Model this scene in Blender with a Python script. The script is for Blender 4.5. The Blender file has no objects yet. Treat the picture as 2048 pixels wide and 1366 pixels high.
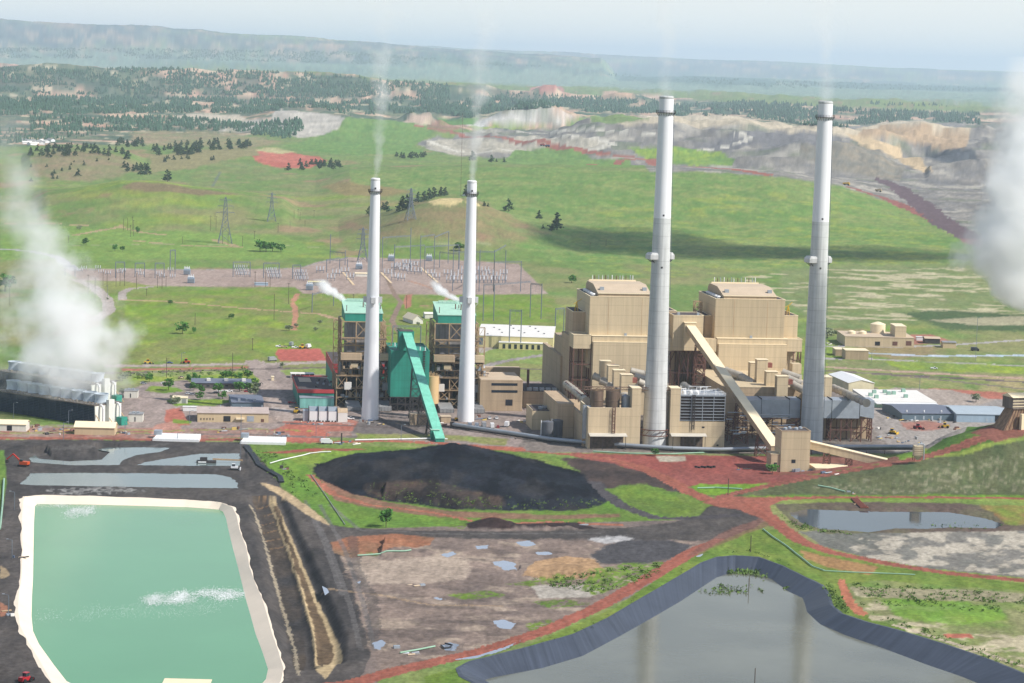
import bpy, bmesh, math, random
import numpy as np
from mathutils import Matrix, Vector
random.seed(7)
rng = np.random.default_rng(11)
sc = bpy.context.scene
col = sc.collection
R = math.radians

# ---------------------------------------------------------------- camera
FOC, CAMH, PITCH, ROLL = 5000.0, 232.0, math.atan(571/5000.0), R(1.68)   # focal in pixels of the 2048 wide photo
cp, sp = math.cos(PITCH), math.sin(PITCH)
cr, sr = math.cos(ROLL), math.sin(ROLL)
V_F = np.array([0, cp, -sp])
V_R = cr*np.array([1.0, 0, 0]) + sr*np.array([0, sp, cp])
V_U = cr*np.array([0, sp, cp]) - sr*np.array([1.0, 0, 0])
cam = bpy.data.cameras.new('camera')
cam.sensor_width = 36; cam.lens = FOC/2048*36
cam.clip_start = 5; cam.clip_end = 200000
camo = bpy.data.objects.new('camera', cam); col.objects.link(camo)
m = Matrix(((V_R[0], V_U[0], -V_F[0], 0), (V_R[1], V_U[1], -V_F[1], 0), (V_R[2], V_U[2], -V_F[2], CAMH), (0, 0, 0, 1)))
camo.matrix_world = m
sc.camera = camo

# ---------------------------------------------------------------- sky, sun, exposure
SUN_EL, SUN_AZ = R(44), R(-24)            # azimuth from +X, towards the camera
sdir = Vector((math.cos(SUN_EL)*math.cos(SUN_AZ), math.cos(SUN_EL)*math.sin(SUN_AZ), math.sin(SUN_EL)))
w = bpy.data.worlds.new('World'); sc.world = w; w.use_nodes = True
nt = w.node_tree
sky = nt.nodes.new('ShaderNodeTexSky'); sky.sky_type = 'NISHITA'; sky.sun_disc = False
sky.sun_elevation = SUN_EL
sky.sun_rotation = math.atan2(sdir.x, sdir.y)
sky.altitude = 900; sky.dust_density = 1.6; sky.air_density = 1.0; sky.ozone_density = 1.0
bg = nt.nodes['Background']; bg.inputs[1].default_value = 0.13
veil = nt.nodes.new('ShaderNodeMix'); veil.data_type = 'RGBA'; veil.inputs[0].default_value = .6      # milky high veil
veil.inputs[7].default_value = (6.7, 6.95, 6.9, 1)
_tc = nt.nodes.new('ShaderNodeTexCoord'); _sp = nt.nodes.new('ShaderNodeSeparateXYZ'); _mr = nt.nodes.new('ShaderNodeMapRange')
_mr.interpolation_type = 'SMOOTHSTEP'; _mr.inputs[1].default_value = .02; _mr.inputs[2].default_value = .42; _mr.inputs[3].default_value = .8; _mr.inputs[4].default_value = .06
nt.links.new(_tc.outputs['Generated'], _sp.inputs[0]); nt.links.new(_sp.outputs['Z'], _mr.inputs[0]); nt.links.new(_mr.outputs[0], veil.inputs[0])   # thicker towards the horizon
nt.links.new(sky.outputs[0], veil.inputs[6]); nt.links.new(veil.outputs[2], bg.inputs[0])
sl = bpy.data.lights.new('sun', 'SUN'); sl.energy = 4.9; sl.angle = R(0.5); sl.color = (1.0, 0.955, 0.89)
so = bpy.data.objects.new('sun', sl); col.objects.link(so)
so.rotation_euler = sdir.to_track_quat('Z', 'Y').to_euler()
so.location = (3000, -1000, 4000)
sc.view_settings.view_transform = 'Standard'; sc.view_settings.look = 'None'
sc.view_settings.gamma = 1; sc.view_settings.exposure = 0.18
sc.cycles.max_bounces = 18; sc.cycles.diffuse_bounces = 4; sc.cycles.glossy_bounces = 2
sc.cycles.transmission_bounces = 2; sc.cycles.volume_bounces = 16; sc.cycles.transparent_max_bounces = 12
sc.cycles.volume_max_steps = 128
sc.cycles.use_denoising = True

# ---------------------------------------------------------------- helpers
def ray(px, py):
    x, y = (px-1024)/FOC, (683-py)/FOC
    return V_F + x*V_R + y*V_U
def project(p):
    d = np.array([p[0], p[1], p[2]-CAMH]); f = d@V_F
    return 1024+FOC*(d@V_R)/f, 683-FOC*(d@V_U)/f
def lin(c):
    c = np.array(c, float)/255
    return np.where(c <= .04045, c/12.92, ((c+.055)/1.055)**2.4)
def tag(o, label=None, cat=None, group=None, kind=None):
    if label: o['label'] = label
    if cat: o['category'] = cat
    if group: o['group'] = group
    if kind: o['kind'] = kind
    return o
def empty(name, loc, rz=0, **k):
    o = bpy.data.objects.new(name, None); o.empty_display_size = 1
    o.location = loc; o.rotation_euler = (0, 0, rz); col.objects.link(o); tag(o, **k); return o
def copy_tree(o, parent=None):
    c = o.copy(); col.objects.link(c)
    if parent: c.parent = parent
    for ch in list(o.children): copy_tree(ch, c)
    return c

MATS = {}
def mat(name, rgb, rough=.85, metal=0.0, var=.12, scale=.15, spec=.3, bump=0.0, streak=0.0, bscale=None, panel=0):
    """procedural painted / weathered surface; rgb is the sRGB-ish display value"""
    if name in MATS: return MATS[name]
    M = bpy.data.materials.new(name); M.use_nodes = True; t = M.node_tree; N = t.nodes; L = t.links
    b = N['Principled BSDF']; b.inputs['Roughness'].default_value = rough; b.inputs['Metallic'].default_value = metal
    b.inputs['Specular IOR Level'].default_value = spec
    base = lin(rgb)*0.86
    tc = N.new('ShaderNodeTexCoord')
    n = N.new('ShaderNodeTexNoise'); n.inputs['Scale'].default_value = scale; n.inputs['Detail'].default_value = 5
    n.inputs['Roughness'].default_value = .62
    L.new(tc.outputs['Object'], n.inputs['Vector'])
    mr = N.new('ShaderNodeMapRange'); mr.inputs[1].default_value = .3; mr.inputs[2].default_value = .7
    mr.inputs[3].default_value = 1-var; mr.inputs[4].default_value = 1+var
    L.new(n.outputs['Fac'], mr.inputs[0])
    src = mr.outputs[0]
    if streak:
        mp = N.new('ShaderNodeMapping'); mp.inputs['Scale'].default_value = (1, 1, .05)
        L.new(tc.outputs['Object'], mp.inputs[0])
        n2 = N.new('ShaderNodeTexNoise'); n2.inputs['Scale'].default_value = .55; n2.inputs['Detail'].default_value = 4
        L.new(mp.outputs[0], n2.inputs['Vector'])
        m2 = N.new('ShaderNodeMapRange'); m2.inputs[1].default_value = .35; m2.inputs[2].default_value = .65
        m2.inputs[3].default_value = 1-streak; m2.inputs[4].default_value = 1+streak*.4
        L.new(n2.outputs['Fac'], m2.inputs[0])
        mm = N.new('ShaderNodeMath'); mm.operation = 'MULTIPLY'
        L.new(src, mm.inputs[0]); L.new(m2.outputs[0], mm.inputs[1]); src = mm.outputs[0]
    if panel:
        sp_ = N.new('ShaderNodeSeparateXYZ'); L.new(tc.outputs['Object'], sp_.inputs[0])
        for ax, per, wd in (('Z', panel, .05), ('X', panel*1.7, .022), ('Y', panel*1.7, .022)):
            dv = N.new('ShaderNodeMath'); dv.operation = 'DIVIDE'; dv.inputs[1].default_value = per; L.new(sp_.outputs[ax], dv.inputs[0])
            fr_ = N.new('ShaderNodeMath'); fr_.operation = 'FRACT'; L.new(dv.outputs[0], fr_.inputs[0])
            lt = N.new('ShaderNodeMath'); lt.operation = 'LESS_THAN'; lt.inputs[1].default_value = wd; L.new(fr_.outputs[0], lt.inputs[0])
            ml = N.new('ShaderNodeMath'); ml.operation = 'MULTIPLY_ADD'; ml.inputs[1].default_value = -.16; ml.inputs[2].default_value = 1; L.new(lt.outputs[0], ml.inputs[0])
            mx = N.new('ShaderNodeMath'); mx.operation = 'MULTIPLY'; L.new(src, mx.inputs[0]); L.new(ml.outputs[0], mx.inputs[1]); src = mx.outputs[0]
    vm = N.new('ShaderNodeVectorMath'); vm.operation = 'SCALE'; vm.inputs[0].default_value = tuple(base)
    L.new(src, vm.inputs['Scale']); L.new(vm.outputs[0], b.inputs['Base Color'])
    if bump:
        bp = N.new('ShaderNodeBump'); bp.inputs['Strength'].default_value = bump; bp.inputs['Distance'].default_value = .3
        n3 = N.new('ShaderNodeTexNoise'); n3.inputs['Scale'].default_value = bscale or 1.5; n3.inputs['Detail'].default_value = 6
        L.new(tc.outputs['Object'], n3.inputs['Vector']); L.new(n3.outputs['Fac'], bp.inputs['Height'])
        L.new(bp.outputs[0], b.inputs['Normal'])
    MATS[name] = M
    return M

class MB:
    """collects shapes, builds ONE mesh object"""
    def __init__(s): s.v = []; s.f = []
    def add(s, vs, fs):
        n = len(s.v); s.v += [tuple(v) for v in vs]; s.f += [tuple(i+n for i in f) for f in fs]; return s
    def box(s, x0, x1, y0, y1, z0, z1):
        return s.add([(x0,y0,z0),(x1,y0,z0),(x1,y1,z0),(x0,y1,z0),(x0,y0,z1),(x1,y0,z1),(x1,y1,z1),(x0,y1,z1)],
                     [(3,2,1,0),(4,5,6,7),(0,1,5,4),(1,2,6,5),(2,3,7,6),(3,0,4,7)])
    def prism(s, poly, z0, z1):
        n = len(poly)
        return s.add([(x,y,z0) for x,y in poly]+[(x,y,z1) for x,y in poly],
                     [tuple(range(n-1,-1,-1)), tuple(range(n,2*n))]+[(i,(i+1)%n,n+(i+1)%n,n+i) for i in range(n)])
    def gable(s, x0, x1, y0, y1, z0, z1, zr, axis='x'):
        """box with ridge roof; ridge along axis"""
        if axis == 'x':
            ym = (y0+y1)/2
            return s.add([(x0,y0,z0),(x1,y0,z0),(x1,y1,z0),(x0,y1,z0),(x0,y0,z1),(x1,y0,z1),(x1,y1,z1),(x0,y1,z1),(x0,ym,zr),(x1,ym,zr)],
                         [(3,2,1,0),(0,1,5,4),(2,3,7,6),(1,2,6,9,5),(3,0,4,8,7),(4,5,9,8),(6,7,8,9)])
        xm = (x0+x1)/2
        return s.add([(x0,y0,z0),(x1,y0,z0),(x1,y1,z0),(x0,y1,z0),(x0,y0,z1),(x1,y0,z1),(x1,y1,z1),(x0,y1,z1),(xm,y0,zr),(xm,y1,zr)],
                     [(3,2,1,0),(1,2,6,5),(3,0,4,7),(0,1,5,8,4),(2,3,7,9,6),(4,8,9,7),(5,6,9,8)])
    def bar(s, a, b, w, h=None, n=4):
        """square or round bar between two points"""
        a = Vector(a); b = Vector(b); d = (b-a)
        if d.length < 1e-6: return s
        d.normalize()
        up = Vector((0,0,1)) if abs(d.z) < .95 else Vector((0,1,0))
        u = d.cross(up).normalized(); v = u.cross(d).normalized()
        h = h or w; vs = []
        for p in (a, b):
            for k in range(n):
                an = 2*math.pi*(k+.5)/n; q = 1.41421 if n == 4 else 1
                vs.append(p+u*(math.cos(an)*w/2*q)+v*(math.sin(an)*h/2*q))
        return s.add(vs, [tuple(range(n-1,-1,-1)), tuple(range(n,2*n))]+[(i,(i+1)%n,n+(i+1)%n,n+i) for i in range(n)])
    def tube(s, pts, r, n=10):
        for a, b in zip(pts[:-1], pts[1:]): s.bar(a, b, 2*r, 2*r, n)
        return s
    def lathe(s, prof, cx=0, cy=0, n=32, cap=True):
        vs = []; fs = []; k = len(prof)
        for r, z in prof:
            for i in range(n):
                a = 2*math.pi*i/n; vs.append((cx+r*math.cos(a), cy+r*math.sin(a), z))
        for j in range(k-1):
            for i in range(n): fs.append((j*n+i, j*n+(i+1)%n, (j+1)*n+(i+1)%n, (j+1)*n+i))
        if cap:
            if prof[0][0] > 0: fs.append(tuple(range(n-1,-1,-1)))
            if prof[-1][0] > 0: fs.append(tuple((k-1)*n+i for i in range(n)))
        return s.add(vs, fs)
    def build(s, name, m, parent=None, smooth=False, **k):
        me = bpy.data.meshes.new(name); me.from_pydata(s.v, [], s.f)
        me.materials.append(m)
        if smooth:
            me.polygons.foreach_set('use_smooth', [True]*len(me.polygons))
            me.set_sharp_from_angle(angle=R(40))
        o = bpy.data.objects.new(name, me); col.objects.link(o)
        if parent: o.parent = parent
        tag(o, **k); return o

# ---------------------------------------------------------------- noise
def vnoise(x, y, seed=0):
    xi = np.floor(x).astype(np.int64); yi = np.floor(y).astype(np.int64)
    xf = x-xi; yf = y-yi
    u = xf*xf*(3-2*xf); v = yf*yf*(3-2*yf)
    def h(a, b):
        n = (a*374761393 + b*668265263 + seed*982451653) & 0x7fffffff
        n = ((n ^ (n >> 13))*1274126177) & 0x7fffffff
        n = (n ^ (n >> 16)) & 0xffff
        return n/65535.0
    return (h(xi,yi)*(1-u)+h(xi+1,yi)*u)*(1-v)+(h(xi,yi+1)*(1-u)+h(xi+1,yi+1)*u)*v
def fbm(x, y, oct=4, seed=0, gain=.5):
    s = 0; a = 1; t = 0
    for k in range(oct):
        s = s+a*vnoise(x*2**k+17.3*k, y*2**k+9.1*k, seed+k); t += a; a *= gain
    return s/t
# ================================================================ TERRAIN
T1 = np.arange(-0.245, 0.2451, 2.0/FOC)
T0 = -np.geomspace(1.6, 0.26, 26); T2 = np.geomspace(0.26, 1.6, 26)
TC = np.concatenate([T0, T1, T2])
BB = np.concatenate([np.array([5200, 3600, 2600, 2000, 1700, 1500, 1400.]), np.arange(1340, 60, -2.0), np.arange(60, 17, -1.0)])  # CAMH*F/Y
YR = CAMH*FOC/BB
TT, YY = np.meshgrid(TC, YR)
XX = TT*YY
ZZ = np.zeros_like(XX)
AA = FOC*TT; BV = CAMH*FOC/YY

def ray_z(px, py, Y):
    d = ray(px, py); return CAMH + d[2]/d[1]*Y
def ray_t(px, py):
    d = ray(px, py); return d[0]/d[1]
def crest(D, pts):
    """crest heights above datum seen at those pixels when the crest stands D metres out; as function of t"""
    t = [ray_t(a, b) for a, b in pts]; z = [ray_z(a, b, D) for a, b in pts]
    f = 45/FOC
    k = np.clip((TT-(t[0]-f))/f, 0, 1)*np.clip(((t[-1]+f)-TT)/f, 0, 1)
    return np.interp(TT, t, z)*k*k*(3-2*k)
def ridge(D, pts, wf, wb, rough=0.0, rs=200., seed=3, sharp=1.0):
    global ZZ
    zc = crest(D, pts)
    q = np.where(YY < D, (D-YY)/wf, (YY-D)/wb)
    s = np.clip(1-q, 0, 1); s = s*s*(3-2*s)
    if sharp != 1.0: s = s**sharp
    z = zc*s
    if rough:
        n = fbm(XX/rs, YY/rs/1.6, 5, seed)
        z = z*(1-rough+2*rough*n)
    ZZ = np.maximum(ZZ, z)

# rolling country beyond the plant
und = fbm(XX/900, YY/1300, 4, 5)
far = np.clip((YY-2300)/2500, 0, 1)
ZZ += far*(und-.35)*26*np.clip((YY-2300)/4000, .35, 1)
ZZ = np.maximum(ZZ, 0)
bad = np.clip((YY-6500)/3500, 0, 1)*np.clip((21000-YY)/5000, 0, 1)
# knoll, green hill, pine hills on the left
ridge(3300, [(560,476),(640,464),(700,447),(760,432),(800,416),(840,404),(880,397),(930,397),(960,406),(990,420),(1030,436),(1080,449),(1150,460),(1250,472)], 480, 420, .10, 70)
ridge(4500, [(560,372),(700,345),(1000,332),(1200,332),(1400,338),(1560,347),(1680,365),(1800,392)], 1300, 900, .05, 400)
ridge(4900, [(20,335),(60,305),(130,298),(200,300),(250,305),(290,322),(330,345)], 700, 500, .2, 90)
ridge(5300, [(250,345),(300,325),(360,345)], 400, 300, .1, 90)
ridge(6000, [(230,300),(300,292),(380,283),(500,287),(520,297),(640,312),(700,330)], 700, 500, .15, 120)
ridge(3600, [(100,390),(240,366),(330,366),(480,388),(560,400)], 500, 500, .08, 150)
ridge(5000, [(560,345),(600,330),(680,330),(710,352)], 260, 260, .15, 70)
# coal spoil and mine country
ridge(7600, [(430,262),(540,240),(600,236),(690,232),(760,240),(870,252),(960,262),(1050,268)], 1500, 700, .04, 300)
ridge(8300, [(520,236),(560,219),(600,222),(650,226),(690,233),(720,245)], 380, 500, .12, 60)
ridge(8600, [(300,240),(340,229),(400,226),(480,228),(500,240)], 500, 500, .15, 90)
ridge(8400, [(900,250),(950,240),(1010,226),(1040,220),(1080,217),(1120,222),(1165,232),(1200,245)], 420, 600, .12, 70)
ridge(7600, [(780,250),(820,229),(860,228),(875,245)], 200, 300, .3, 50)
ridge(6900, [(840,285),(900,277),(1000,272),(1100,264),(1165,246),(1230,240),(1300,236),(1340,233),(1400,240),(1460,241),(1500,238),(1560,250),(1600,251),(1660,254),(1720,266),(1770,262),(1900,275),(2048,285),(2200,290)], 2000, 700, .07, 260)
ridge(7400, [(1690,270),(1740,250),(1780,246),(1850,246),(1900,254),(2048,262),(2200,262)], 500, 800, .06, 150)
ridge(5900, [(1380,330),(1480,300),(1600,283),(1690,278),(1760,296),(1800,325),(1840,352)], 900, 160, .10, 110, sharp=.8)
ridge(5500, [(1840,352),(1860,330),(1920,322),(2048,318),(2200,318)], 500, 300, .08, 120)
# carved pit between the spoil banks
_c = np.array([ray_t(1830, 330), 6300.]); _r = ((TT-_c[0])*FOC/60)**2+((YY-_c[1])/330)**2
ZZ -= 55*np.exp(-_r)
# badlands with pines
n1 = fbm(XX/700, YY/1500, 5, 21); n2 = fbm(XX/230, YY/600, 4, 33)
ZZ += bad*np.clip(n1-.42, 0, 1)*230*np.clip((1.02-(TT*FOC+1024)/2048*.75), .25, 1)
ZZ += bad*np.clip(n2-.5, 0, 1)*60
ridge(11500, [(-60,134),(60,126),(180,132),(250,134),(330,136),(420,140),(500,142),(600,146),(700,150),(740,158),(860,168),(960,178)], 1500, 1100, .22, 260, 8)
ridge(12500, [(800,182),(850,170),(900,164),(960,168),(1010,180),(1060,182),(1085,172),(1110,171),(1125,184),(1200,192),(1230,183),(1270,186),(1300,196)], 700, 700, .12, 160, 9)
# far plain and the skyline ridges
ridge(30000, [(-250,28),(-100,38),(0,44),(100,50),(200,52),(290,56),(330,60),(350,65),(400,65),(430,70),(520,78),(620,83),(760,90),(900,100),(1000,106),(1100,112),(1200,118)], 9000, 6000, .05, 1500, 12)
ridge(45000, [(-300,60),(400,70),(700,90),(880,96),(1000,101),(1200,110),(1400,120),(1550,128),(1700,134),(1900,140),(2048,146),(2300,152)], 9000, 8000, .02, 4000, 13)
n3 = fbm(XX/2500, YY/4000, 4, 40)
ZZ += np.clip((YY-14000)/6000, 0, 1)*np.clip(n3-.45, 0, 1)*170
ZZ = np.where(YY > 62000, -150, ZZ)

# --- near earthworks (polyline banks in world metres)
def hit(px, py, z=None):
    """ground point seen at a pixel"""
    d = ray(px, py); t = d[0]/d[1]; mz = d[2]/d[1]
    if z is not None:
        Y = (z-CAMH)/mz; return np.array([t*Y, Y])
    j = int(np.clip(np.searchsorted(TC, t), 1, len(TC)-1)); f = (t-TC[j-1])/(TC[j]-TC[j-1])
    zc = ZZ[:, j-1]*(1-f)+ZZ[:, j]*f
    above = zc-(CAMH+mz*YR)
    k = np.argmax(above > 0)
    if k == 0: k = len(YR)-1
    a0, a1 = above[k-1], above[k]; g = a0/(a0-a1) if a0 != a1 else 0
    Y = YR[k-1]+(YR[k]-YR[k-1])*g
    return np.array([t*Y, Y])
def ground_z(X, Y):
    t = X/Y; j = int(np.clip(np.searchsorted(TC, t), 1, len(TC)-1)); f = (t-TC[j-1])/(TC[j]-TC[j-1])
    b = CAMH*FOC/Y; k = int(np.clip(np.searchsorted(-BB, -b), 1, len(BB)-1)); g = (BB[k-1]-b)/(BB[k-1]-BB[k])
    return float((ZZ[k-1,j-1]*(1-f)+ZZ[k-1,j]*f)*(1-g)+(ZZ[k,j-1]*(1-f)+ZZ[k,j]*f)*g)
def pline_dist(P, X, Y):
    """distance to polyline and parameter"""
    best = np.full(X.shape, 1e9); par = np.zeros(X.shape)
    for i in range(len(P)-1):
        ax, ay = P[i]; bx, by = P[i+1]; dx, dy = bx-ax, by-ay; L2 = dx*dx+dy*dy+1e-9
        s = np.clip(((X-ax)*dx+(Y-ay)*dy)/L2, 0, 1)
        d = np.hypot(X-ax-s*dx, Y-ay-s*dy)
        u = d < best; best = np.where(u, d, best); par = np.where(u, i+s, par)
    return best, par
def bank(pts, op='max', flat=0.0):
    """pts: (px, py, z, halfwidth); adds an earth bank (or a ditch when z < 0)"""
    global ZZ
    P = [hit(a, b, z) for a, b, z, w_ in pts]
    W = max(p[3] for p in pts); xs = [p[0] for p in P]; ys = [p[1] for p in P]
    sel = (XX > min(xs)-W) & (XX < max(xs)+W) & (YY > min(ys)-W) & (YY < max(ys)+W)
    d, par = pline_dist(P, XX[sel], YY[sel])
    z = np.interp(par, range(len(pts)), [p[2] for p in pts]); w_ = np.interp(par, range(len(pts)), [p[3] for p in pts])
    q = np.clip((d/w_-flat)/(1-flat), 0, 1); s = (1-q)**2*(1+2*q)
    v = z*s
    o = ZZ[sel]
    ZZ[sel] = np.maximum(o, v) if pts[0][2] >= 0 or op == 'max' and v.max() > 0 else np.minimum(o, v)

def pip(poly, x, y):
    ins = np.zeros(x.shape, bool); n = len(poly)
    for i in range(n):
        x0, y0 = poly[i]; x1, y1 = poly[(i+1) % n]
        if y0 == y1: continue
        c = ((y0 > y) != (y1 > y)) & (x < (x1-x0)*(y-y0)/(y1-y0)+x0)
        ins ^= c
    return ins
def poly_xy(pts, z=None): return [hit(a, b, z) for a, b in pts]
def poly_ab(pts, z=None):
    return [(FOC*q[0]/q[1], CAMH*FOC/q[1]) for q in poly_xy(pts, z)]

# small relief everywhere: hummocks, gullies, ruts
_n = fbm(XX/9, YY/14, 4, 301)-.5
ZZ += _n*.75*np.clip((YY-1000)/400, .6, 1)*np.clip((2400-YY)/800, 0, 1)
ZZ = np.where(YY < 2400, np.maximum(ZZ, -.10), ZZ)
_n = fbm(XX/60, YY/120, 5, 302)-.5
ZZ += _n*np.clip((YY-2300)/1500, 0, 1)*5*np.clip(YY/5000, 1, 3)
_m = np.clip((YY-5200)/700, 0, 1)*np.clip((9500-YY)/800, 0, 1)*np.clip((AA+200)/150, 0, 1)
_n = np.abs(fbm(XX/150+.5, YY/260, 5, 303)-.5)*2
ZZ += _m*(_n-.2)*34
# hill with the red haul road on the right
bank([(1420,992,0,30),(1520,975,1.5,34),(1620,955,4,40),(1720,938,7,46),(1820,921,11,54),(1900,900,15,64),(1960,878,20,74),(2048,852,24,84),(2150,835,26,90)], flat=.12)
bank([(1860,900,5,22),(1900,875,12,34),(1950,856,17,44),(2000,850,20,50)], flat=.1)
# coal pile: plateau and the cone under the green conveyor
COAL = [(625,935),(640,917),(720,906),(820,899),(870,890),(930,888),(1000,903),(1080,922),(1160,945),(1190,962),(1212,985),(1215,1005),(1170,1020),(1050,1022),(900,1018),(780,1004),(700,988),(650,968),(628,952)]
_P = poly_xy(COAL, 0)
_sel = (YY > 1150) & (YY < 1560) & (np.abs(TT) < .13)
_x, _y = XX[_sel], YY[_sel]
_in = pip(_P, _x, _y); _d, _ = pline_dist(_P+[_P[0]], _x, _y)
_h = np.where(_in, np.clip(_d/26, 0, 1), 0); _h = _h*_h*(3-2*_h)*(2.2+2.2*fbm(_x/40, _y/60, 3, 71))
ZZ[_sel] = np.maximum(ZZ[_sel], _h)
_c = hit(905, 903, 4); _r = np.hypot(XX-_c[0], (YY-_c[1]))
ZZ = np.maximum(ZZ, np.clip(10-_r*.5, 0, 9)+0)
# smaller heaps
def heap(px, py, h, r, asp=1.0, rot=0, seed=1):
    global ZZ
    c = hit(px, py, 0); dx, dy = XX-c[0], YY-c[1]; ca, sa = math.cos(rot), math.sin(rot)
    u = (dx*ca+dy*sa)/asp; v = -dx*sa+dy*ca
    sel = (np.abs(dx) < r*asp*1.3) & (np.abs(dy) < r*asp*1.3)
    q = np.hypot(u[sel], v[sel])/r
    q = q*(.75+.5*fbm(XX[sel]/6, YY[sel]/9, 3, seed))
    ZZ[sel] = np.maximum(ZZ[sel], h*np.clip(1-q, 0, 1))
heap(985,1050,4.5,11,1.4,0,2)
for i in range(9): heap(1015+i*15, 1056+i*.3, 1.6+.5*(i%3), 4, 1.3, 0, 5+i)
heap(730,1098,3.5,16,2.1,-.1,3); heap(770,1085,3.0,10,1.5,0,4)
heap(1150,1145,3.0,20,1.6,0,6); heap(690,868,1.5,8,1.5,0,9)
heap(130,898,5,30,1.6,0,12); heap(640,905,2.5,9,2.2,0,13)
# ditches beside the green pond
bank([(520,990,-3.5,9),(545,1070,-4.5,11),(575,1180,-5,11),(598,1290,-5,11),(602,1345,-3,9)], 'min', .25)
bank([(552,1005,-2.5,6),(572,1060,-3,6),(600,1130,-3.5,7),(632,1220,-4,8),(655,1290,-4,9),(655,1335,-3,8)], 'min', .3)
bank([(498,905,.9,7),(520,950,.9,7),(540,985,.9,8)], 'max')
# ================================================================ GROUND COLOURS (albedo of soil, grass, gravel)
AGR = {}
def area(c): return lin(c)
NV = XX.shape
COL = np.zeros(NV+(3,)); CLS = np.zeros(NV, np.int16)
CLASSES = ['ground']
def cid(name):
    if name not in CLASSES: CLASSES.append(name)
    return CLASSES.index(name)
# map coordinates with organic wobble
WA = (fbm(AA/26, BV/9, 3, 101)-.5)*2; WB = (fbm(AA/26+40, BV/9, 3, 102)-.5)*2
SA = (fbm(AA/6, BV/2.6, 3, 103)-.5)*2; SB = (fbm(AA/6+40, BV/2.6, 3, 104)-.5)*2
G1 = fbm(XX/55, YY/85, 5, 7); G2 = fbm(XX/11, YY/22, 4, 8); G3 = fbm(XX/260, YY/420, 4, 9); G4 = fbm(XX/3.0, YY/9.0, 3, 10)
FN = fbm(AA/40, BV/3.2, 5, 55)      # ground streaks at any distance
FN2 = fbm(AA/9, BV/1.6, 4, 56)

def mixc(a, b, m): return a*(1-m[..., None])+b*m[..., None]
g_fresh, g_dry, g_yel = lin((116,142,74)), lin((154,146,102)), lin((150,168,64))
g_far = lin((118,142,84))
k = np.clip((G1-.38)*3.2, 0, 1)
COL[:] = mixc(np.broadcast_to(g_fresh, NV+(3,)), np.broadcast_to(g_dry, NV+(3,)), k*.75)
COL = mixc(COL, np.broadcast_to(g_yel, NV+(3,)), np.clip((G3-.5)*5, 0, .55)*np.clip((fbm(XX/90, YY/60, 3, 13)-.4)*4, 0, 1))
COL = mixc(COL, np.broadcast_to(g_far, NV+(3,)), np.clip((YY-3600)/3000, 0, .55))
COL *= (.90+.20*FN)[..., None]*(.88+.24*G2)[..., None]
# bare dirt patches in the meadows
COL = mixc(COL, np.broadcast_to(lin((165,135,108)), NV+(3,)), np.clip((fbm(XX/70, YY/170, 5, 77)-.66)*9, 0, .7)*(YY > 1700))

def paint(pts, c, cls=None, warp=2.0, soft=1.2, alpha=1.0, var=.10, gate=None, z=None, ab=None, c2=None, streak=0.0):
    P = ab or poly_ab(pts, z)
    xs = [p[0] for p in P]; ys = [p[1] for p in P]; pad = 4*abs(warp)+soft*2+2
    sel = (AA > min(xs)-pad) & (AA < max(xs)+pad) & (BV > min(ys)-pad) & (BV < max(ys)+pad)
    if not sel.any(): return
    a = AA[sel]+(WA[sel]*2+SA[sel]*.8)*warp; b = BV[sel]+(WB[sel]*.8+SB[sel]*.4)*warp
    if soft:
        m = np.zeros(a.shape)
        for i, (ja, jb) in enumerate(((1,0),(-.8,.6),(-.8,-.6),(.2,1),(.2,-1))):
            m += pip(P, a+ja*soft, b+jb*soft*.5)/5.
        m = np.clip(m+(SA[sel])*.35*(m > 0)*(m < 1), 0, 1)
    else:
        m = pip(P, a, b).astype(float)
    if gate is not None:
        n, lo, hi = gate; m = m*np.clip((n[sel]-lo)/(hi-lo), 0, 1)
    cc = np.broadcast_to(lin(c), (len(a), 3)).copy()
    if c2 is not None:
        q = np.clip((G2[sel]*.5+G1[sel]*.5-.36)*3.6, 0, 1)[:, None]; cc = cc*(1-q)+lin(c2)*q
    f = (1-var+2*var*G2[sel])*(1-var+2*var*G4[sel])*(1-streak+2*streak*FN2[sel])
    cc = cc*f[:, None]
    mm = (m*alpha)[:, None]
    COL[sel] = COL[sel]*(1-mm)+cc*mm
    if cls:
        s = CLS[sel]; s[m > .5] = cid(cls); CLS[sel] = s
def stroke(pts, w_, c, cls=None, wob=.25, alpha=1.0, var=.08, z=None, centre=None, soft=.0):
    P = poly_xy(pts, z)
    W = w_*1.6 if np.isscalar(w_) else max(w_)*1.6
    xs = [p[0] for p in P]; ys = [p[1] for p in P]
    sel = (XX > min(xs)-W) & (XX < max(xs)+W) & (YY > min(ys)-W) & (YY < max(ys)+W)
    if not sel.any(): return
    d, par = pline_dist(P, XX[sel], YY[sel])
    ww = w_ if np.isscalar(w_) else np.interp(par, range(len(w_)), w_)
    h = ww/2*(1+wob*SA[sel]*1.6)
    m = np.clip((h-d)/(soft*ww+1e-6), 0, 1) if soft else (d < h).astype(float)
    f = (1-var+2*var*G2[sel])*(1-var+2*var*G4[sel])
    cc = lin(c)*f[:, None]
    if centre is not None:                       # worn wheel tracks
        q = (np.abs(d/ww-.22) < .1)[:, None]; cc = np.where(q, lin(centre)*f[:, None], cc)
    mm = (m*alpha)[:, None]
    COL[sel] = COL[sel]*(1-mm)+cc*mm
    if cls:
        s = CLS[sel]; s[m > .5] = cid(cls); CLS[sel] = s

RED, RED2, YARD, DARK, COALC = (160,100,84), (146,90,80), (166,150,142), (76,73,72), (28,32,40)
SPOIL, SPOIL2, CREAM = (158,152,142), (128,126,124), (214,204,186)
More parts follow.
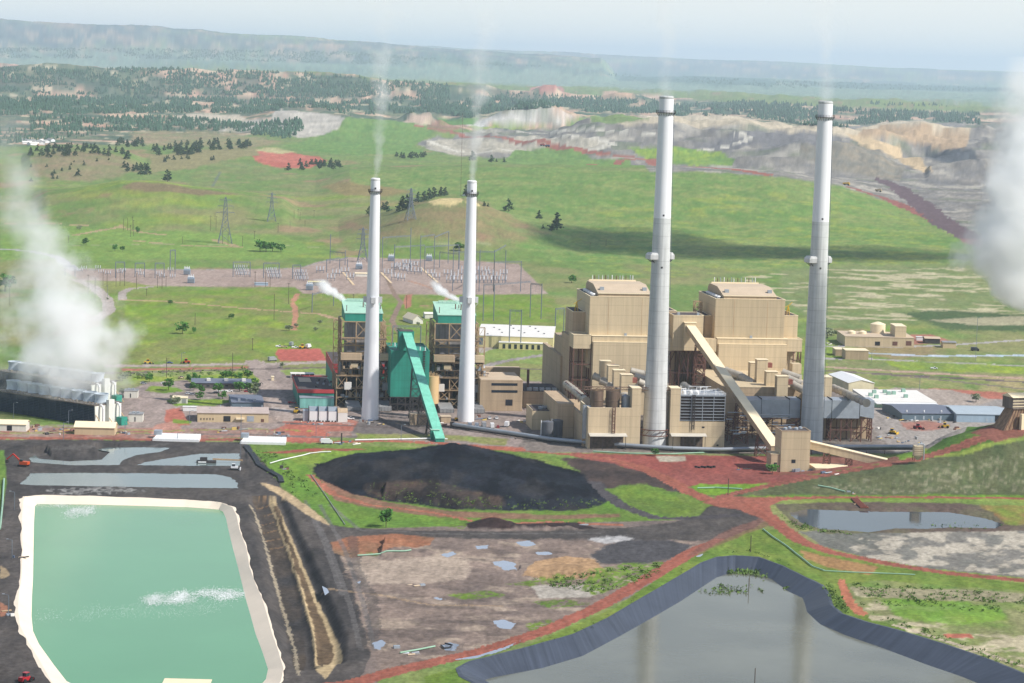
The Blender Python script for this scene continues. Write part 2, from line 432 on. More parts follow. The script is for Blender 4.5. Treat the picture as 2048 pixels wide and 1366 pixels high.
# ---------- far country
FG = fbm(AA/70, BV/5, 5, 61); FH = fbm(AA/24, BV/2.0, 4, 62); FK = fbm(AA/130, BV/3.0, 5, 63)
badl = [(-260,132),(260,132),(520,142),(740,156),(960,168),(1290,186),(1500,205),(1960,225),(2300,240),(2300,262),(1950,268),(1500,240),(1290,240),(960,262),(700,262),(520,262),(360,285),(-260,300)]
paint(badl, (96,116,92), warp=3, soft=3, c2=(128,132,104))
paint(badl, (198,158,136), warp=2, gate=(FK, .48, .55), c2=(216,188,160))
paint(badl, (214,200,170), warp=2, gate=(FH, .64, .70), alpha=.8)
paint(badl, (70,98,84), warp=2, gate=(fbm(AA/60, BV/2.4, 4, 68), .50, .56), alpha=.75)
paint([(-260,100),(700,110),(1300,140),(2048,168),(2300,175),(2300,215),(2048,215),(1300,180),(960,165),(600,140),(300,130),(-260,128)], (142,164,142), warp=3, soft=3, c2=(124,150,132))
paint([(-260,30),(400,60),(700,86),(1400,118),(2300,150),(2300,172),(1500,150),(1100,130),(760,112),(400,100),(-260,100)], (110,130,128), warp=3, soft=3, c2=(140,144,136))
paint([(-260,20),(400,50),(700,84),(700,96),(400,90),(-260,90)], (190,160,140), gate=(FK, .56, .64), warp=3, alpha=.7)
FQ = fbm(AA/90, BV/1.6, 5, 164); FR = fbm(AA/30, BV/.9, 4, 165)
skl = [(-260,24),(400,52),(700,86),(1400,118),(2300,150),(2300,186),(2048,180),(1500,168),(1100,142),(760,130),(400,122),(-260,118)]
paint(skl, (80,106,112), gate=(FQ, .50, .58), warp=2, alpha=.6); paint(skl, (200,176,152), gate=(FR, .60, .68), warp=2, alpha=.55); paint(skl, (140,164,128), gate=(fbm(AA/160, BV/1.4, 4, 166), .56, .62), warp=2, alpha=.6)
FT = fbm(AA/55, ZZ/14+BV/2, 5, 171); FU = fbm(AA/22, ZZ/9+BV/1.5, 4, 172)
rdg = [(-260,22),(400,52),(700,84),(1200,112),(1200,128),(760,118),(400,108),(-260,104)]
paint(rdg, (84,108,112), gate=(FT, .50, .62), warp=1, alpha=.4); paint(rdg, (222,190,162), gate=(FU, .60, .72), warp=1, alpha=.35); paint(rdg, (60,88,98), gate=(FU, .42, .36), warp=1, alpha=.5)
for q in ([(760,112),(1000,120),(1160,132),(1150,140),(960,134),(760,122)],[(1230,140),(1400,150),(1560,164),(1540,174),(1380,168),(1230,158)],[(150,118),(500,128),(700,138),(900,150),(700,146),(400,132)],[(1560,160),(1800,165),(2048,176),(2048,184),(1700,178)]):
    paint(q, (92,124,112), warp=4, soft=2)
paint([(1060,180),(1085,170),(1112,169),(1130,184),(1110,190),(1080,192)], (196,138,122), warp=1); paint([(1190,196),(1205,184),(1230,182),(1270,190),(1260,197)], (205,170,140), warp=1)
# spoil heaps
paint([(430,262),(500,240),(540,236),(560,219),(600,222),(650,226),(690,236),(684,256),(650,270),(600,275),(560,262),(500,262)], (190,184,172), warp=1.5, streak=.25, c2=(206,198,184))
paint([(345,232),(400,226),(478,230),(500,240),(470,246),(400,246),(350,240)], (206,194,172), warp=2, streak=.2)
paint([(905,252),(950,240),(1010,226),(1040,219),(1080,216),(1120,221),(1165,233),(1130,243),(1040,247),(980,250)], (214,210,200), warp=1, streak=.12)
paint([(785,246),(820,229),(860,228),(876,242),(840,248)], (204,180,160), warp=2, streak=.2)
mine = [(836,288),(870,272),(900,277),(960,258),(1060,262),(1120,250),(1180,236),(1300,231),(1400,234),(1500,236),(1600,250),(1690,254),(1760,244),(1850,243),(2048,258),(2300,260),(2300,520),(1960,500),(1900,460),(1800,412),(1700,378),(1500,350),(1300,345),(1250,330),(1160,318),(1120,312),(1000,318),(880,306)]
paint(mine, SPOIL, warp=2.5, streak=.22, c2=SPOIL2)
paint(mine, (196,188,172), warp=4, gate=(fbm(AA/50, BV/5, 5, 210), .56, .66), alpha=.6); paint(mine, (112,108,104), warp=4, gate=(fbm(AA/35, BV/4, 5, 211), .56, .64), alpha=.5)
paint(mine, (112,126,92), warp=2, gate=(FG, .60, .68), alpha=.5)
paint([(1180,237),(1300,231),(1500,236),(1600,250),(1690,256),(1760,244),(1850,243),(1950,256),(1940,268),(1850,268),(1700,274),(1600,264),(1400,258),(1250,254)], (204,190,164), warp=2, streak=.2)
paint([(1700,276),(1760,250),(1850,248),(1940,262),(1930,300),(1860,290),(1800,276)], (190,164,132), warp=2, streak=.2)
paint([(1690,262),(1760,282),(1800,292),(1850,330),(1868,342),(1830,340),(1780,310),(1720,290)], (208,184,146), warp=2, streak=.15)
paint([(1600,275),(1680,278),(1760,300),(1810,335),(1800,362),(1740,352),(1660,340),(1600,310)], (134,132,122), warp=2, streak=.25, c2=(150,140,122))
paint([(1850,300),(1950,300),(1960,320),(1880,322),(1850,318)], (92,96,100), warp=1.5, soft=2)
paint([(1520,262),(1620,262),(1700,286),(1650,300),(1520,290),(1440,300),(1380,292)], (126,124,124), warp=2, streak=.15)
paint([(852,290),(880,276),(1000,282),(1060,270),(1120,276),(1216,280),(1216,296),(1150,310),(1020,304),(900,310)], (188,180,162), warp=2, streak=.25)
for q in ([(1150,296),(1190,300),(1230,290),(1200,276),(1150,272),(1060,276)],[(1380,300),(1470,288),(1498,275),(1488,268),(1450,274)],[(860,282),(905,300),(960,306),(1080,300)],[(1040,262),(1120,262),(1230,264),(1330,270)]):
    stroke(q, 22, (222,216,200), alpha=.8)
# green patches in the mine land
paint([(930,252),(1000,248),(1080,254),(1100,260),(1040,258),(950,258)], (150,170,80), warp=1.5)
paint([(1165,236),(1260,231),(1300,236),(1200,244),(1130,246)], (128,150,90), warp=1.5)
paint([(1250,296),(1350,293),(1440,302),(1470,318),(1460,332),(1380,332),(1300,322)], (116,150,74), warp=2, c2=(150,172,70))
paint([(1030,300),(1100,294),(1160,300),(1180,318),(1260,320),(1290,332),(1150,333),(1000,322)], (120,150,80), warp=2)
paint([(690,234),(780,240),(870,256),(860,270),(830,290),(850,306),(700,310),(600,300),(560,290),(640,272),(680,256)], (108,144,74), warp=2, c2=(120,150,80))
paint([(876,236),(960,236),(930,250),(880,250)], (104,146,72), warp=1)
stroke([(830,250),(900,262),(1000,275),(1100,291),(1200,308),(1300,320),(1400,334),(1480,340),(1540,350)], 34, (164,104,90), 'haul_road', wob=.4)
stroke([(1180,330),(1240,322),(1290,318)], 20, (164,104,90), 'haul_road', wob=.4)
paint([(850,254),(900,249),(936,252),(900,262),(870,261)], (166,118,102), warp=1.5, alpha=.6)
# big green hill behind the stacks
paint([(700,340),(1070,333),(1300,345),(1500,350),(1680,372),(1800,410),(1900,455),(1960,500),(1960,540),(1500,540),(1100,520),(1000,460),(960,400),(700,380)], (112,146,74), warp=2.5, c2=(138,152,88), soft=3)
paint([(1100,520),(1200,420),(1500,380),(1800,430),(1960,520),(1700,560),(1300,560)], (154,166,76), warp=3, gate=(FN, .56, .66), alpha=.6)
stroke([(1700,374),(1780,400),(1840,425),(1900,455),(1960,490)], 30, (150,96,88), 'haul_road', wob=.4)
stroke([(1760,358),(1790,372),(1830,400),(1880,438),(1940,476)], [30,42,42,42,42], (110,92,96), 'haul_road', wob=.3)
# red scar, brown patches, dirt
paint([(490,300),(540,296),(580,304),(640,314),(655,322),(620,336),(560,336),(510,322)], (188,104,88), warp=1.5, c2=(200,122,104))
paint([(500,300),(545,294),(590,304),(560,308)], (188,180,130), warp=1)
paint([(235,376),(270,364),(340,368),(440,384),(495,390),(400,392),(300,384)], (140,124,92), warp=1.5, c2=(128,116,84))
paint([(640,372),(700,364),(800,378),(830,386),(760,394),(690,392)], (150,136,90), warp=2, soft=2)
paint([(70,350),(60,312),(130,298),(200,304),(260,318),(300,345),(200,362),(110,360)], (142,138,100), warp=5, soft=4, c2=(156,134,108), alpha=.8)
paint([(300,345),(300,312),(400,300),(510,296),(520,310),(440,324),(360,340)], (150,142,100), warp=3, soft=2)
paint([(270,262),(460,262),(560,285),(500,300),(330,292),(260,280)], (144,144,102), warp=5, soft=4, c2=(162,140,110), alpha=.8)
paint([(640,455),(700,440),(760,425),(840,400),(900,392),(980,410),(1040,440),(1110,470),(1010,490),(900,480),(780,480),(700,466)], (136,142,92), warp=5, soft=5, c2=(146,128,94), alpha=.8)
paint([(855,405),(900,396),(925,404),(900,412),(868,412)], (214,194,140), warp=2); paint([(930,404),(948,400),(960,412),(940,412)], (220,200,146), warp=1.5)
for q in ([(665,456),(700,444),(740,452),(720,462)],[(840,436),(880,440),(940,448),(900,448)],[(1010,445),(1060,448),(1050,456)],[(800,468),(850,462),(880,472)],[(930,470),(990,470),(970,480)]):
    paint(q, (160,124,102), warp=4, soft=3, alpha=.55)
# valley meadow details
paint([(0,470),(90,450),(300,462),(560,470),(640,500),(560,520),(0,520)], (128,156,76), warp=4, soft=4)
for q in ([(150,470),(240,452),(290,466),(330,470)],[(260,480),(380,492),(480,494),(430,480)],[(0,448),(80,446),(180,452)]):
    stroke(q, 9, (188,158,128), wob=.5, alpha=.8)
stroke([(440,345),(432,360),(425,372)], 5, (110,120,112), alpha=.7)
stroke([(100,492),(300,488),(560,490),(700,500),(1020,492)], 6, (160,164,120), wob=.4, alpha=.8)
paint([(1560,540),(1700,528),(1960,530),(2200,560),(2200,680),(1840,650),(1660,660),(1560,600)], (138,148,98), warp=4, soft=6, c2=(120,136,80))
paint([(1480,555),(1640,536),(1960,536),(2200,560),(2200,660),(1640,640)], (206,194,160), warp=3, gate=(fbm(AA/60, BV/4, 5, 91), .55, .64), alpha=.8)
paint([(1800,625),(1900,620),(2200,640),(2200,665),(1900,660)], (84,104,66), warp=3, soft=4)
paint([(1850,640),(2048,632),(2200,640),(2200,650),(1950,650)], (196,184,152), warp=3, soft=2, alpha=.7)
# ---------- substation pad and meadow in front
PAD = [(120,537),(350,538),(560,537),(606,534),(640,522),(700,514),(900,520),(1036,527),(1098,588),(900,590),(750,588),(606,587),(590,574),(350,573),(302,572),(250,562),(160,560)]
paint([(120,590),(560,574),(1110,592),(1120,700),(1000,720),(560,726),(240,730),(200,640)], (122,152,58), warp=3, soft=3, c2=(134,140,80))
paint([(250,600),(600,590),(640,690),(540,720),(260,725)], (146,172,58), warp=3, gate=(fbm(XX/18, YY/50, 4, 93), .5, .75), alpha=.6)
paint(PAD, (178,158,146), 'substation_pad', warp=.8, c2=(168,148,136))
stroke([(120,540),(560,538),(606,534),(660,520),(1036,526)], 3, (150,152,150), alpha=.7)
stroke([(150,558),(190,575),(215,600),(218,622),(190,640)], [11]*5, (184,172,162), 'road')
stroke([(245,600),(245,585),(262,577),(300,574)], 8, (178,166,156), 'road')
stroke([(0,498),(60,502),(110,512),(150,540)], 12, (178,176,176), 'road')
stroke([(220,600),(330,602),(470,615),(640,628),(680,640)], 7, (190,158,128), 'dirt_road', wob=.4, alpha=.9)
stroke([(595,588),(586,605),(592,625),(588,660)], 5, (190,140,112), 'dirt_road', wob=.5)
stroke([(820,562),(860,575),(900,592),(880,610),(838,612)], 5, (180,140,116), wob=.4, alpha=.8)
paint([(812,590),(826,588),(822,612),(812,618),(806,606)], (176,122,100), warp=1.5)
# ---------- plant yards
paint([(225,790),(300,764),(500,752),(520,728),(560,728),(575,745),(660,748),(1110,764),(1112,900),(980,900),(700,872),(360,872),(0,872),(0,850),(240,850)], YARD, 'gravel_yard', warp=1.5, c2=(150,136,128))
paint([(960,668),(1120,690),(1110,704),(1000,716),(955,704)], (176,166,154), 'gravel_yard', warp=1.5)
paint([(1010,690),(1110,700),(1110,730),(975,722),(960,708)], (140,156,86), warp=2)
stroke([(1120,704),(1060,714),(1010,722),(960,735)], 9, (158,150,144), 'road')
paint([(1030,905),(1060,850),(1110,764),(1750,770),(1830,850),(1860,900),(1800,905),(1500,908),(1240,905)], (136,126,118), 'gravel_yard', warp=1.5)
paint([(1735,800),(2100,790),(2100,850),(1990,850),(1870,900),(1790,905),(1740,850)], (168,160,152), 'gravel_yard', warp=1.5, c2=(156,148,142))
paint([(1740,780),(1860,776),(1960,778),(2100,790),(2100,800),(1900,796),(1760,790)], (184,118,100), warp=1.5)
paint([(1700,786),(1800,775),(1900,780),(1990,800),(1960,810),(1750,810)], (176,162,150), 'gravel_yard', warp=1.5)
paint([(1800,845),(1850,842),(1900,850),(1870,862),(1810,860)], (172,116,100), warp=3, soft=2, alpha=.8)
paint([(0,855),(250,856),(700,860),(705,872),(350,878),(0,876)], (166,112,98), warp=2, c2=(160,140,128))
stroke([(0,876),(200,877),(330,880),(480,879),(640,884)], 9, RED, 'dirt_road', wob=.3)
stroke([(0,866),(250,866),(330,867)], 5, (150,154,96), wob=.6, alpha=.8)
paint([(330,820),(360,815),(380,850),(330,852)], (178,110,94), warp=2); paint([(310,850),(350,840),(370,870),(300,872)], (186,140,124), warp=2)
paint([(596,838),(700,838),(740,850),(720,862),(600,866),(540,862)], (182,104,86), warp=2, c2=(176,120,104))
paint([(560,838),(620,846),(660,868),(640,884),(560,884),(585,862)], (184,112,94), 'dirt_road', warp=2)
paint([(720,838),(860,840),(870,868),(700,868)], (120,112,108), warp=2, soft=2)
paint([(555,698),(640,697),(655,722),(560,722),(550,708)], (188,104,92), warp=1.2)
paint([(240,738),(470,734),(520,732),(495,738),(250,744)], (180,112,98), warp=1)
paint([(250,742),(520,736),(520,752),(300,764),(230,772)], (150,160,96), warp=1.5)
paint([(560,740),(690,736),(690,748),(570,750)], (140,158,86), warp=1.5)
stroke([(225,732),(400,730),(520,727),(560,728),(700,722)], 13, (178,164,154), 'road')
stroke([(508,722),(522,745),(540,780),(560,812),(575,840)], 13, (174,158,148), 'road')
stroke([(545,815),(700,848)], 6, (190,184,180), wob=.6, alpha=.5)
paint([(330,768),(500,775),(530,800),(470,812),(340,800),(300,790)], (166,152,142), 'gravel_yard', warp=1.5)
for q in ([(270,752),(360,754),(330,762),(262,760)],[(330,800),(430,798),(470,802),(430,812),(350,812)],[(370,782),(350,774),(300,772),(290,782),(330,786)],[(370,755),(500,742),(520,760),(510,780),(490,770),(380,764)],[(345,838),(385,842),(380,848),(345,846)]):
    paint(q, (118,148,58), warp=1.5, c2=(150,166,70))
stroke([(0,852),(100,852),(190,858),(330,862),(500,858),(620,862)], 3.5, (150,158,84), wob=.8, alpha=.8)
stroke([(300,869),(480,869),(620,874),(760,874),(900,878)], 5, (128,118,112), 'railway_bed', wob=.15)
stroke([(560,846),(700,852),(880,858)], 5, (112,102,98), 'railway_bed', wob=.15)
paint([(710,866),(860,868),(940,872),(1020,878),(1010,892),(900,880),(720,878)], (132,150,72), warp=2, c2=(150,140,100))
stroke([(640,884),(760,882),(880,886),(960,893),(1040,900)], 8, (176,106,86), 'dirt_road', wob=.3)
paint([(960,890),(1050,895),(1040,905),(960,900)], (176,106,86), warp=1.5)
# rail line at the back
paint([(1655,736),(2100,752),(2100,792),(1900,778),(1740,775),(1655,760)], (120,142,76), warp=2, c2=(170,156,112))
paint([(1655,718),(2100,736),(2100,756),(1900,748),(1655,736)], (124,140,84), warp=2, c2=(150,144,104))
stroke([(-200,748),(240,746),(520,738),(700,734),(960,735),(1100,740)], 7, (120,108,102), 'railway_bed', wob=.1)
stroke([(1640,741),(1800,750),(2048,764),(2200,772)], 9, (112,100,96), 'railway_bed', wob=.1)
stroke([(1640,733),(1800,743),(2048,757),(2200,764)], 10, (190,162,142), 'dirt_road', wob=.2)

stroke([(1700,744),(1850,756),(2048,778)], 6, (132,120,112), 'railway_bed', wob=.1)
stroke([(1640,717),(1740,718),(1850,724),(2048,732),(2200,737)], 10, (178,172,166), 'road')
stroke([(1640,692),(1800,694),(1900,690),(2048,680),(2200,672)], 8, (178,172,168), 'road')
stroke([(1735,706),(1850,712),(2048,711),(2200,710)], 11, (190,200,210), wob=.05)
paint([(1770,722),(1900,725),(2100,736),(2100,750),(1900,743),(1800,740)], (160,178,62), warp=3, soft=2, c2=(128,152,72), alpha=.9)
paint([(1820,670),(1860,668),(1905,684),(1820,690)], (178,122,104), warp=1.5)
stroke([(790,590),(802,604),(790,628),(784,642),(796,662),(830,690)], 5, (150,128,112), 'railway_bed', wob=.1)
stroke([(775,560),(790,590)], 4, (150,128,112), 'railway_bed', wob=.1)
# ---------- foreground
FGD = [(-300,881),(120,879),(480,884),(500,890),(505,900),(545,945),(570,985),(612,1020),(650,1046),(700,1056),(800,1060),(930,1062),(1100,1062),(1250,1056),(1340,1046),(1400,1030),(1420,1012),(1480,1012),(1540,1030),(1500,1062),(1440,1080),(1300,1086),(1000,1078),(760,1074),(690,1084),(700,1150),(722,1230),(742,1310),(700,1400),(680,1600),(-300,1600)]
paint([(495,885),(640,890),(1000,900),(1340,940),(1450,1010),(1400,1040),(950,1070),(700,1066),(600,1030),(540,970)], (118,138,70), warp=1.5, c2=(100,132,52))
paint([(510,900),(600,905),(625,950),(690,990),(780,1012),(860,1030),(930,1050),(760,1058),(680,1052),(610,1010),(560,965)], (114,148,60), warp=2, c2=(104,136,60))
paint([(640,1060),(1540,1035),(1430,1110),(1250,1200),(1000,1290),(760,1360),(700,1420),(640,1420)], (142,126,116), warp=1, c2=(120,108,102), streak=.12)
paint(FGD, DARK, warp=2, c2=(94,88,84), streak=.14)
_m = [(672,1090),(760,1072),(1000,1080),(1260,1080),(1440,1082),(1330,1150),(1200,1210),(1000,1290),(770,1345),(735,1290),(712,1190)]
paint(_m, (152,134,122), warp=5, soft=4, c2=(124,110,102), streak=.14)
paint(_m, (186,168,148), warp=3, gate=(fbm(AA/60, BV/12, 5, 93), .54, .66), alpha=.6)
paint(_m, (98,88,84), warp=3, gate=(fbm(AA/80, BV/10, 5, 94), .55, .68), alpha=.6)
paint([(700,1130),(780,1120),(880,1112),(945,1118),(935,1158),(840,1168),(730,1166)], (188,170,152), warp=5, soft=4, alpha=.75, streak=.1)
paint([(1045,1150),(1070,1122),(1130,1112),(1190,1118),(1212,1145),(1180,1158),(1090,1160)], (182,148,112), warp=2, streak=.2)
paint([(1060,1172),(1180,1170),(1230,1176),(1180,1194),(1080,1196)], (176,168,156), warp=3, soft=2)
paint([(1180,1110),(1240,1078),(1330,1080),(1390,1090),(1350,1115),(1280,1130),(1200,1126)], (84,82,84), warp=4, soft=3, streak=.25)
paint([(1175,1078),(1240,1070),(1270,1078),(1210,1088)], (196,194,192), warp=3, soft=2, alpha=.8)
paint([(660,1086),(700,1072),(800,1068),(870,1076),(860,1090),(770,1100),(700,1116),(668,1106)], (150,122,96), warp=2, c2=(160,110,84), streak=.2)
for q in ([(720,1108),(760,1104),(750,1112)],[(1010,1168),(1120,1148),(1150,1160),(1060,1172)],[(1180,1140),(1250,1126),(1330,1124),(1310,1150),(1240,1175),(1190,1190),(1160,1180)],[(1060,1205),(1130,1198),(1180,1208),(1100,1216)],[(1050,1250),(1100,1238),(1115,1248),(1070,1270)],[(890,1190),(980,1180),(1010,1192),(930,1200)],[(840,1050),(940,1045),(930,1058)]):
    paint(q, (120,148,58), warp=3, soft=2, gate=(FN2, .35, .5), c2=(98,116,56))
stroke([(652,1180),(760,1190),(860,1210),(1000,1212)], 2.5, (176,150,120), wob=.5, alpha=.6)
for q in ([(640,1010),(690,1100),(725,1200),(750,1300)],[(625,1020),(665,1110),(700,1210),(722,1300)],[(660,1010),(720,1060),(900,1068),(1200,1066)],[(610,1000),(650,1090),(684,1190)]):
    stroke(q, 2.2, (116,112,110), wob=.3, alpha=.6)
stroke([(705,1075),(712,1140),(745,1200),(750,1290)], 5, (76,75,76), wob=.6, alpha=.5)
# coal
paint(COAL, COALC, 'coal_pile', warp=3.2, soft=2, c2=(42,46,54), var=.22)
paint([(880,905),(905,880),(935,892),(945,908)], (28,31,38), 'coal_pile', warp=.5, z=3)
paint([(735,975),(800,962),(870,960),(905,972),(960,984),(1010,1000),(1000,1016),(900,1013),(800,1004),(745,990)], (90,74,64), 'coal_pile', warp=5, soft=5, c2=(54,52,52), streak=.3)
paint(COAL, (70,66,64), 'coal_pile', warp=4, gate=(fbm(XX/16, YY/60, 5, 220), .54, .66), alpha=.45)
paint(COAL, (16,19,26), 'coal_pile', warp=4, gate=(fbm(XX/10, YY/40, 5, 221), .54, .64), alpha=.6)
paint([(735,965),(800,960),(860,962),(1000,990),(1100,1000),(1200,992),(1215,1012),(1150,1024),(900,1018),(740,990)], (112,130,60), warp=3, gate=(SB*.5+.5, .68, .85), alpha=.6)
paint([(1120,914),(1200,920),(1270,936),(1325,958),(1370,984),(1330,984),(1290,966),(1235,974),(1210,990),(1170,955)], (70,62,60), warp=4, soft=3, c2=(92,78,72))
paint([(640,958),(700,986),(780,1006),(900,1022),(1100,1030),(1240,1028),(1240,1034),(1080,1040),(880,1034),(760,1020),(670,1000)], (150,112,92), warp=2, c2=(120,110,80))
stroke([(620,950),(665,988),(740,1010),(860,1024),(980,1034),(1100,1044),(1240,1050)], 4.5, (172,112,90), 'dirt_road', wob=.4)
paint([(930,1046),(985,1034),(1150,1044),(1200,1058),(940,1058)], (66,52,50), warp=1.5, c2=(58,50,52))
stroke([(1190,965),(1215,990),(1250,1015),(1310,1036),(1400,1036),(1470,1030)], 8, (84,80,82), 'dirt_road', wob=.3)
paint([(1210,978),(1290,968),(1345,985),(1385,1025),(1340,1036),(1270,1010)], (120,146,60), warp=3, c2=(98,122,58))
paint([(740,898),(650,902),(640,905),(520,905),(620,897)], (160,88,76), warp=2)
paint([(560,910),(640,905),(720,903),(650,925),(600,930)], (126,150,62), warp=3, soft=2)
# area south east
paint([(1400,1100),(1500,1058),(1560,1060),(1620,1095),(1760,1130),(2048,1168),(2300,1190),(2300,1600),(2048,1600),(850,1600),(850,1352),(1000,1315),(1230,1215)], (104,132,54), warp=1.5, c2=(124,140,66))
paint([(1640,1090),(1600,1062),(1700,1060),(1900,1058),(2048,1060),(2300,1060),(2300,1170),(2048,1156),(1850,1136),(1720,1112)], (136,132,124), warp=3, c2=(118,118,110), streak=.15)
paint([(1680,1110),(1720,1075),(1900,1058),(2300,1070),(2300,1170),(2048,1152),(1850,1134)], (196,186,168), warp=3, gate=(fbm(AA/34, BV/10, 5, 95), .46, .58), alpha=.85)
paint([(1545,1008),(1700,1004),(1900,1006),(2048,1014),(2300,1020),(2300,1062),(2020,1062),(1900,1064),(1660,1068),(1590,1050)], (108,92,84), warp=2, c2=(112,110,84))
paint([(1960,1010),(2300,1012),(2300,1040),(2020,1050)], (128,148,66), warp=3, soft=2, c2=(160,110,84))
paint([(1400,992),(1540,975),(1620,955),(1800,926),(1950,905),(2048,880),(2300,850),(2300,994),(1700,992),(1500,996)], (98,104,74), warp=2, c2=(84,94,62))
paint([(1620,975),(1800,945),(2048,905),(2300,900),(2300,985),(1700,988)], (150,146,120), warp=2, gate=(FN2, .55, .66), alpha=.55)
paint([(1460,994),(1700,990),(2300,990),(2300,998),(1600,998)], (110,146,52), warp=2, soft=2)
paint([(1840,915),(1860,895),(1930,862),(1975,850),(1998,866),(1985,884),(1910,905)], (92,122,56), warp=1.5, c2=(76,104,48))
paint([(1380,966),(1450,964),(1530,968),(1480,982),(1430,992),(1395,985)], (116,154,52), warp=1.5)
paint([(1740,915),(1840,900),(1860,910),(1760,924)], (110,144,56), warp=2)
paint([(1140,905),(1240,908),(1540,912),(1565,945),(1620,952),(1560,966),(1400,968),(1380,974),(1330,960),(1285,944),(1230,928),(1150,914)], (150,90,82), warp=2, c2=(150,84,76), streak=.1)
paint([(1310,912),(1370,912),(1372,922),(1320,924)], (178,168,150), warp=1)
paint([(1680,1170),(1760,1160),(1900,1172),(2300,1200),(2300,1600),(2100,1500),(1900,1290),(1740,1235),(1690,1210)], (150,150,104), warp=3, c2=(112,136,66))
paint([(1700,1175),(2300,1200),(2300,1500),(1950,1320),(1740,1240)], (204,190,160), warp=3, gate=(fbm(AA/70, BV/12, 5, 96), .52, .62), alpha=.85)
paint([(1760,1200),(1850,1195),(2000,1215),(2020,1240),(1900,1250),(1800,1235)], (122,160,60), warp=5, soft=4, alpha=.85)
paint([(1700,1174),(1900,1178),(2100,1190),(2100,1206),(1850,1200),(1720,1192)], (158,150,120), warp=3, soft=2)
paint([(1885,1268),(1940,1266),(1948,1276),(1895,1276)], (180,110,90), warp=2)
stroke([(1790,1250),(1880,1278),(1980,1310),(2100,1350)], 3, (196,180,156), wob=.3)
stroke([(1683,1160),(1690,1185),(1700,1205),(1722,1228)], [3.5,4,5,6], (190,122,94), 'dirt_road', wob=.3)
paint([(1600,1100),(1680,1118),(1760,1135),(1740,1150),(1660,1135),(1610,1118)], (184,128,98), warp=3, soft=2, alpha=.7)
# roads of red clinker
RW = dict(cls='dirt_road', wob=.18, centre=(160,96,80))
stroke([(640,1374),(700,1368),(800,1340),(960,1303),(1090,1262),(1200,1212),(1300,1155),(1390,1100),(1440,1078)], [10,10,9,8.5,8.5,8,8,8,5], RED, **RW)
paint([(1370,1112),(1440,1068),(1480,1050),(1530,1034),(1548,1048),(1480,1072),(1400,1108)], (136,98,86), warp=2, soft=2, alpha=.7)
stroke([(1040,902),(1130,908),(1220,918),(1280,935),(1330,956),(1380,985),(1420,1000),(1500,1008)], [5,7,8,9,10,10,10,10], RED, **RW)
paint([(1405,1005),(1440,992),(1500,995),(1580,993),(1540,1012),(1545,1030),(1580,1060),(1530,1040),(1480,1020),(1430,1012)], RED, 'dirt_road', warp=1)
stroke([(1500,1000),(1560,998),(1640,995),(1800,994),(2048,997),(2300,1000)], [8,7,6,6,6,6], RED, **RW)
stroke([(1500,1008),(1530,1028),(1560,1052),(1600,1082),(1660,1104),(1780,1128),(1900,1147),(2048,1161),(2300,1185)], [10,10,9,8.5,8,8,8,8,8], RED, **RW)
stroke([(1440,994),(1520,975),(1620,955),(1720,938),(1820,921),(1900,900),(1960,878),(2048,856),(2150,838)], [7,7,8,8,9,10,12,16,16], (156,98,84), cls='dirt_road', wob=.15, centre=(138,88,76))
paint([(1940,866),(1990,848),(2048,850),(2048,872),(1990,884)], (140,92,80), 'dirt_road', warp=1.5)
paint([(1560,912),(1760,912),(1800,922),(1720,934),(1620,950),(1560,950)], (150,92,82), warp=2, c2=(130,96,80))
# left edge
paint([(-300,881),(8,900),(14,960),(0,1050),(-10,1130),(-300,1130)], (110,140,64), warp=1)
paint([(60,1004),(20,1002),(10,1012),(36,1018),(-10,1075)], (96,90,86), warp=1, alpha=.4)
paint([(0,1130),(14,1138),(20,1150),(0,1158)], (170,150,120), warp=2); paint([(0,1204),(18,1212),(10,1232),(0,1234)], (170,120,96), warp=2)
paint([(90,978),(250,973),(300,982),(200,990),(100,988)], (150,148,144), warp=3, soft=2, gate=(FN2, .45, .6))
stroke([(60,905),(250,895),(330,888)], 5, (120,116,112), wob=.6, alpha=.4)
# ditch colours
paint([(505,992),(532,988),(560,1050),(592,1150),(606,1240),(612,1330),(596,1350),(575,1290),(560,1200),(535,1100)], (70,68,68), warp=1.5, c2=(88,78,68), streak=.25)
for i in range(7): stroke([(512+i*4,1002+i*16),(536+i*5,992+i*17)], 1.3, (140,112,84), wob=.8, alpha=.7)
paint([(538,992),(552,998),(576,1056),(606,1130),(650,1232),(680,1290),(686,1320),(650,1358),(632,1340),(622,1260),(592,1160),(566,1080),(548,1030)], (192,170,132), warp=1.5, streak=.2)
paint([(548,1012),(556,1010),(572,1060),(600,1132),(636,1222),(664,1290),(668,1315),(645,1335),(634,1320),(628,1250),(598,1160),(572,1084)], (122,102,80), warp=2.5, c2=(96,82,66), streak=.25)
stroke([(500,1010),(515,1040),(530,1090),(560,1200),(590,1300),(598,1350)], 1.6, (190,176,150), wob=.9, alpha=.6)
paint([(520,965),(560,975),(600,1000),(650,1040),(660,1052),(610,1028),(570,1000),(540,980)], (196,172,136), warp=1.5)
paint([(1330,480),(1300,600),(1400,640)], (120,150,70), alpha=0)
COL *= .75
# fine grain: tufts, stones, tyre marks
NFa = fbm(XX/1.6, YY/5.5, 3, 201); NFb = fbm(XX/5.0, YY/26, 4, 202); NFc = fbm(AA/5, BV/1.4, 3, 203); NFd = fbm(XX/26, YY/30, 4, 204)
COL *= (1+(NFa-.5)*.55*np.clip((2600-YY)/900, .25, 1))[..., None]*(1+(NFb-.5)*.30)[..., None]*(1+(NFc-.5)*.34)[..., None]*(1+(NFd-.5)*.2)[..., None]
_g = (COL[..., 1] > COL[..., 0]*1.12)[..., None]
COL = np.where(_g, COL*(1+(fbm(XX/8, YY/18, 4, 206)-.5)[..., None]*np.array([.5, .15, .2])), COL)
np.clip(COL, .004, .9, out=COL)

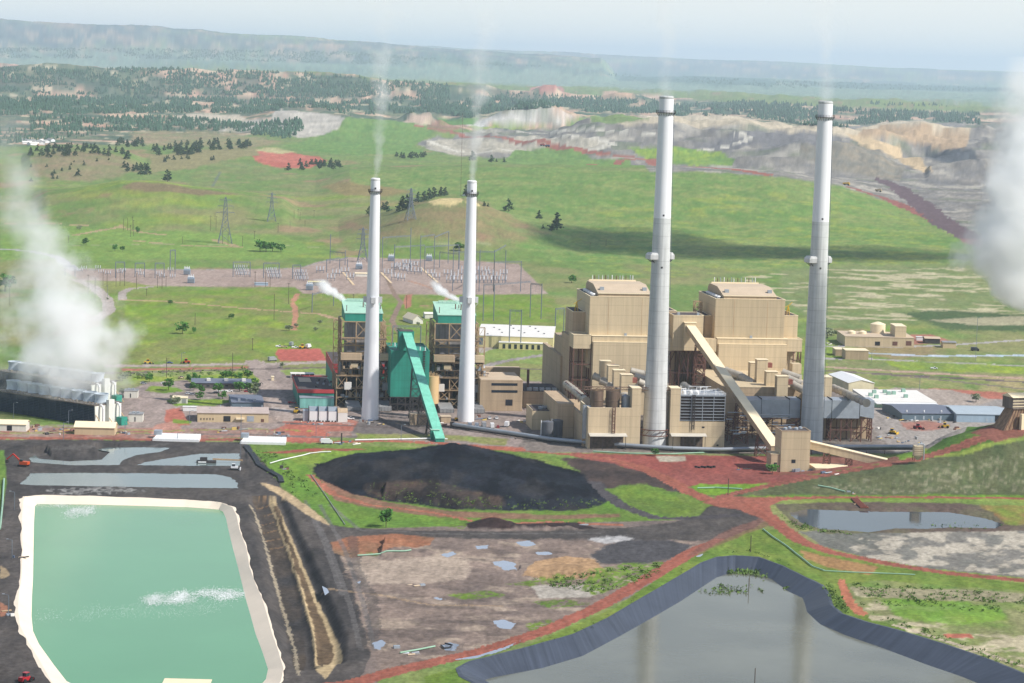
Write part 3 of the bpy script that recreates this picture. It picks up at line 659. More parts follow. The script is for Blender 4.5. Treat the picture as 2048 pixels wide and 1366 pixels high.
# ---------- lined ponds: cut the ground open inside the rim
HOLE = np.zeros(NV, bool)
RIM1 = [(46,1004),(50,994),(93,991),(180,993),(259,996),(370,1000),(425,1004),(444,1007),(465,1015),(473,1032),(479,1060),(493,1097),(499,1134),(512,1171),(524,1196),(534,1230),(544,1267),(557,1304),(567,1338),(562,1362),(545,1395),(330,1404),(150,1402),(104,1366),(78,1319),(55,1282),(40,1252),(36,1221),(38,1186),(43,1156),(45,1100),(44,1038)]
RIM2 = [(919,1338),(924,1334),(947,1323),(998,1310),(1072,1291),(1146,1270),(1216,1238),(1285,1196),(1355,1155),(1401,1127),(1433,1115),(1470,1112),(1517,1115),(1563,1132),(1609,1155),(1642,1171),(1656,1192),(1660,1210),(1679,1227),(1725,1243),(1794,1261),(1887,1289),(1980,1321),(2048,1349),(2200,1420),(2200,1520),(1500,1560),(1050,1500),(960,1372),(925,1352)]
def cutout(pts, z, deep):
    P = poly_xy(pts)
    xs = [p[0] for p in P]; ys = [p[1] for p in P]
    sel = (XX > min(xs)) & (XX < max(xs)) & (YY > min(ys)) & (YY < max(ys))
    m = pip(P, XX[sel], YY[sel]); d, _ = pline_dist(P+[P[0]], XX[sel], YY[sel])
    h = HOLE[sel]; h[m & (d > 1.2)] = True; HOLE[sel] = h
    zz = ZZ[sel]; zz[m] = np.minimum(zz[m], deep); ZZ[sel] = zz
    return P
# natural ponds: dip the ground and let a water sheet find its own shoreline
def basin(pts, depth=1.4, slope=7.0):
    P = poly_xy(pts, 0)
    xs = [p[0] for p in P]; ys = [p[1] for p in P]
    sel = (XX > min(xs)-12) & (XX < max(xs)+12) & (YY > min(ys)-12) & (YY < max(ys)+12)
    m = pip(P, XX[sel], YY[sel]); d, _ = pline_dist(P+[P[0]], XX[sel], YY[sel])
    d = np.where(m, d, -d)+1.2*SA[sel]
    z = -depth*np.clip((d+slope*.5)/slope, 0, 1)
    o = ZZ[sel]; ZZ[sel] = np.where(z < 0, np.minimum(o, z), o)
    return P
rim1 = cutout(RIM1, 0, -4.2); rim2 = cutout(RIM2, 0, -6.5)
# ---------- water bodies
def water_mat(name, rgb, rough=.06, bump=.12, mud=0.12, foam=None):
    M = bpy.data.materials.new(name); M.use_nodes = True; t = M.node_tree; N = t.nodes; L = t.links
    b = N['Principled BSDF']; b.inputs['Roughness'].default_value = rough; b.inputs['IOR'].default_value = 1.33
    b.inputs['Specular IOR Level'].default_value = .5
    tc = N.new('ShaderNodeTexCoord'); n = N.new('ShaderNodeTexNoise'); n.inputs['Scale'].default_value = .02; n.inputs['Detail'].default_value = 4
    L.new(tc.outputs['Object'], n.inputs['Vector'])
    mr = N.new('ShaderNodeMapRange'); mr.inputs[1].default_value = .3; mr.inputs[2].default_value = .7; mr.inputs[3].default_value = 1-mud; mr.inputs[4].default_value = 1+mud
    L.new(n.outputs['Fac'], mr.inputs[0])
    vm = N.new('ShaderNodeVectorMath'); vm.operation = 'SCALE'; vm.inputs[0].default_value = tuple(lin(rgb)*.8)
    L.new(mr.outputs[0], vm.inputs['Scale']); L.new(vm.outputs[0], b.inputs['Base Color'])
    n2 = N.new('ShaderNodeTexNoise'); n2.inputs['Scale'].default_value = .55; n2.inputs['Detail'].default_value = 3
    L.new(tc.outputs['Object'], n2.inputs['Vector'])
    bp = N.new('ShaderNodeBump'); bp.inputs['Strength'].default_value = bump; bp.inputs['Distance'].default_value = .25
    L.new(n2.outputs['Fac'], bp.inputs['Height']); L.new(bp.outputs[0], b.inputs['Normal'])
    return M
W_GREY = water_mat('grey pond water', (108,108,94), .08, .10, .22)
W_BLUE = water_mat('settling pond water', (112,126,124), .08, .08)
W_GREEN = water_mat('green pond water', (98,160,112), .16, .15, .04)
W_PUD = water_mat('puddle water', (150,160,176), .03, .02)  # pale blue base: mirrored sky brightness partly put into the colour
W_DARK = water_mat('dark pond water', (60,70,78), .05, .05)
def flat_sheet(name, P, z, M, label=None, **k):
    bm = bmesh.new(); vs = [bm.verts.new((p[0], p[1], z)) for p in P]
    f = bm.faces.new(vs)
    if f.normal.z < 0: f.normal_flip()
    bmesh.ops.triangulate(bm, faces=bm.faces[:])
    me = bpy.data.meshes.new(name); bm.to_mesh(me); bm.free()
    for q in me.polygons:
        pass
    me.materials.append(M); o = bpy.data.objects.new(name, me); col.objects.link(o)
    tag(o, label, kind='structure', **k); return o
def grow(P, d):
    c = np.mean(P, axis=0); return [c+(np.array(p)-c)*(1+d/max(1, np.hypot(*(np.array(p)-c)))) for p in P]
def dense(P, step=6):
    out = []
    for i in range(len(P)):
        a, b = np.array(P[i]), np.array(P[(i+1) % len(P)]); n = max(1, int(np.hypot(*(b-a))/step))
        out += [a+(b-a)*k/n for k in range(n)]
    return out
W1 = [(58,914),(80,904),(96,914),(150,918),(200,914),(212,904),(188,898),(215,893),(290,892),(342,893),(318,902),(270,908),(245,918),(238,928),(140,928),(62,922)]
W2 = [(272,928),(290,922),(350,912),(400,905),(478,904),(480,918),(478,930),(370,929)]
W3 = [(38,966),(62,944),(150,943),(300,944),(430,946),(462,952),(476,964),(476,974),(360,973),(180,970),(70,968)]
W4 = [(1578,1024),(1610,1016),(1680,1018),(1760,1021),(1820,1021),(1900,1022),(1970,1034),(2008,1046),(1990,1054),(1900,1052),(1850,1055),(1790,1054),(1738,1062),(1690,1058),(1640,1055),(1604,1044)]
for nm, Wp, M in (('settling_pond', W1, W_BLUE), ('settling_pond', W2, W_BLUE), ('settling_pond', W3, W_BLUE), ('reservoir_pond', W4, W_DARK)):
    P = basin(Wp); flat_sheet(nm+'_water', grow(P, 5), -.7, M, cat='pond')
PUD = [([(985,1122),(1010,1120),(1035,1126),(1030,1132),(1036,1140),(1008,1140),(1000,1132),(986,1128)]),([(1030,1082),(1060,1080),(1074,1090),(1046,1092)]),([(952,1091),(975,1089),(978,1096),(955,1097)]),([(1070,1103),(1100,1102),(1108,1108),(1076,1109)]),
       ([(880,1108),(905,1102),(914,1106),(895,1114)]),([(984,1240),(1010,1238),(1030,1246),(1024,1258),(1000,1256)]),([(745,1284),(762,1278),(772,1284),(760,1298),(748,1296)]),([(882,1290),(900,1283),(920,1288),(912,1300),(890,1300)]),
       ([(860,1192),(893,1196),(880,1199)]),([(890,1320),(960,1308),(1010,1292),(1040,1280),(1010,1298),(950,1316)]),([(1385,1114),(1412,1104),(1400,1112)]),([(1150,1048),(1180,1046),(1175,1050)]),([(645,1172),(656,1180),(650,1188)]),([(712,1162),(722,1160),(720,1168)])]
for q in PUD:
    P = basin(q, .5, 3.0); flat_sheet('puddle', grow(P, 1.5), -.27, W_PUD, cat='puddle')

# liner slope strips from rim to the water line
def liner(name, outer, inner, zi, M, lip=1.5, n=6, sub=6, wavy=1.5, **k):
    """outer / inner: matched pixel loops; inner at level zi"""
    O = poly_xy(outer, 0); I = poly_xy(inner, zi)
    def res(P, m=sub):
        o = []
        for i in range(len(P)):
            a, b = np.array(P[i]), np.array(P[(i+1) % len(P)])
            o += [a+(b-a)*k_/m for k_ in range(m)]
        return o
    O, I = res(O), res(I); N_ = len(O); vs = []; fs = []
    for i in range(N_):
        o, q = O[i], I[i]; d = (o-q)/max(1e-3, np.hypot(*(o-q)))
        wob = wavy*(fbm(np.array([i*.45]), np.array([3.3]), 3, 4)[0]-.5)
        vs.append((*(o+d*(lip+wob)), .12)); vs.append((*o, .22))
        for j in range(1, n+1):
            s = j/n; p = o*(1-s)+q*s; vs.append((p[0], p[1], .22+(zi-.22)*s))
        p = q-d*3; vs.append((p[0], p[1], zi-1.5))
    m_ = n+3
    for i in range(N_):
        i2 = (i+1) % N_
        for j in range(m_-1): fs.append((i*m_+j, i2*m_+j, i2*m_+j+1, i*m_+j+1))
    b = MB(); b.add(vs, fs); ob = b.build(name, M, None, smooth=False, **k)
    me = ob.data; run = np.concatenate([[0], np.cumsum([float(np.hypot(*(O[i+1]-O[i]))) for i in range(N_-1)])])
    at_ = me.attributes.new('along', 'FLOAT', 'POINT'); at_.data.foreach_set('value', np.repeat(run, m_).astype(np.float32))
    bm = bmesh.new(); bm.from_mesh(me); bmesh.ops.recalc_face_normals(bm, faces=bm.faces[:])
    if sum(f.normal.z for f in bm.faces) < 0: bmesh.ops.reverse_faces(bm, faces=bm.faces[:])
    bm.to_mesh(me); bm.free()
    return I
IN1 = [(70,1012),(74,1008),(89,1008),(180,1009),(259,1011),(370,1014),(415,1017),(437,1019),(446,1023),(452,1036),(457,1060),(466,1097),(476,1134),(485,1171),(491,1196),(501,1230),(511,1267),(525,1304),(536,1338),(532,1358),(516,1376),(330,1384),(172,1382),(133,1362),(108,1330),(78,1288),(66,1262),(63,1232),(64,1193),(66,1156),(67,1100),(68,1045)]
IN2 = [(969,1360),(975,1358),(990,1354),(1017,1349),(1085,1336),(1165,1312),(1240,1272),(1300,1238),(1362,1202),(1401,1176),(1433,1155),(1470,1143),(1507,1143),(1544,1159),(1577,1183),(1605,1196),(1610,1208),(1614,1224),(1640,1248),(1690,1270),(1760,1294),(1850,1328),(1920,1352),(1970,1372),(2110,1440),(2120,1500),(1500,1540),(1090,1480),(1010,1385),(985,1370)]
BEACH = mat('cream liner', (238,222,200), .9, var=.05, scale=.08, bump=.2)
LINER = mat('blue grey liner', (62,68,80), .5, var=.16, scale=.05, spec=.45, bump=.3, bscale=.25)
_t = LINER.node_tree; _b = _t.nodes['Principled BSDF']; _a = _t.nodes.new('ShaderNodeAttribute'); _a.attribute_name = 'along'
_n = _t.nodes.new('ShaderNodeTexNoise'); _n.noise_dimensions = '1D'; _n.inputs['Scale'].default_value = .3; _n.inputs['Detail'].default_value = 3; _n.inputs['Roughness'].default_value = .75
_t.links.new(_a.outputs['Fac'], _n.inputs['W']); _r = _t.nodes.new('ShaderNodeMapRange'); _r.inputs[1].default_value = .3; _r.inputs[2].default_value = .75; _r.inputs[3].default_value = .8; _r.inputs[4].default_value = 1.35
_t.links.new(_n.outputs['Fac'], _r.inputs[0]); _s = _t.nodes.new('ShaderNodeVectorMath'); _s.operation = 'SCALE'
_src = _b.inputs['Base Color'].links[0].from_socket; _t.links.new(_src, _s.inputs[0]); _t.links.new(_r.outputs[0], _s.inputs['Scale']); _t.links.new(_s.outputs[0], _b.inputs['Base Color'])
P = liner('pond_liner', RIM1, IN1, -2.6, BEACH, wavy=4.5, kind='structure'); flat_sheet('green_pond_water', grow(P, 1.5), -2.6, W_GREEN)
P = liner('pond_liner', RIM2, IN2, -4.5, LINER, wavy=1.0, kind='structure'); flat_sheet('reservoir_water', grow(P, 1.5), -4.5, W_GREY)

# ---------- ground sheets, one object per surface
GM = bpy.data.materials.new('ground surface'); GM.use_nodes = True
t = GM.node_tree; N = t.nodes; L = t.links; b = N['Principled BSDF']
b.inputs['Roughness'].default_value = .95; b.inputs['Specular IOR Level'].default_value = .08
at = N.new('ShaderNodeAttribute'); at.attribute_name = 'Col'
tc = N.new('ShaderNodeTexCoord'); n = N.new('ShaderNodeTexNoise'); n.inputs['Scale'].default_value = .35; n.inputs['Detail'].default_value = 6; n.inputs['Roughness'].default_value = .7
L.new(tc.outputs['Object'], n.inputs['Vector'])
mr = N.new('ShaderNodeMapRange'); mr.inputs[1].default_value = .3; mr.inputs[2].default_value = .7; mr.inputs[3].default_value = .72; mr.inputs[4].default_value = 1.28
L.new(n.outputs['Fac'], mr.inputs[0])
vm = N.new('ShaderNodeVectorMath'); vm.operation = 'SCALE'
L.new(at.outputs['Color'], vm.inputs[0]); L.new(mr.outputs[0], vm.inputs['Scale']); L.new(vm.outputs[0], b.inputs['Base Color'])
bp = N.new('ShaderNodeBump'); bp.inputs['Strength'].default_value = .5; bp.inputs['Distance'].default_value = .6
L.new(n.outputs['Fac'], bp.inputs['Height']); L.new(bp.outputs[0], b.inputs['Normal'])
rows, cols_ = XX.shape
vid = np.arange(rows*cols_).reshape(rows, cols_)
q = np.stack([vid[:-1,:-1], vid[:-1,1:], vid[1:,1:], vid[1:,:-1]], -1).reshape(-1, 4)
fc = CLS[:-1,:-1].reshape(-1)
keep = ~(HOLE[:-1,:-1]&HOLE[1:,:-1]&HOLE[:-1,1:]&HOLE[1:,1:]).reshape(-1)
VV = np.stack([XX, YY, ZZ], -1).reshape(-1, 3); CC = COL.reshape(-1, 3)
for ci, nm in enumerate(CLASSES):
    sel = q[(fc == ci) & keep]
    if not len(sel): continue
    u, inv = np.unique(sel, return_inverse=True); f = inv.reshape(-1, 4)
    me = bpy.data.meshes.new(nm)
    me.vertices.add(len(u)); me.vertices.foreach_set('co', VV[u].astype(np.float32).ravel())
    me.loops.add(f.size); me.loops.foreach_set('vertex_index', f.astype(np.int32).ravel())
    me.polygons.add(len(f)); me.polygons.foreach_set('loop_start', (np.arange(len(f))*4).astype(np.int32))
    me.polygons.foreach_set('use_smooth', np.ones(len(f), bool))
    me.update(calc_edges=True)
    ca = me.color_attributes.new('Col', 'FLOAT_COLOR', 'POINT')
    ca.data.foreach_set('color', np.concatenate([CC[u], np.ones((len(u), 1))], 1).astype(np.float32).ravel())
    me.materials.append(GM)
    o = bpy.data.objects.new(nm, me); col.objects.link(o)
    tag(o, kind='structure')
    if nm == 'coal_pile': tag(o, 'black coal stockpile with a cone under the green conveyor', 'coal pile')
# broad ground under and around everything, to the horizon
B = MB(); B.box(-90000, 90000, -3000, 90000, -222, -220)
B.build('bedrock', GM and mat('bedrock soil', (120,130,90)), kind='structure')
# ================================================================ building kit
class Fr:
    """local frame of a building: origin seen at a pixel of the photo, yaw in degrees, metres inside"""
    def __init__(s, px, py, yaw=8.0, z=0.0, auto=False):
        h = hit(px, py) if auto else hit(px, py, z)
        if auto: z = ground_z(*h)
        s.o = np.array([h[0], h[1], z]); s.a = R(yaw)
        s.ux = np.array([math.cos(s.a), math.sin(s.a), 0]); s.uy = np.array([-math.sin(s.a), math.cos(s.a), 0])
    def W(s, x, y, z): return s.o+x*s.ux+y*s.uy+np.array([0, 0, z])
    def L(s, p):
        d = np.array(p)-s.o; return (float(d@s.ux), float(d@s.uy), float(d[2]))
    def sx(s, px, y, z):
        b = s.W(0, y, z)-np.array([0, 0, CAMH]); k = px-1024
        return (k*(b@V_F)-FOC*(b@V_R))/(FOC*(s.ux@V_R)-k*(s.ux@V_F))
    def sz(s, py, x, y):
        b = s.W(x, y, 0)-np.array([0, 0, CAMH]); k = 683-py; u = np.array([0, 0, 1.])
        return (k*(b@V_F)-FOC*(b@V_U))/(FOC*(u@V_U)-k*(u@V_F))
    def ext(s, pl, pr, pt, pb=None, y=0.0):
        """local x0, x1, z0, z1 of a front face at depth y seen between those pixels"""
        zm = 5.0
        for _ in range(4):
            x0 = s.sx(pl, y, zm); z1 = s.sz(pt, x0, y); z0 = 0.0 if pb is None else s.sz(pb, x0, y); zm = (z0+z1)/2
        return x0, s.sx(pr, y, zm), z0, z1
    def box(s, mb, pl, pr, pt, pb, y0, y1):
        x0, x1, z0, z1 = s.ext(pl, pr, pt, pb, y0); mb.box(x0, x1, y0, y1, z0, z1); return x0, x1, z0, z1
    def root(s, name, label, cat, group=None):
        return empty(name, tuple(s.o), s.a, label=label, cat=cat, group=group)

def lattice(mb, x0, x1, y0, y1, zs, nx, ny=1, w=.5, faces='fblr', cross=True):
    xs = np.linspace(x0, x1, nx+1); ys = np.linspace(y0, y1, ny+1)
    cols = set()
    for x in xs:
        for y in ys:
            if x in (x0, x1) or y in (y0, y1): mb.bar((x,y,zs[0]), (x,y,zs[-1]), w)
    for z in zs[1:]:
        for y in (y0, y1): mb.bar((x0,y,z), (x1,y,z), w*.9)
        for x in (x0, x1): mb.bar((x,y0,z), (x,y1,z), w*.9)
    if not cross: return
    for k in range(len(zs)-1):
        a, b = zs[k], zs[k+1]
        if 'f' in faces:
            for i in range(nx):
                if (i+k) % 2 == 0: mb.bar((xs[i],y0,a), (xs[i+1],y0,b), w*.6); mb.bar((xs[i+1],y0,a), (xs[i],y0,b), w*.6)
        if 'b' in faces:
            for i in range(nx):
                if (i+k) % 2: mb.bar((xs[i],y1,a), (xs[i+1],y1,b), w*.6)
        for f, x in (('l', x0), ('r', x1)):
            if f in faces:
                for j in range(ny): mb.bar((x,ys[j],a), (x,ys[j+1],b), w*.6); mb.bar((x,ys[j+1],a), (x,ys[j],b), w*.6)
def rail(mb, pts, h=1.1, step=2.5, w=.09):
    for a, b in zip(pts[:-1], pts[1:]):
        a, b = Vector(a), Vector(b); n = max(1, int((b-a).length/step)); up = Vector((0,0,h))
        mb.bar(a+up, b+up, w); mb.bar(a+up*.5, b+up*.5, w*.7)
        for i in range(n+1):
            p = a.lerp(b, i/n); mb.bar(p, p+up, w)

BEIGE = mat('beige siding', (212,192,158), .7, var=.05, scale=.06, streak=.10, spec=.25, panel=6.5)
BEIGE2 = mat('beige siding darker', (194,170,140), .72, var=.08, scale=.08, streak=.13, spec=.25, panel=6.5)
BROOF = mat('beige roof', (202,182,156), .8, var=.08, scale=.12)
CREAMR = mat('cream roof sheet', (246,228,192), .6, var=.04, scale=.2)
DROOF = mat('dark tar roof', (86,78,78), .9, var=.18, scale=.2)
TEAL = mat('teal siding', (48,146,126), .6, var=.10, scale=.15, streak=.16, spec=.35, panel=5)
TEALR = mat('light teal roof', (172,212,190), .6, var=.06, scale=.25, streak=.05)
TEALC = mat('light teal gallery', (126,204,178), .6, var=.12, scale=.25, streak=.06, panel=7)
REDP = mat('red trim', (190,70,72), .6, var=.08)
STEELB = mat('tan structural steel', (176,150,118), .7, var=.22, scale=.4)
STEELR = mat('red brown steel', (112,78,68), .7, var=.2, scale=.4)
STEELD = mat('dark steel', (66,62,62), .6, var=.25, scale=.4)
GALV = mat('galvanised sheet', (172,180,188), .45, metal=.35, var=.12, scale=.25, spec=.5)
GALVP = mat('galvanised poles', (122,130,142), .5, metal=.3, var=.08)
GREYP = mat('grey plant panels', (150,150,150), .6, var=.15, scale=.3, streak=.15)
WHITE = mat('white paint', (238,238,236), .5, var=.03, streak=.05)
CONC = mat('raw concrete', (208,210,208), .85, var=.09, scale=.12, streak=.16, bump=.2, panel=7.5)
CONCW = mat('white painted concrete', (238,238,240), .7, var=.02, scale=.1, streak=.04)
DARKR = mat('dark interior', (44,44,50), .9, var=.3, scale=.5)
GLASSD = mat('dark window glass', (40,48,58), .15, var=.1, spec=.8)
SLATE = mat('slate blue roof', (112,118,132), .6, var=.06, scale=.2, streak=.04)
SLATEW = mat('slate blue wall', (104,122,134), .65, var=.05, scale=.2, streak=.06)
LBLUE = mat('pale blue wall', (160,180,196), .6, var=.05, scale=.2, streak=.06)
LBLUER = mat('pale blue roof', (172,184,192), .6, var=.06, scale=.2)
WROOF = mat('off white roof', (232,228,220), .7, var=.05, scale=.12)
YWALL = mat('pale yellow wall', (216,204,150), .7, var=.05)
WOODP = mat('weathered wood pole', (92,80,70), .9, var=.2)
YELLOW = mat('safety yellow', (222,180,50), .5, var=.08)
ORANGE = mat('machine orange', (206,84,42), .5, var=.1)
BLACKR = mat('black rubber', (34,34,36), .8, var=.1)

# ---------------------------------------------------------------- chimneys
def chimney(bx, by, tx, ty, wb, wt, label, grp, concrete_to=None, lab2=None):
    o = hit(bx, by, 0); o3 = np.array([o[0], o[1], 0.0])
    f = Fr(bx, by, 0); H = f.sz(ty, 0, 0); D = o[1]
    rb, rt = wb/2*D/FOC, wt/2*D/FOC
    root = empty('chimney', (o[0], o[1], 0), label=label, cat='chimney', group=grp)
    def rad(z):
        s = z/H; return rb+(rt-rb)*(1.28*s-.28*s*s)
    split = f.sz(concrete_to, 0, 0) if concrete_to else 0
    n = 40
    if split:
        MB().lathe([(rad(z), z) for z in np.linspace(0, split, 12)], n=n, cap=False).build('lower_shaft', CONC, root, True, label='bare streaked grey concrete lower shaft')
        MB().lathe([(rad(z)+.03, z) for z in np.linspace(split, H-1.2, 12)], n=n, cap=False).build('upper_shaft', CONCW, root, True, label='white painted upper shaft')
    else:
        MB().lathe([(rad(z), z) for z in np.linspace(0, H-1.2, 18)], n=n, cap=False).build('shaft', CONCW, root, True)
    q = MB().lathe([(rt*.99, H-1.4), (rt*1.0, H-1.1)], n=n, cap=False).build('dark_band', STEELD, root)
    MB().lathe([(rt*.96, H-1.2), (rt*1.02, H-.9), (rt*1.0, H), (rt*.72, H+.4), (rt*.68, H-2.5)], n=n, cap=False).build('lip', WHITE if not split else CONC, root, True)
    MB().lathe([(rt*.7, H-2.6), (.01, H-2.6)], n=n, cap=False).build('flue', DARKR, root)
    zc = H-(9.5 if split else 8.0)
    g = MB(); g.lathe([(rad(zc), zc-.2), (rad(zc)+1.5, zc-.1), (rad(zc)+1.5, zc+.15), (rad(zc), zc+.15)], n=n, cap=False)
    for i in range(20):
        a = 2*math.pi*i/20; r1 = rad(zc)+1.45; r0 = rad(zc-2)+.05; ca, sa = math.cos(a), math.sin(a)
        g.bar((r1*ca, r1*sa, zc), (r0*ca, r0*sa, zc-2.0), .16); g.bar((r1*ca, r1*sa, zc), (r1*ca, r1*sa, zc+1.3), .12)
        b_ = 2*math.pi*(i+1)/20
        for zz in (.7, 1.3): g.bar((r1*ca, r1*sa, zc+zz), (r1*math.cos(b_), r1*math.sin(b_), zc+zz), .1)
    g.build('gallery', STEELD, root)
    for zz in ((H-5.5,) if not split else (split+2.4, H*.52)):
        r0 = rad(zz); MB().bar((.1*r0, -r0*.985, zz-.5), (.1*r0, -r0*.985-.22, zz-.5), 1.0, 1.0).build('vent_opening', STEELD, root)
    lad = MB(); r0 = rad(H*.45)
    for s_ in (-.35, .35): lad.bar((rad(2)+.45, s_, 2), (rad(H-10)+.45, s_, H-10), .14)
    for zz in np.arange(3, H-10, 2.2): r1 = rad(zz)+.3; lad.bar((r1, -.35, zz), (r1, .35, zz), .1); lad.bar((r1-.35, 0, zz), (r1+.1, 0, zz), .12)
    lad.build('ladder', GALVP, root)
    return root, rad, H, f
WS = []
r, rad, H, f = chimney(740, 838, 753, 357, 35, 18.5, 'slim white chimney on the left, smoking, in front of the first teal topped boiler', 'slim white chimneys')
WS.append((r, rad, H, f))
r, rad, H, f = chimney(931, 842, 945.5, 362, 35, 19, 'slim white chimney right of the green conveyor, in front of the second teal topped boiler', 'slim white chimneys')
WS.append((r, rad, H, f))
for r, rad, H, f in WS:           # square sampling boxes part way up
    zz = f.sz(601, 0, -6); 
    for k, a in enumerate((0, -math.pi*.46, math.pi)):
        rr = rad(zz); ca, sa = math.cos(a), math.sin(a); g = MB()
        g.prism([(rr*ca*.9-1.6*sa, rr*sa*.9+1.6*ca), (rr*ca*.9+1.6*sa, rr*sa*.9-1.6*ca), ((rr+1.9)*ca+1.3*sa, (rr+1.9)*sa-1.3*ca), ((rr+1.9)*ca-1.3*sa, (rr+1.9)*sa+1.3*ca)], zz-1.8, zz+1.8)
        g.bar(((rr)*ca, rr*sa, zz-4.2), ((rr+2.0)*ca, (rr+2.0)*sa, zz-2.1), .3)
        g.build('sampling_box', mat('pale box', (206,206,206), .7), r)
BS = []
r, rad, H, f = chimney(1308, 893, 1333, 193, 50, 28.5, 'tall grey and white chimney between the beige scrubber blocks, left of the sloping cream gallery', 'tall two tone chimneys', 436)
BS.append((r, rad, H, f))
r, rad, H, f = chimney(1622, 886, 1649.5, 203, 46, 28.5, 'tall grey and white chimney at the right beside the silver duct', 'tall two tone chimneys', 443)
BS.append((r, rad, H, f))
for (r, rad, H, f), py in zip(BS, (512, 519)):
    zz = f.sz(py, 0, 0); rr = rad(zz); w_ = rr+3.5
    for nm, (ax, ay) in (('platform', (-1, -.45)), ('platform', (1, .35))):
        l = math.hypot(ax, ay); ax, ay = ax/l, ay/l; tx_, ty_ = -ay, ax
        big = ax < 0
        hw, out = (4.2, 3.1) if big else (2.4, 2.6)
        pts = [(ax*rr*.7+tx_*hw, ay*rr*.7+ty_*hw), (ax*rr*.7-tx_*hw, ay*rr*.7-ty_*hw), (ax*(rr+out)-tx_*hw*.8, ay*(rr+out)-ty_*hw*.8), (ax*(rr+out)+tx_*hw*.8, ay*(rr+out)+ty_*hw*.8)]
        if (pts[1][0]-pts[0][0])*(pts[2][1]-pts[0][1])-(pts[1][1]-pts[0][1])*(pts[2][0]-pts[0][0]) < 0: pts = pts[::-1]
        g = MB(); g.prism(pts, zz-1.8, zz+.8)
        top = [(p[0]*.86, p[1]*.86) for p in pts]
        g.add([(*p, zz+.8) for p in pts]+[(*p, zz+2.2) for p in top], [(0,1,5,4),(1,2,6,5),(2,3,7,6),(3,0,4,7),(4,5,6,7)])
        g.build(nm, mat('grey platform panels', (206,206,204), .8, var=.15, streak=.2), r)
        g = MB(); 
        for s_ in (-.7, 0, .7): g.bar((ax*(rr+out)*.9+tx_*hw*s_, ay*(rr+out)*.9+ty_*hw*s_, zz-1.7), (ax*rr*.8+tx_*hw*s_*.5, ay*rr*.8+ty_*hw*s_*.5, zz-4.5), .35)
        g.build('bracket', STEELD, r)
# ================================================================ green topped units
def box_thing(name, label, cat, fr, pl, pr, pt, pb, y1, wall, roof, y0=0, group=None, rise=0.0, axis='x', eave=.25, rt=None, curb=None):
    """simple building: wall block with a separate roof slab / gable"""
    root = fr.root(name, label, cat, group)
    x0, x1, z0, z1 = fr.ext(pl, pr, pt, pb, y0)
    if rise:
        MB().gable(x0, x1, y0, y1, z0, z1, z1+rise, axis).build('wall', wall, root)
        g = MB(); e = eave+.25; t_ = .22
        if axis == 'x':
            ym = (y0+y1)/2; k_ = rise/(ym-y0)
            for s_, ya in ((0, y0-e), (1, y1+e)):
                za = z1-k_*e+.05; zr = z1+rise+.05
                g.add([(x0-e,ya,za),(x1+e,ya,za),(x1+e,ym,zr),(x0-e,ym,zr),(x0-e,ya,za+t_),(x1+e,ya,za+t_),(x1+e,ym,zr+t_),(x0-e,ym,zr+t_)],
                      [(0,1,2,3),(4,7,6,5),(0,4,5,1),(1,5,6,2),(2,6,7,3),(3,7,4,0)])
        else:
            xm = (x0+x1)/2; k_ = rise/(xm-x0)
            for xa in (x0-e, x1+e):
                za = z1-k_*e+.05; zr = z1+rise+.05
                g.add([(xa,y0-e,za),(xa,y1+e,za),(xm,y1+e,zr),(xm,y0-e,zr),(xa,y0-e,za+t_),(xa,y1+e,za+t_),(xm,y1+e,zr+t_),(xm,y0-e,zr+t_)],
                      [(0,1,2,3),(4,7,6,5),(0,4,5,1),(1,5,6,2),(2,6,7,3),(3,7,4,0)])
        g.build('roof', roof, root)
    else:
        MB().box(x0, x1, y0, y1, z0, z1).build('wall', wall, root)
        MB().box(x0-eave, x1+eave, y0-eave, y1+eave, z1, z1+.35).build('roof', roof, root)
    return root, x0, x1, z0, z1
def door(root, fr, pl, pr, pt, pb, y, m_, name='door'):
    x0, x1, z0, z1 = fr.ext(pl, pr, pt, pb, y)
    z0 = max(z0, .02)
    return MB().box(x0, x1, y-.12, y+.1, z0, z1).build(name, m_, root)

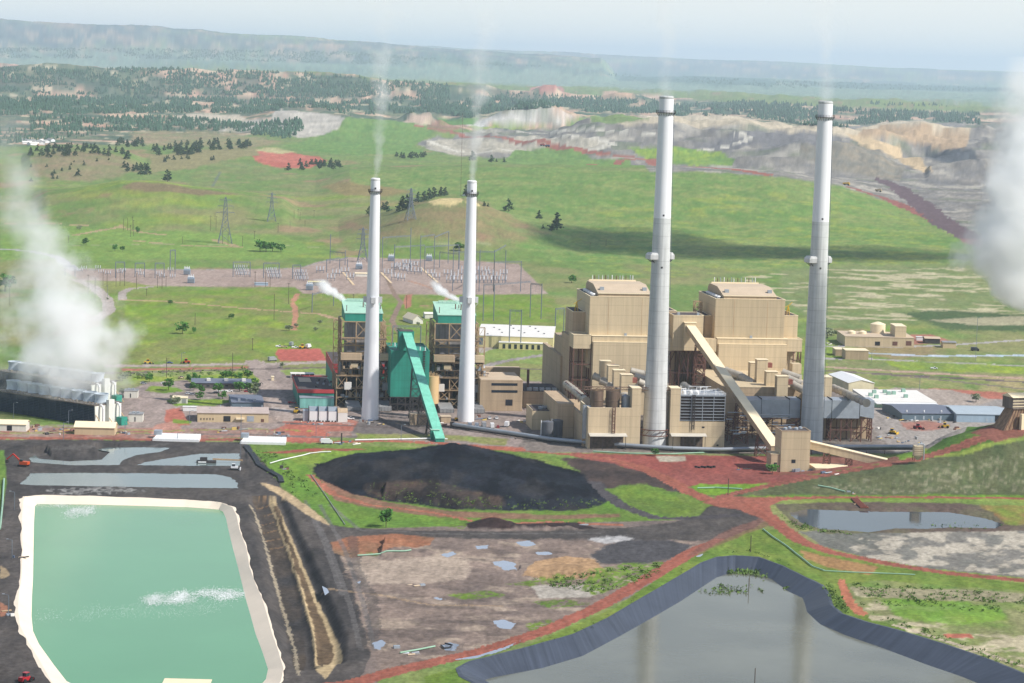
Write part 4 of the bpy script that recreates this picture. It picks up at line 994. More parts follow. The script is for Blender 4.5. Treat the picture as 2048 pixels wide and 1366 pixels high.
def green_unit(dx, dy, label, extra):
    F = Fr(683+dx, 812+dy, 8)
    root = F.root('boiler_structure', label, 'boiler', 'teal topped boilers in open steelwork')
    X = lambda px, y=0, z=30: F.sx(px+dx, y, z)
    Z = lambda py, y=0: F.sz(py+dy, 0, y)
    # heights
    zl0, zl1, zl2, zm1, zm2, zu1, zu2, zp = 0, Z(777), Z(752), Z(722), Z(708), Z(678), Z(645), Z(629)
    ux0, ux1 = X(683, 10, zu1), X(769, 10, zu1)
    lx0, lx1 = X(673, 0, 12), X(792, 0, 12)
    D = 42
    MB().box(ux0+4, ux1-4, 14, D, zm1, zu2).build('boiler_casing', mat('boiler casing', (158,154,154), .7, var=.25, scale=.12, streak=.3), root)
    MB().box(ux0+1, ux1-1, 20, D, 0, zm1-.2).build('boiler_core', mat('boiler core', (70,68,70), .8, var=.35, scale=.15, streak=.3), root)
    # teal penthouse with sloping roof
    px0, px1 = X(690, 8, zu2), X(765, 8, zu2)
    zr = zp+5.5
    MB().add([(px0,8,zu2),(px1,8,zu2),(px1,D-2,zu2),(px0,D-2,zu2),(px0,8,zp),(px1,8,zp),(px1,D-2,zr),(px0,D-2,zr)],
             [(3,2,1,0),(0,1,5,4),(1,2,6,5),(2,3,7,6),(3,0,4,7),(4,5,6,7)]).build('penthouse', TEAL, root)
    MB().add([(px0-.4,7.6,zp),(px1+.4,7.6,zp),(px1+.4,D-1.6,zr+.1),(px0-.4,D-1.6,zr+.1),(px0-.4,7.6,zp+.4),(px1+.4,7.6,zp+.4),(px1+.4,D-1.6,zr+.5),(px0-.4,D-1.6,zr+.5)],
             [(3,2,1,0),(0,1,5,4),(1,2,6,5),(2,3,7,6),(3,0,4,7),(4,5,6,7)]).build('roof', TEALR, root)
    g = MB(); g.box(px0+3, px1-8, D-7, D-5.5, zr+1.2, zr+1.6)
    for xx in np.linspace(px0+3, px1-8, 6): g.bar((xx, D-6, zr-.2), (xx, D-6, zr+1.3), .2)
    g.build('roof_pipe', TEALR, root)
    for xx, yy, hh, rr in ((.52,22,4.2,.35),(.62,24,3.6,.3),(.66,20,4.5,.4),(.05,12,3.0,.25),(.97,18,3.2,.3)):
        MB().lathe([(rr, zp), (rr, zp+2+hh), (rr*.3, zp+2+hh)], px0+(px1-px0)*xx, yy, 8).build('vent_pipe', STEELR, root)
    # steel
    g = MB(); lattice(g, ux0, ux1, 8, D-2, [zm1, zm2, zm2+(zu1-zm2)*.5, zu1, zu2-.2], 3, 3, .7); g.build('upper_frame', STEELB, root)
    g = MB(); lattice(g, lx0+4, lx1-4, 3, D-4, [zl2, (zl2+zm1)/2, zm1], 5, 3, .55); g.build('middle_frame', STEELB, root)
    g = MB(); lattice(g, lx0, lx1, 0, D-6, [0, zl1*.5, zl1, zl2], 6, 3, .65); g.build('lower_frame', STEELB, root)
    g = MB()
    for z_, a, b in ((zl1, lx0, lx1), (zl2, lx0-.5, lx1+.5), (zl1*.5, lx0+2, lx1-2), ((zl2+zm1)/2, lx0+4, lx1-4), (zm1, lx0+4, lx1-4), (zm2, ux0-1, ux1+1), (zu1, ux0-1, ux1+1)):
        g.box(a, b, -1.0, 6, z_-.25, z_); g.box(a, b, 9, 12, z_-.3, z_-.05)
    g.build('walkway', mat('grating deck', (96,84,72), .9, var=.3, scale=.6), root)
    g = MB()
    for z_, a, b, y_ in ((zl1, lx0, lx1, -1), (zl2, lx0-.5, lx1+.5, -1), (zm2, ux0-1, ux1+1, -1), (zu1, ux0-1, ux1+1, -1), (zm1, lx0+4, lx1-4, -1)):
        rail(g, [(a, y_, z_), (b, y_, z_)], 1.1, 2.2)
    g.build('handrail', YELLOW if False else STEELB, root)
    # hoppers, silos, boxes in the steelwork
    rr = random.Random(5+dx)
    for k in range(6):
        xx = lx0+3+(lx1-lx0-6)*k/5; g = MB()
        g.lathe([(1.3, zl2+.2), (1.6, zl2+2.8), (1.6, zl2+5.4), (.8, zl2+6.6), (.5, zl2+8.4)], xx, 7+rr.random()*3, 14)
        g.build('scrubber_vessel', GALV if k % 2 else GREYP, root, True)
    for k in range(7):
        xx = lx0+2.5+(lx1-lx0-5)*k/6; g = MB()
        g.add([(xx-2,4,zl1-.4),(xx+2,4,zl1-.4),(xx+2,9,zl1-.4),(xx-2,9,zl1-.4),(xx-.6,6,2.2),(xx+.6,6,2.2),(xx+.6,7.5,2.2),(xx-.6,7.5,2.2)],
              [(0,1,2,3),(4,7,6,5),(0,4,5,1),(1,5,6,2),(2,6,7,3),(3,7,4,0)])
        g.build('hopper', mat('rusty hopper', (96,78,66), .8, var=.3, scale=.5), root)
    for a, b, c, d, y_, m_ in ((682,724,707,720,-1.5,BEIGE2),(760,783,708,721,-1.5,BEIGE),(689,703,765,779,-1.6,WROOF),(765,780,766,781,-1.6,GREYP),(702,716,726,735,0,BEIGE),(742,758,765,778,1,GREYP)):
        x0, x1, z0, z1 = F.ext(a+dx, b+dx, c+dy, d+dy, y_)
        MB().box(x0, x1, y_, y_+7, z0, z1).build('cabin', m_, root)
    PW = mat('mixed pipework', (150,132,116), .6, var=.4, scale=.3)
    for k in range(44):
        g = MB()
        x_ = lx0+1+(lx1-lx0-2)*rr.random(); z_ = rr.choice([3, zl1*.5, zl1, zl2])+rr.random()*4; l_ = 3+rr.random()*9
        q = rr.random()
        if q < .5: g.bar((x_, 1+rr.random()*5, z_), (min(x_+l_, lx1), 1+rr.random()*5, z_), .35+.3*rr.random(), n=8)
        else: g.bar((x_, 1+rr.random()*5, z_-2), (x_, 1+rr.random()*5, z_+l_*.6), .3+.3*rr.random(), n=8)
        g.build('pipe', PW, root)
    for k in range(26):
        x_ = lx0+1+(lx1-lx0-4)*rr.random(); z_ = rr.choice([zl1*.5, zl1, zl2, (zl2+zm1)/2]); w_ = .8+rr.random()*2.2
        MB().box(x_, x_+w_, -.8+rr.random()*3, 3+rr.random()*2, z_+.02, z_+.8+rr.random()*2.2).build('cabinet', (BEIGE2, GALV, STEELD, GREYP, STEELB)[k % 5], root)
    # breeching ducts to the stack
    g = MB(); 
    for a, b in ((694, 722), (757, 783)):
        x0, x1, z0, z1 = F.ext(a+dx, b+dx, 814+dy, 835+dy, -24); z0 = 0.4
        g.add([(x0,-24,z0),(x1,-24,z0),(x1,-4,z0),(x0,-4,z0),(x0,-24,z1),(x1,-24,z1),(x1,-4,z1+1.5),(x0,-4,z1+1.5)],
              [(3,2,1,0),(0,1,5,4),(1,2,6,5),(2,3,7,6),(3,0,4,7),(4,5,6,7)])
        for q_ in np.linspace(x0, x1, 5): g.bar((q_, -24.1, z0), (q_, -24.1, z1), .2)
    g.build('flue_duct', GREYP, root)
    # stair tower on the left flank
    g = MB(); lattice(g, ux0-5, ux0-1.5, 12, 16, list(np.linspace(0, zu2, 10)), 1, 1, .3)
    for k, z_ in enumerate(np.linspace(0, zu2, 19)[:-1]):
        g.bar((ux0-5+(k%2)*3.5, 13.5, z_), (ux0-1.5-(k%2)*3.5, 13.5, z_+zu2/18), .5, .15)
    g.build('stair_tower', STEELB, root)
    g = MB(); lattice(g, ux1+1, ux1+5, 10, 14, list(np.linspace(0, zu2-3, 9)), 1, 1, .3)
    g.build('lift_tower', STEELB, root)
    return root, F
U1 = green_unit(0, 0, 'left boiler in open tan steelwork under a teal penthouse, behind the left slim chimney', 0)
U2 = green_unit(186, 4, 'second teal topped boiler in open steelwork, behind the slim chimney right of the green conveyor', 1)

# central teal block
F = Fr(781, 822, 8)
root = F.root('bunker_house', 'tall teal block between the two open steel boilers, behind the green conveyor', 'building')
x0, x1, z0, z1 = F.ext(781, 858, 703, None, 0)
MB().box(x0, x1, 0, 44, 9, z1).build('wall', TEAL, root)
MB().box(x0+.8, x1-.8, .8, 43.2, z1-.6, z1-.3).build('roof', DROOF, root)
g = MB(); e = .5
for a, b, c, d in ((x0-.1,x1+.1,-.1,e),(x0-.1,x1+.1,44-e,44.1),(x0-.1,x0+e,e,44-e),(x1-e,x1+.1,e,44-e)): g.box(a, b, c, d, z1-.02, z1+.7)
g.build('parapet', TEAL, root)
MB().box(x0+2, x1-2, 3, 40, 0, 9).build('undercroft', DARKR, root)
g = MB(); lattice(g, x0, x1, -.4, 2, [0, 4.5, 9.2], 5, 1, .55); g.build('frame', STEELD, root)
a0, a1, b0, b1 = F.ext(798, 828, 663, 698, 6)
MB().box(a0, a1, 6, 17, z1-.25, b1).build('transfer_tower', TEAL, root)
MB().box(a0+.4, a1-.4, 6.4, 16.6, b1, b1+.3).build('tower_roof', DROOF, root)
for xx, yy in ((.62,8),(.78,8),(.9,5),(.2,30),(.5,34)): MB().lathe([(.4, z1-.4), (.4, z1+2.2), (.05, z1+2.4)], x0+(x1-x0)*xx, yy, 8).build('vent_pipe', WHITE, root)
g = MB(); xx = x0+(x1-x0)*.86
for zz in np.arange(10, z1, 1.6): g.box(xx-.7, xx+.7, -.35, -.05, zz, zz+.9)
g.build('louver', STEELD, root)
FC = F

def gallery(name, label, A, B, w_, h_, top, side, cat='conveyor', trestles=(), tm=None, ribs=8, group=None):
    """inclined covered conveyor from world point A to world point B"""
    A = Vector(A); B = Vector(B); d = B-A; L_ = d.length; hd = Vector((d.x, d.y, 0)).normalized(); s_ = Vector((-hd.y, hd.x, 0))
    root = empty(name, (A.x, A.y, 0), label=label, cat=cat, group=group); O = Vector((A.x, A.y, 0))
    up = Vector((0, 0, 1))
    def sec(t, x, z): return tuple(A+d*t+s_*x+up*z-O)
    vs = []; 
    for t_ in (0, 1): vs += [sec(t_, -w_/2, 0), sec(t_, w_/2, 0), sec(t_, w_/2, h_), sec(t_, -w_/2, h_)]
    MB().add(vs, [(0,1,2,3),(7,6,5,4),(0,4,5,1),(1,5,6,2),(2,6,7,3),(3,7,4,0)]).build('gallery_body', side, root)
    vs = []; e = .25
    for t_ in (-.002, 1.002): vs += [sec(t_, -w_/2-e, h_+.02), sec(t_, w_/2+e, h_+.02), sec(t_, w_/2+e, h_+.35), sec(t_, -w_/2-e, h_+.35)]
    MB().add(vs, [(0,1,2,3),(7,6,5,4),(0,4,5,1),(1,5,6,2),(2,6,7,3),(3,7,4,0)]).build('roof', top, root)
    for t_, spread in trestles:
        p = A+d*t_-O; zt = p.z-.1
        g = MB(); n_ = max(2, int(zt/6)); c = Vector((p.x, p.y, 0))
        def leg(sx_, sy_, z): 
            k_ = 1-z/zt; return c+s_*sx_*(w_/2+spread*k_)+hd*sy_*(1.6+spread*.5*k_)+up*z
        zs = np.linspace(-.2, zt, n_+1)
        for a, b in zip(zs[:-1], zs[1:]):
            for i, (sx_, sy_) in enumerate(((-1,-1),(1,-1),(1,1),(-1,1))):
                nx_, ny_ = ((-1,-1),(1,-1),(1,1),(-1,1))[(i+1) % 4]
                g.bar(leg(sx_, sy_, a), leg(sx_, sy_, b), .5)
                g.bar(leg(sx_, sy_, b), leg(nx_, ny_, b), .32)
                g.bar(leg(sx_, sy_, a), leg(nx_, ny_, b), .28); g.bar(leg(nx_, ny_, a), leg(sx_, sy_, b), .28)
        g.build('trestle', tm or STEELR, root)
    return root
def at_y(px, py, Y):
    d = ray(px, py); t = d[0]/d[1]; return (t*Y, Y, CAMH+d[2]/d[1]*Y)
pt = F.W((a0+a1)/2-.3, 6.5, 0); Yt = pt[1]
gallery('conveyor_gallery', 'pale green inclined conveyor gallery running down to the coal pile', at_y(814, 677, Yt), at_y(880, 889, 1487), 5.4, 3.6, TEALC, TEAL,
        trestles=((.30, 1.2), (.55, 1.4), (.78, 1.0)), tm=STEELD, cat='conveyor')
# head end at the pile
f2 = Fr(862, 880, 8); r2 = f2.root('drive_house', 'small dark green drive house at the foot of the green conveyor', 'building')
MB().box(0, 5, 0, 7, 0, 6).build('wall', TEAL, r2); MB().box(-.2, 5.2, -.2, 7.2, 6, 6.3).build('roof', TEALR, r2)
# silo
f2 = Fr(863, 818, 8); r2 = f2.root('ash_silo', 'beige round silo beside the green conveyor with a deck on top', 'silo')
ra = 28/2*.322; z0 = f2.sz(808, 0, -4); z1 = f2.sz(753, 0, -4)
MB().lathe([(ra, z0), (ra, z1)], 0, 0, 32).build('tank', mat('silo beige', (224,190,140), .6, var=.04, streak=.06), r2, True)
g = MB()
for a in range(8):
    ca, sa = math.cos(a*math.pi/4), math.sin(a*math.pi/4); g.bar((ra*.9*ca, ra*.9*sa, 0), (ra*.9*ca, ra*.9*sa, z0), .45)
    g.bar((ra*.9*ca, ra*.9*sa, 0), (ra*.9*math.cos((a+1)*math.pi/4), ra*.9*math.sin((a+1)*math.pi/4), z0), .25)
g.build('support_leg', STEELR, r2)
g = MB(); 
for k in range(7): g.box(-3+k*.9, -2.3+k*.9, -1.5+(k%3)*.8, -.4+(k%3), z1, z1+1.2+(k*37%5)*.4)
pts = [(ra*math.cos(a), ra*math.sin(a), z1) for a in np.linspace(0, 2*math.pi, 17)]; rail(g, pts, 1.1, 1.6)
g.build('top_deck', STEELB, r2)
# brown lattice-clad pump house under the conveyor
box_thing('pump_house', 'low brown patterned pump house beneath the green conveyor', 'building', Fr(820, 850, 8), 821, 858, 829, 850, 9, mat('patterned brown wall', (168,148,124), .8, var=.2, scale=.9), BROOF)
box_thing('switch_house', 'small beige hut with grey door between the silo and the second slim chimney', 'building', Fr(882, 846, 8), 882, 902, 834, 846, 7, BEIGE2, BROOF)
# turbine hall and red trimmed offices
F = Fr(677, 800, 8)
root, x0, x1, z0, z1 = box_thing('turbine_hall', 'long teal turbine hall with a red band behind the first boiler', 'building', F, 665, 868, 730, None, 110, TEAL, DROOF, y0=38)
g = MB(); g.box(x0-.25, x0-.02, 38, 110, z1-5.5, z1+.9); g.box(x0-.25, x1, 37.7, 37.98, z1-5.5, z1+.9); g.build('red_band', REDP, root)
F = Fr(596, 811, 8)
root, x0, x1, z0, z1 = box_thing('office_block', 'low teal office block with red fascia and black roof left of the first boiler', 'building', F, 596, 668, 781, None, 70, TEAL, DROOF, eave=-.5)
g = MB(); g.box(x0-.4, x1, -.4, -.03, z1-1.6, z1+.9); g.box(x0-.4, x0-.03, -.03, 70.3, z1-1.6, z1+.9); g.box(x0-.4, x1, 70.02, 70.4, z1-1.6, z1+.9); g.build('red_fascia', REDP, root)
MB().box(x0+3, x0+11, 40, 62, z1+.36, z1+.5).build('roof_patch', BROOF, root)
for k in range(7): MB().box(x0+12+k*1.9, x0+13.2+k*1.9, 14+(k*13%9)*4, 15.4+(k*13%9)*4, z1+.35, z1+1.6).build('roof_vent', GALV if k % 2 else STEELD, root)
root, x0, x1, z0, z1 = box_thing('lean_to', 'pale glazed lean-to in front of the red fascia office block', 'building', Fr(600, 817, 8), 600, 668, 796, 816, 9, mat('pale teal wall', (130,190,180), .6, var=.15, streak=.2), GALV)
# box row in front: transformer bays
F = Fr(610, 843, 6)
root = F.root('transformer_bay', 'row of white ribbed transformer enclosures with fans, left of the first slim chimney', 'transformer')
xs = [F.sx(p, 0, 4) for p in (606, 618, 637, 656, 675, 696)]
zt = F.sz(822, xs[1], 0); zb = F.sz(810, xs[1], 5)
for i in range(1, 5):
    a, b = xs[i]+.3, xs[i+1]-.3; m_ = GALV if i < 4 else BEIGE2; zz = zt+(0 if i < 4 else -.8)
    MB().box(a, b, 0, 9, 0, zz).build('enclosure', WHITE if i < 4 else WROOF, root)
    MB().add([(a-.1,-.1,zz),(b+.1,-.1,zz),(b+.1,5,zz+1.8),(a-.1,5,zz+1.8),(b+.1,9,zz+1.8),(a-.1,9,zz+1.8),(a-.1,9,zz),(b+.1,9,zz)], [(0,1,2,3),(3,2,4,5),(5,4,7,6),(0,3,5,6),(1,7,4,2)]).build('hood', m_, root)
    MB().box(a-.55, a-.32, -.4, 9, 0, zz+2.6).build('fin_wall', STEELD, root)
MB().box(xs[0], xs[1]-.3, 1, 9, 0, zt).build('enclosure', GALV, root)
for k in range(9): MB().lathe([(.55,.25),(.55,.9),(.2,1.0)], xs[1]+1+k*1.95, -1.2, 10).build('fan', STEELD, root)

# beige service buildings between unit 2 and unit 3
F = Fr(981, 822, 8)
root, x0, x1, z0, z1 = box_thing('control_building', 'beige block with two ribbon windows right of the second open boiler', 'building', F, 960, 1045, 760, None, 40, BEIGE2, BROOF, eave=-.4)
for t_, b_ in ((766, 771), (780, 785)):
    a, b, c, d = F.ext(983, 1035, t_, b_, -.05); MB().box(a, b, -.12, .1, c, d).build('ribbon_window', GLASSD, root)
door(root, F, 1011, 1025, 799, 811, 0, DARKR)
root, x0, x1, z0, z1 = box_thing('service_building', 'higher beige block with tan roof behind the ribbon window building', 'building', Fr(962, 800, 8), 958, 1040, 735, None, 30, BEIGE2, BROOF, y0=24, eave=-.3)
root, x0, x1, z0, z1 = box_thing('annex_building', 'beige annex with dark flat roof and rooftop coolers left of the big beige boiler house', 'building', Fr(1046, 816, 8), 1046, 1122, 783, None, 40, BEIGE2, DROOF, eave=-.5)
for k in range(5): MB().box(x0+3+k*4.2, x0+6+k*4.2, 2, 4.5, z1+.36, z1+2.2).build('rooftop_cooler', GALV, root)
MB().lathe([(.9, z1), (.9, z1+13), (.7, z1+13)], x0+5, 14, 12).build('exhaust_stack', STEELR, root, True)
root, x0, x1, z0, z1 = box_thing('workshop', 'beige flat roofed workshop at the left foot of the big scrubber block', 'building', Fr(1064, 860, 8), 1064, 1118, 822, None, 26, BEIGE, DROOF, eave=-.5)
g = MB(); g.box(x0-.1, x0+.3, -.1, 26.1, z1-.05, z1+.8); g.box(x0+.3, x1, 25.8, 26.1, z1-.05, z1+.8); g.build('parapet', BEIGE, root)
for k in range(4): MB().box(x0+5+k*2.8, x0+7+k*2.8, 6+k*3, 8.5+k*3, z1+.36, z1+1.8).build('rooftop_cooler', GALV, root)
for k, (px, w_) in enumerate(((1094, 24), (1114, 22))):
    f2 = Fr(px, 880-k*4, 8); r2 = f2.root('storage_tank', ('dark grey steel tank beside the beige workshop, the left one', 'dark grey steel tank tucked between the workshop tank and the scrubber block')[k], 'tank', 'dark tanks by the workshop')
    zz = f2.sz(843-k*3, 0, 0); MB().lathe([(w_/2*.3, 0), (w_/2*.3, zz), (.3, zz+.8)], 0, 0, 28).build('shell', mat('dark tank grey', (104,106,112), .5, var=.15, streak=.2), r2, True)
    g = MB(); g.bar((-w_/2*.3-.4, -1, 0), (-w_/2*.3-.4, -1, zz+1), .5, n=8); g.build('down_pipe', WHITE, r2)
# ================================================================ beige units
FB = Fr(1180, 827, 8.2)
def bbox(name, m_, root, pl, pr, pt, pb, y0, y1, fr=None):
    fr = fr or FB
    x0, x1, z0, z1 = fr.ext(pl, pr, pt, pb, y0)
    MB().box(x0, x1, y0, y1, z0, z1).build(name, m_, root); return x0, x1, z0, z1
def coping(root, x0, x1, y0, y1, z, m_=None, w_=.6, h_=.5, name='coping'):
    g = MB()
    g.box(x0-.15, x1+.15, y0-.15, y0+w_, z+.004, z+h_); g.box(x0-.15, x1+.15, y1-w_, y1+.15, z+.004, z+h_)
    g.box(x0-.15, x0+w_, y0+w_, y1-w_, z+.004, z+h_); g.box(x1-w_, x1+.15, y0+w_, y1-w_, z+.004, z+h_)
    return g.build(name, m_ or CREAMR, root)
def boiler_house(pl, pr, pt, label, right, second):
    root = empty('boiler_house', tuple(FB.W(FB.sx(pl, 0, 60), 0, 0)), FB.a, label=label, cat='boiler house', group='big beige boiler houses')
    ox = FB.sx(pl, 0, 60)
    class S:   # frame shifted so that children sit under their own root
        pass
    fr = Fr(1180, 827, 8.2); fr.o = np.array(FB.W(ox, 0, 0))
    x0, x1, z0, z1 = fr.ext(pl, pr, pt, pt+79, 0)
    MB().box(x0, x1, 0, 52, 30, z1).build('upper_wall', BEIGE, root)
    g = MB(); 
    for xx in (x0+(x1-x0)*.27, x0+(x1-x0)*.75): g.box(xx-.12, xx+.12, -.06, .05, z0, z1-.5)
    g.build('downpipe', mat('brown stain', (190,158,124), .8), root)
    coping(root, x0, x1, 0, 52, z1, w_=.5, h_=.35)
    MB().box(x0+.8, x1-.8, .8, 51, z1+.003, z1+.12).build('roof_deck', DROOF, root)
    a, b = x0+5.6, x1-(5.8 if right else 1.5); zz = z1+.125
    zr = z1+6.2
    MB().add([(a,.6,zz),(b,.6,zz),(b,50,zz),(a,50,zz),(a,.6,z1+1.6),(b,.6,z1+1.6),(b,50,z1+4),(a,50,z1+4),(a,20,zr),(b,20,zr),(a,44,zr),(b,44,zr)],
             [(0,1,5,4),(2,3,7,6),(1,2,6,11,9,5),(3,0,4,8,10,7),(4,5,9,8),(8,9,11,10),(10,11,6,7),(3,2,1,0)]).build('monitor_wall', BEIGE2, root)
    MB().add([(a-.3,.2,z1+1.62),(b+.3,.2,z1+1.62),(b+.3,20,zr+.02),(a-.3,20,zr+.02),(b+.3,44,zr+.02),(a-.3,44,zr+.02),
              (a-.3,.2,z1+2.0),(b+.3,.2,z1+2.0),(b+.3,20,zr+.4),(a-.3,20,zr+.4),(b+.3,44,zr+.4),(a-.3,44,zr+.4)],
             [(0,3,2,1),(3,5,4,2),(6,7,8,9),(9,8,10,11),(0,1,7,6),(5,11,10,4),(0,6,9,3),(3,9,11,5),(1,2,8,7),(2,4,10,8)]).build('monitor_roof', BROOF, root)
    MB().box(a-.35, b+.35, .0, .8, z1+2.0, z1+2.5).build('roof_edge', CREAMR, root); MB().box(a+1, b-2, 43.4, 44.2, zr+.4, zr+1.2).build('roof_edge', CREAMR, root)
    for k in range(6):
        g = MB(); yy = 5+k*6.4; g.lathe([(1.2, z1+.12), (1.2, z1+.9), (1.7, z1+1.0), (1.2, z1+1.7), (.2, z1+1.9)], x0+2.9, yy, 14); g.build('roof_ventilator', WHITE, root, True)
    for xx, yy in ((a+3.5, 8), (b-3, 8)):
        zq = z1+2+8/20*4.2; g = MB(); g.box(xx-1.3, xx+1.3, yy-1, yy+1.4, zq-.2, zq+2.0); g.build('roof_unit', GALV, root)
    g = random.Random(3+int(pl))
    for k in range(13):
        xx = a+3+(b-a-7)*k/12+g.random(); MB().lathe([(.28, zr+.3), (.28, zr+2.2+g.random()*1.8), (.05, zr+4.2)], xx, 46+g.random()*3, 8).build('vent_pipe', (WHITE, STEELR, GALV)[k % 3], root)
    # lower body
    if not second:
        lx0, lx1, lz0, lz1 = fr.ext(1182, 1330, 672, None, -3)
    else:
        lx0, lx1, lz0, lz1 = fr.ext(1432, 1572, 677, None, -3)
    MB().box(lx0, lx1, -3, -.01, 0, lz1).build('lower_wall', BEIGE, root)
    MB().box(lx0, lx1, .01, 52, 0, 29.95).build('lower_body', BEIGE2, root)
    MB().box(lx0-.3, lx1+.3, -3.3, -.02, lz1, lz1+.4).build('ledge', CREAMR, root)
    xm = (x0+x1)/2; MB().box(xm, xm+1.6, -2.6, -1.3, lz1+.4, lz1+2).build('wall_unit', GALV, root)
    q0, q1, _, z2 = fr.ext((1184 if not second else 1434), (1322 if not second else 1570), (684 if not second else 688), None, -3.2)
    MB().box(q0, q1, -4.4, -3.01, 0, z2).build('lower_panel', BEIGE, root)
    MB().box(q0-.1, q1+.1, -4.55, -3.02, z2+.004, z2+.35).build('panel_cap', CREAMR, root)
    return root, fr, x0, x1, z0, z1, lz1
r3, f3, x0, x1, z0, z1, lz = boiler_house(1179, 1318, 593, 'huge windowless beige boiler house behind the third chimney, left of the cream gallery', True, False)
# left annexes of unit 3
a, b, c, d = f3.ext(1143, 1178, 624, None, 16)
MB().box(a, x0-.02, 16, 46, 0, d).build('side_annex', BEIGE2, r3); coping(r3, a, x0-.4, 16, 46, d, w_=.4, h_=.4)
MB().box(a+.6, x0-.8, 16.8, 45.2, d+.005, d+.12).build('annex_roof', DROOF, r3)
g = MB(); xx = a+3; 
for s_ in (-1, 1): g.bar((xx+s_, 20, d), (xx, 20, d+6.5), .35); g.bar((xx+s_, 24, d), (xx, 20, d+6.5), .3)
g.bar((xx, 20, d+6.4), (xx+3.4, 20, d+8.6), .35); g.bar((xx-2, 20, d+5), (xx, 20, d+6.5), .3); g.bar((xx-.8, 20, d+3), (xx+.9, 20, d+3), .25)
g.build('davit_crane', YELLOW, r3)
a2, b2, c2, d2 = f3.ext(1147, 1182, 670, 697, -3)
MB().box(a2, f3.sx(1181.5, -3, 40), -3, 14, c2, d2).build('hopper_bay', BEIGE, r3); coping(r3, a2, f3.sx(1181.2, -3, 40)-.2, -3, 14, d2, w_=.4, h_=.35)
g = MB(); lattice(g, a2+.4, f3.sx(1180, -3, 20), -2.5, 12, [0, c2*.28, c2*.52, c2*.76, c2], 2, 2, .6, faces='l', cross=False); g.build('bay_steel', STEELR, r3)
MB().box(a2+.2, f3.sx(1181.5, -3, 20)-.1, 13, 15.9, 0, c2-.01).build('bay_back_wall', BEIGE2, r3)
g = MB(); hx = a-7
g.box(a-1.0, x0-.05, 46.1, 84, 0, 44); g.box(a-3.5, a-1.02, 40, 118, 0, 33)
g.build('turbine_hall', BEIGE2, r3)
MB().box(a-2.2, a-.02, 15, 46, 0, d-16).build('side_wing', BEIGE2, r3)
a4, b4, c4, d4 = f3.ext(1318, 1349, 622, None, 8)
MB().box(x1+.02, b4, 8, 40, 0, d4).build('side_annex', BEIGE2, r3); coping(r3, x1+.4, b4, 8, 40, d4, w_=.4, h_=.4)
MB().box(x1+.6, b4-.8, 8.8, 39.2, d4+.005, d4+.12).build('annex_roof', DROOF, r3)

r4, f4, x0, x1, z0, z1, lz = boiler_house(1430, 1569, 598, 'huge windowless beige boiler house behind the fourth chimney, right of the cream gallery', True, True)
a, b, c, d = f4.ext(1569, 1592, 632, None, 8)
MB().box(x1+.02, b, 8, 40, 0, d).build('side_annex', BEIGE, r4); coping(r4, x1+.4, b, 8, 40, d, w_=.4, h_=.4)
MB().box(x1+.6, b-.8, 8.8, 39.2, d+.005, d+.12).build('annex_roof', DROOF, r4)
g = MB(); xx = x1+6
for s_ in (-1, 1): g.bar((xx+s_, 14, d), (xx, 14, d+6.5), .35); g.bar((xx+s_, 18, d), (xx, 14, d+6.5), .3)
g.bar((xx, 14, d+6.4), (xx+2.4, 14, d+8.6), .35); g.bar((xx-3, 14, d+5), (xx, 14, d+6.5), .3)
g.build('davit_crane', YELLOW, r4)
a, b, c, d = f4.ext(1406, 1429, 632, None, 10)
MB().box(a, x0-.02, 10, 42, 0, d).build('side_annex', BEIGE2, r4); coping(r4, a, x0-.4, 10, 42, d, w_=.4, h_=.4)
MB().box(a+.6, x0-.8, 10.8, 41.2, d+.005, d+.12).build('annex_roof', DROOF, r4)
g = MB(); xx = x0-3
lattice(g, a-3.5, a+1, 24, 30, [0, 20, 40, d, d+4, d+8], 1, 1, .5); g.build('stair_tower', STEELB, r4)
a, b, c, d = f4.ext(1571, 1604, 679, 703, -3)
MB().box(a+.1, b, -3, 30, c, d).build('hopper_bay', BEIGE, r4); coping(r4, a+.4, b, -3, 30, d, w_=.4, h_=.35)
g = MB(); lattice(g, a+.6, b-.4, -2.5, 12, [0, c*.3, c*.6, c], 2, 2, .6, faces='r', cross=True); g.build('bay_steel', STEELR, r4)
MB().box(x1+.1, b, 30.1, 34, 0, d-2).build('bay_back_wall', BEIGE2, r4)

# connecting tripper gallery and transfer house
F = Fr(1346, 829, 8.2)
root = F.root('transfer_house', 'beige transfer house on stilts between the two big boiler houses, where the cream gallery ends', 'building')
x0, x1, z0, z1 = F.ext(1346, 1406, 631, 701, -6)
MB().box(x0, x1, -6, 16, z0, z1).build('wall', BEIGE, root); coping(root, x0, x1, -6, 16, z1, w_=.4, h_=.35); MB().box(x0+.6, x1-.6, -5.4, 15.4, z1+.005, z1+.1).build('roof', DROOF, root)
for xx in (x0+3, x1-4): MB().box(xx, xx+1.6, -4, -2.4, z1+.1, z1+1.8).build('roof_unit', GALV, root)
h0, h1, hz0, hz1 = F.ext(1369, 1392, 646, 701, -10)
MB().box(h0, h1, -10, -6.01, hz0, hz1).build('head_house', BEIGE, root); MB().box(h0-.3, h1+.3, -10.3, -6.02, hz1, hz1+.35).build('head_roof', CREAMR, root)
g0, g1, gz0, gz1 = F.ext(1322, 1434, 677, 702, -3.5)
MB().box(g0, x0-.02, -3.5, 10, gz0, gz1).build('tripper_gallery', BEIGE, root); MB().box(x1+.02, F.sx(1431.5, -3.5, 35), -3.5, 10, gz0, gz1).build('tripper_gallery', BEIGE, root)
g = MB()
for k in range(2): pass
gx1 = F.sx(1431.5, -3.5, 35)
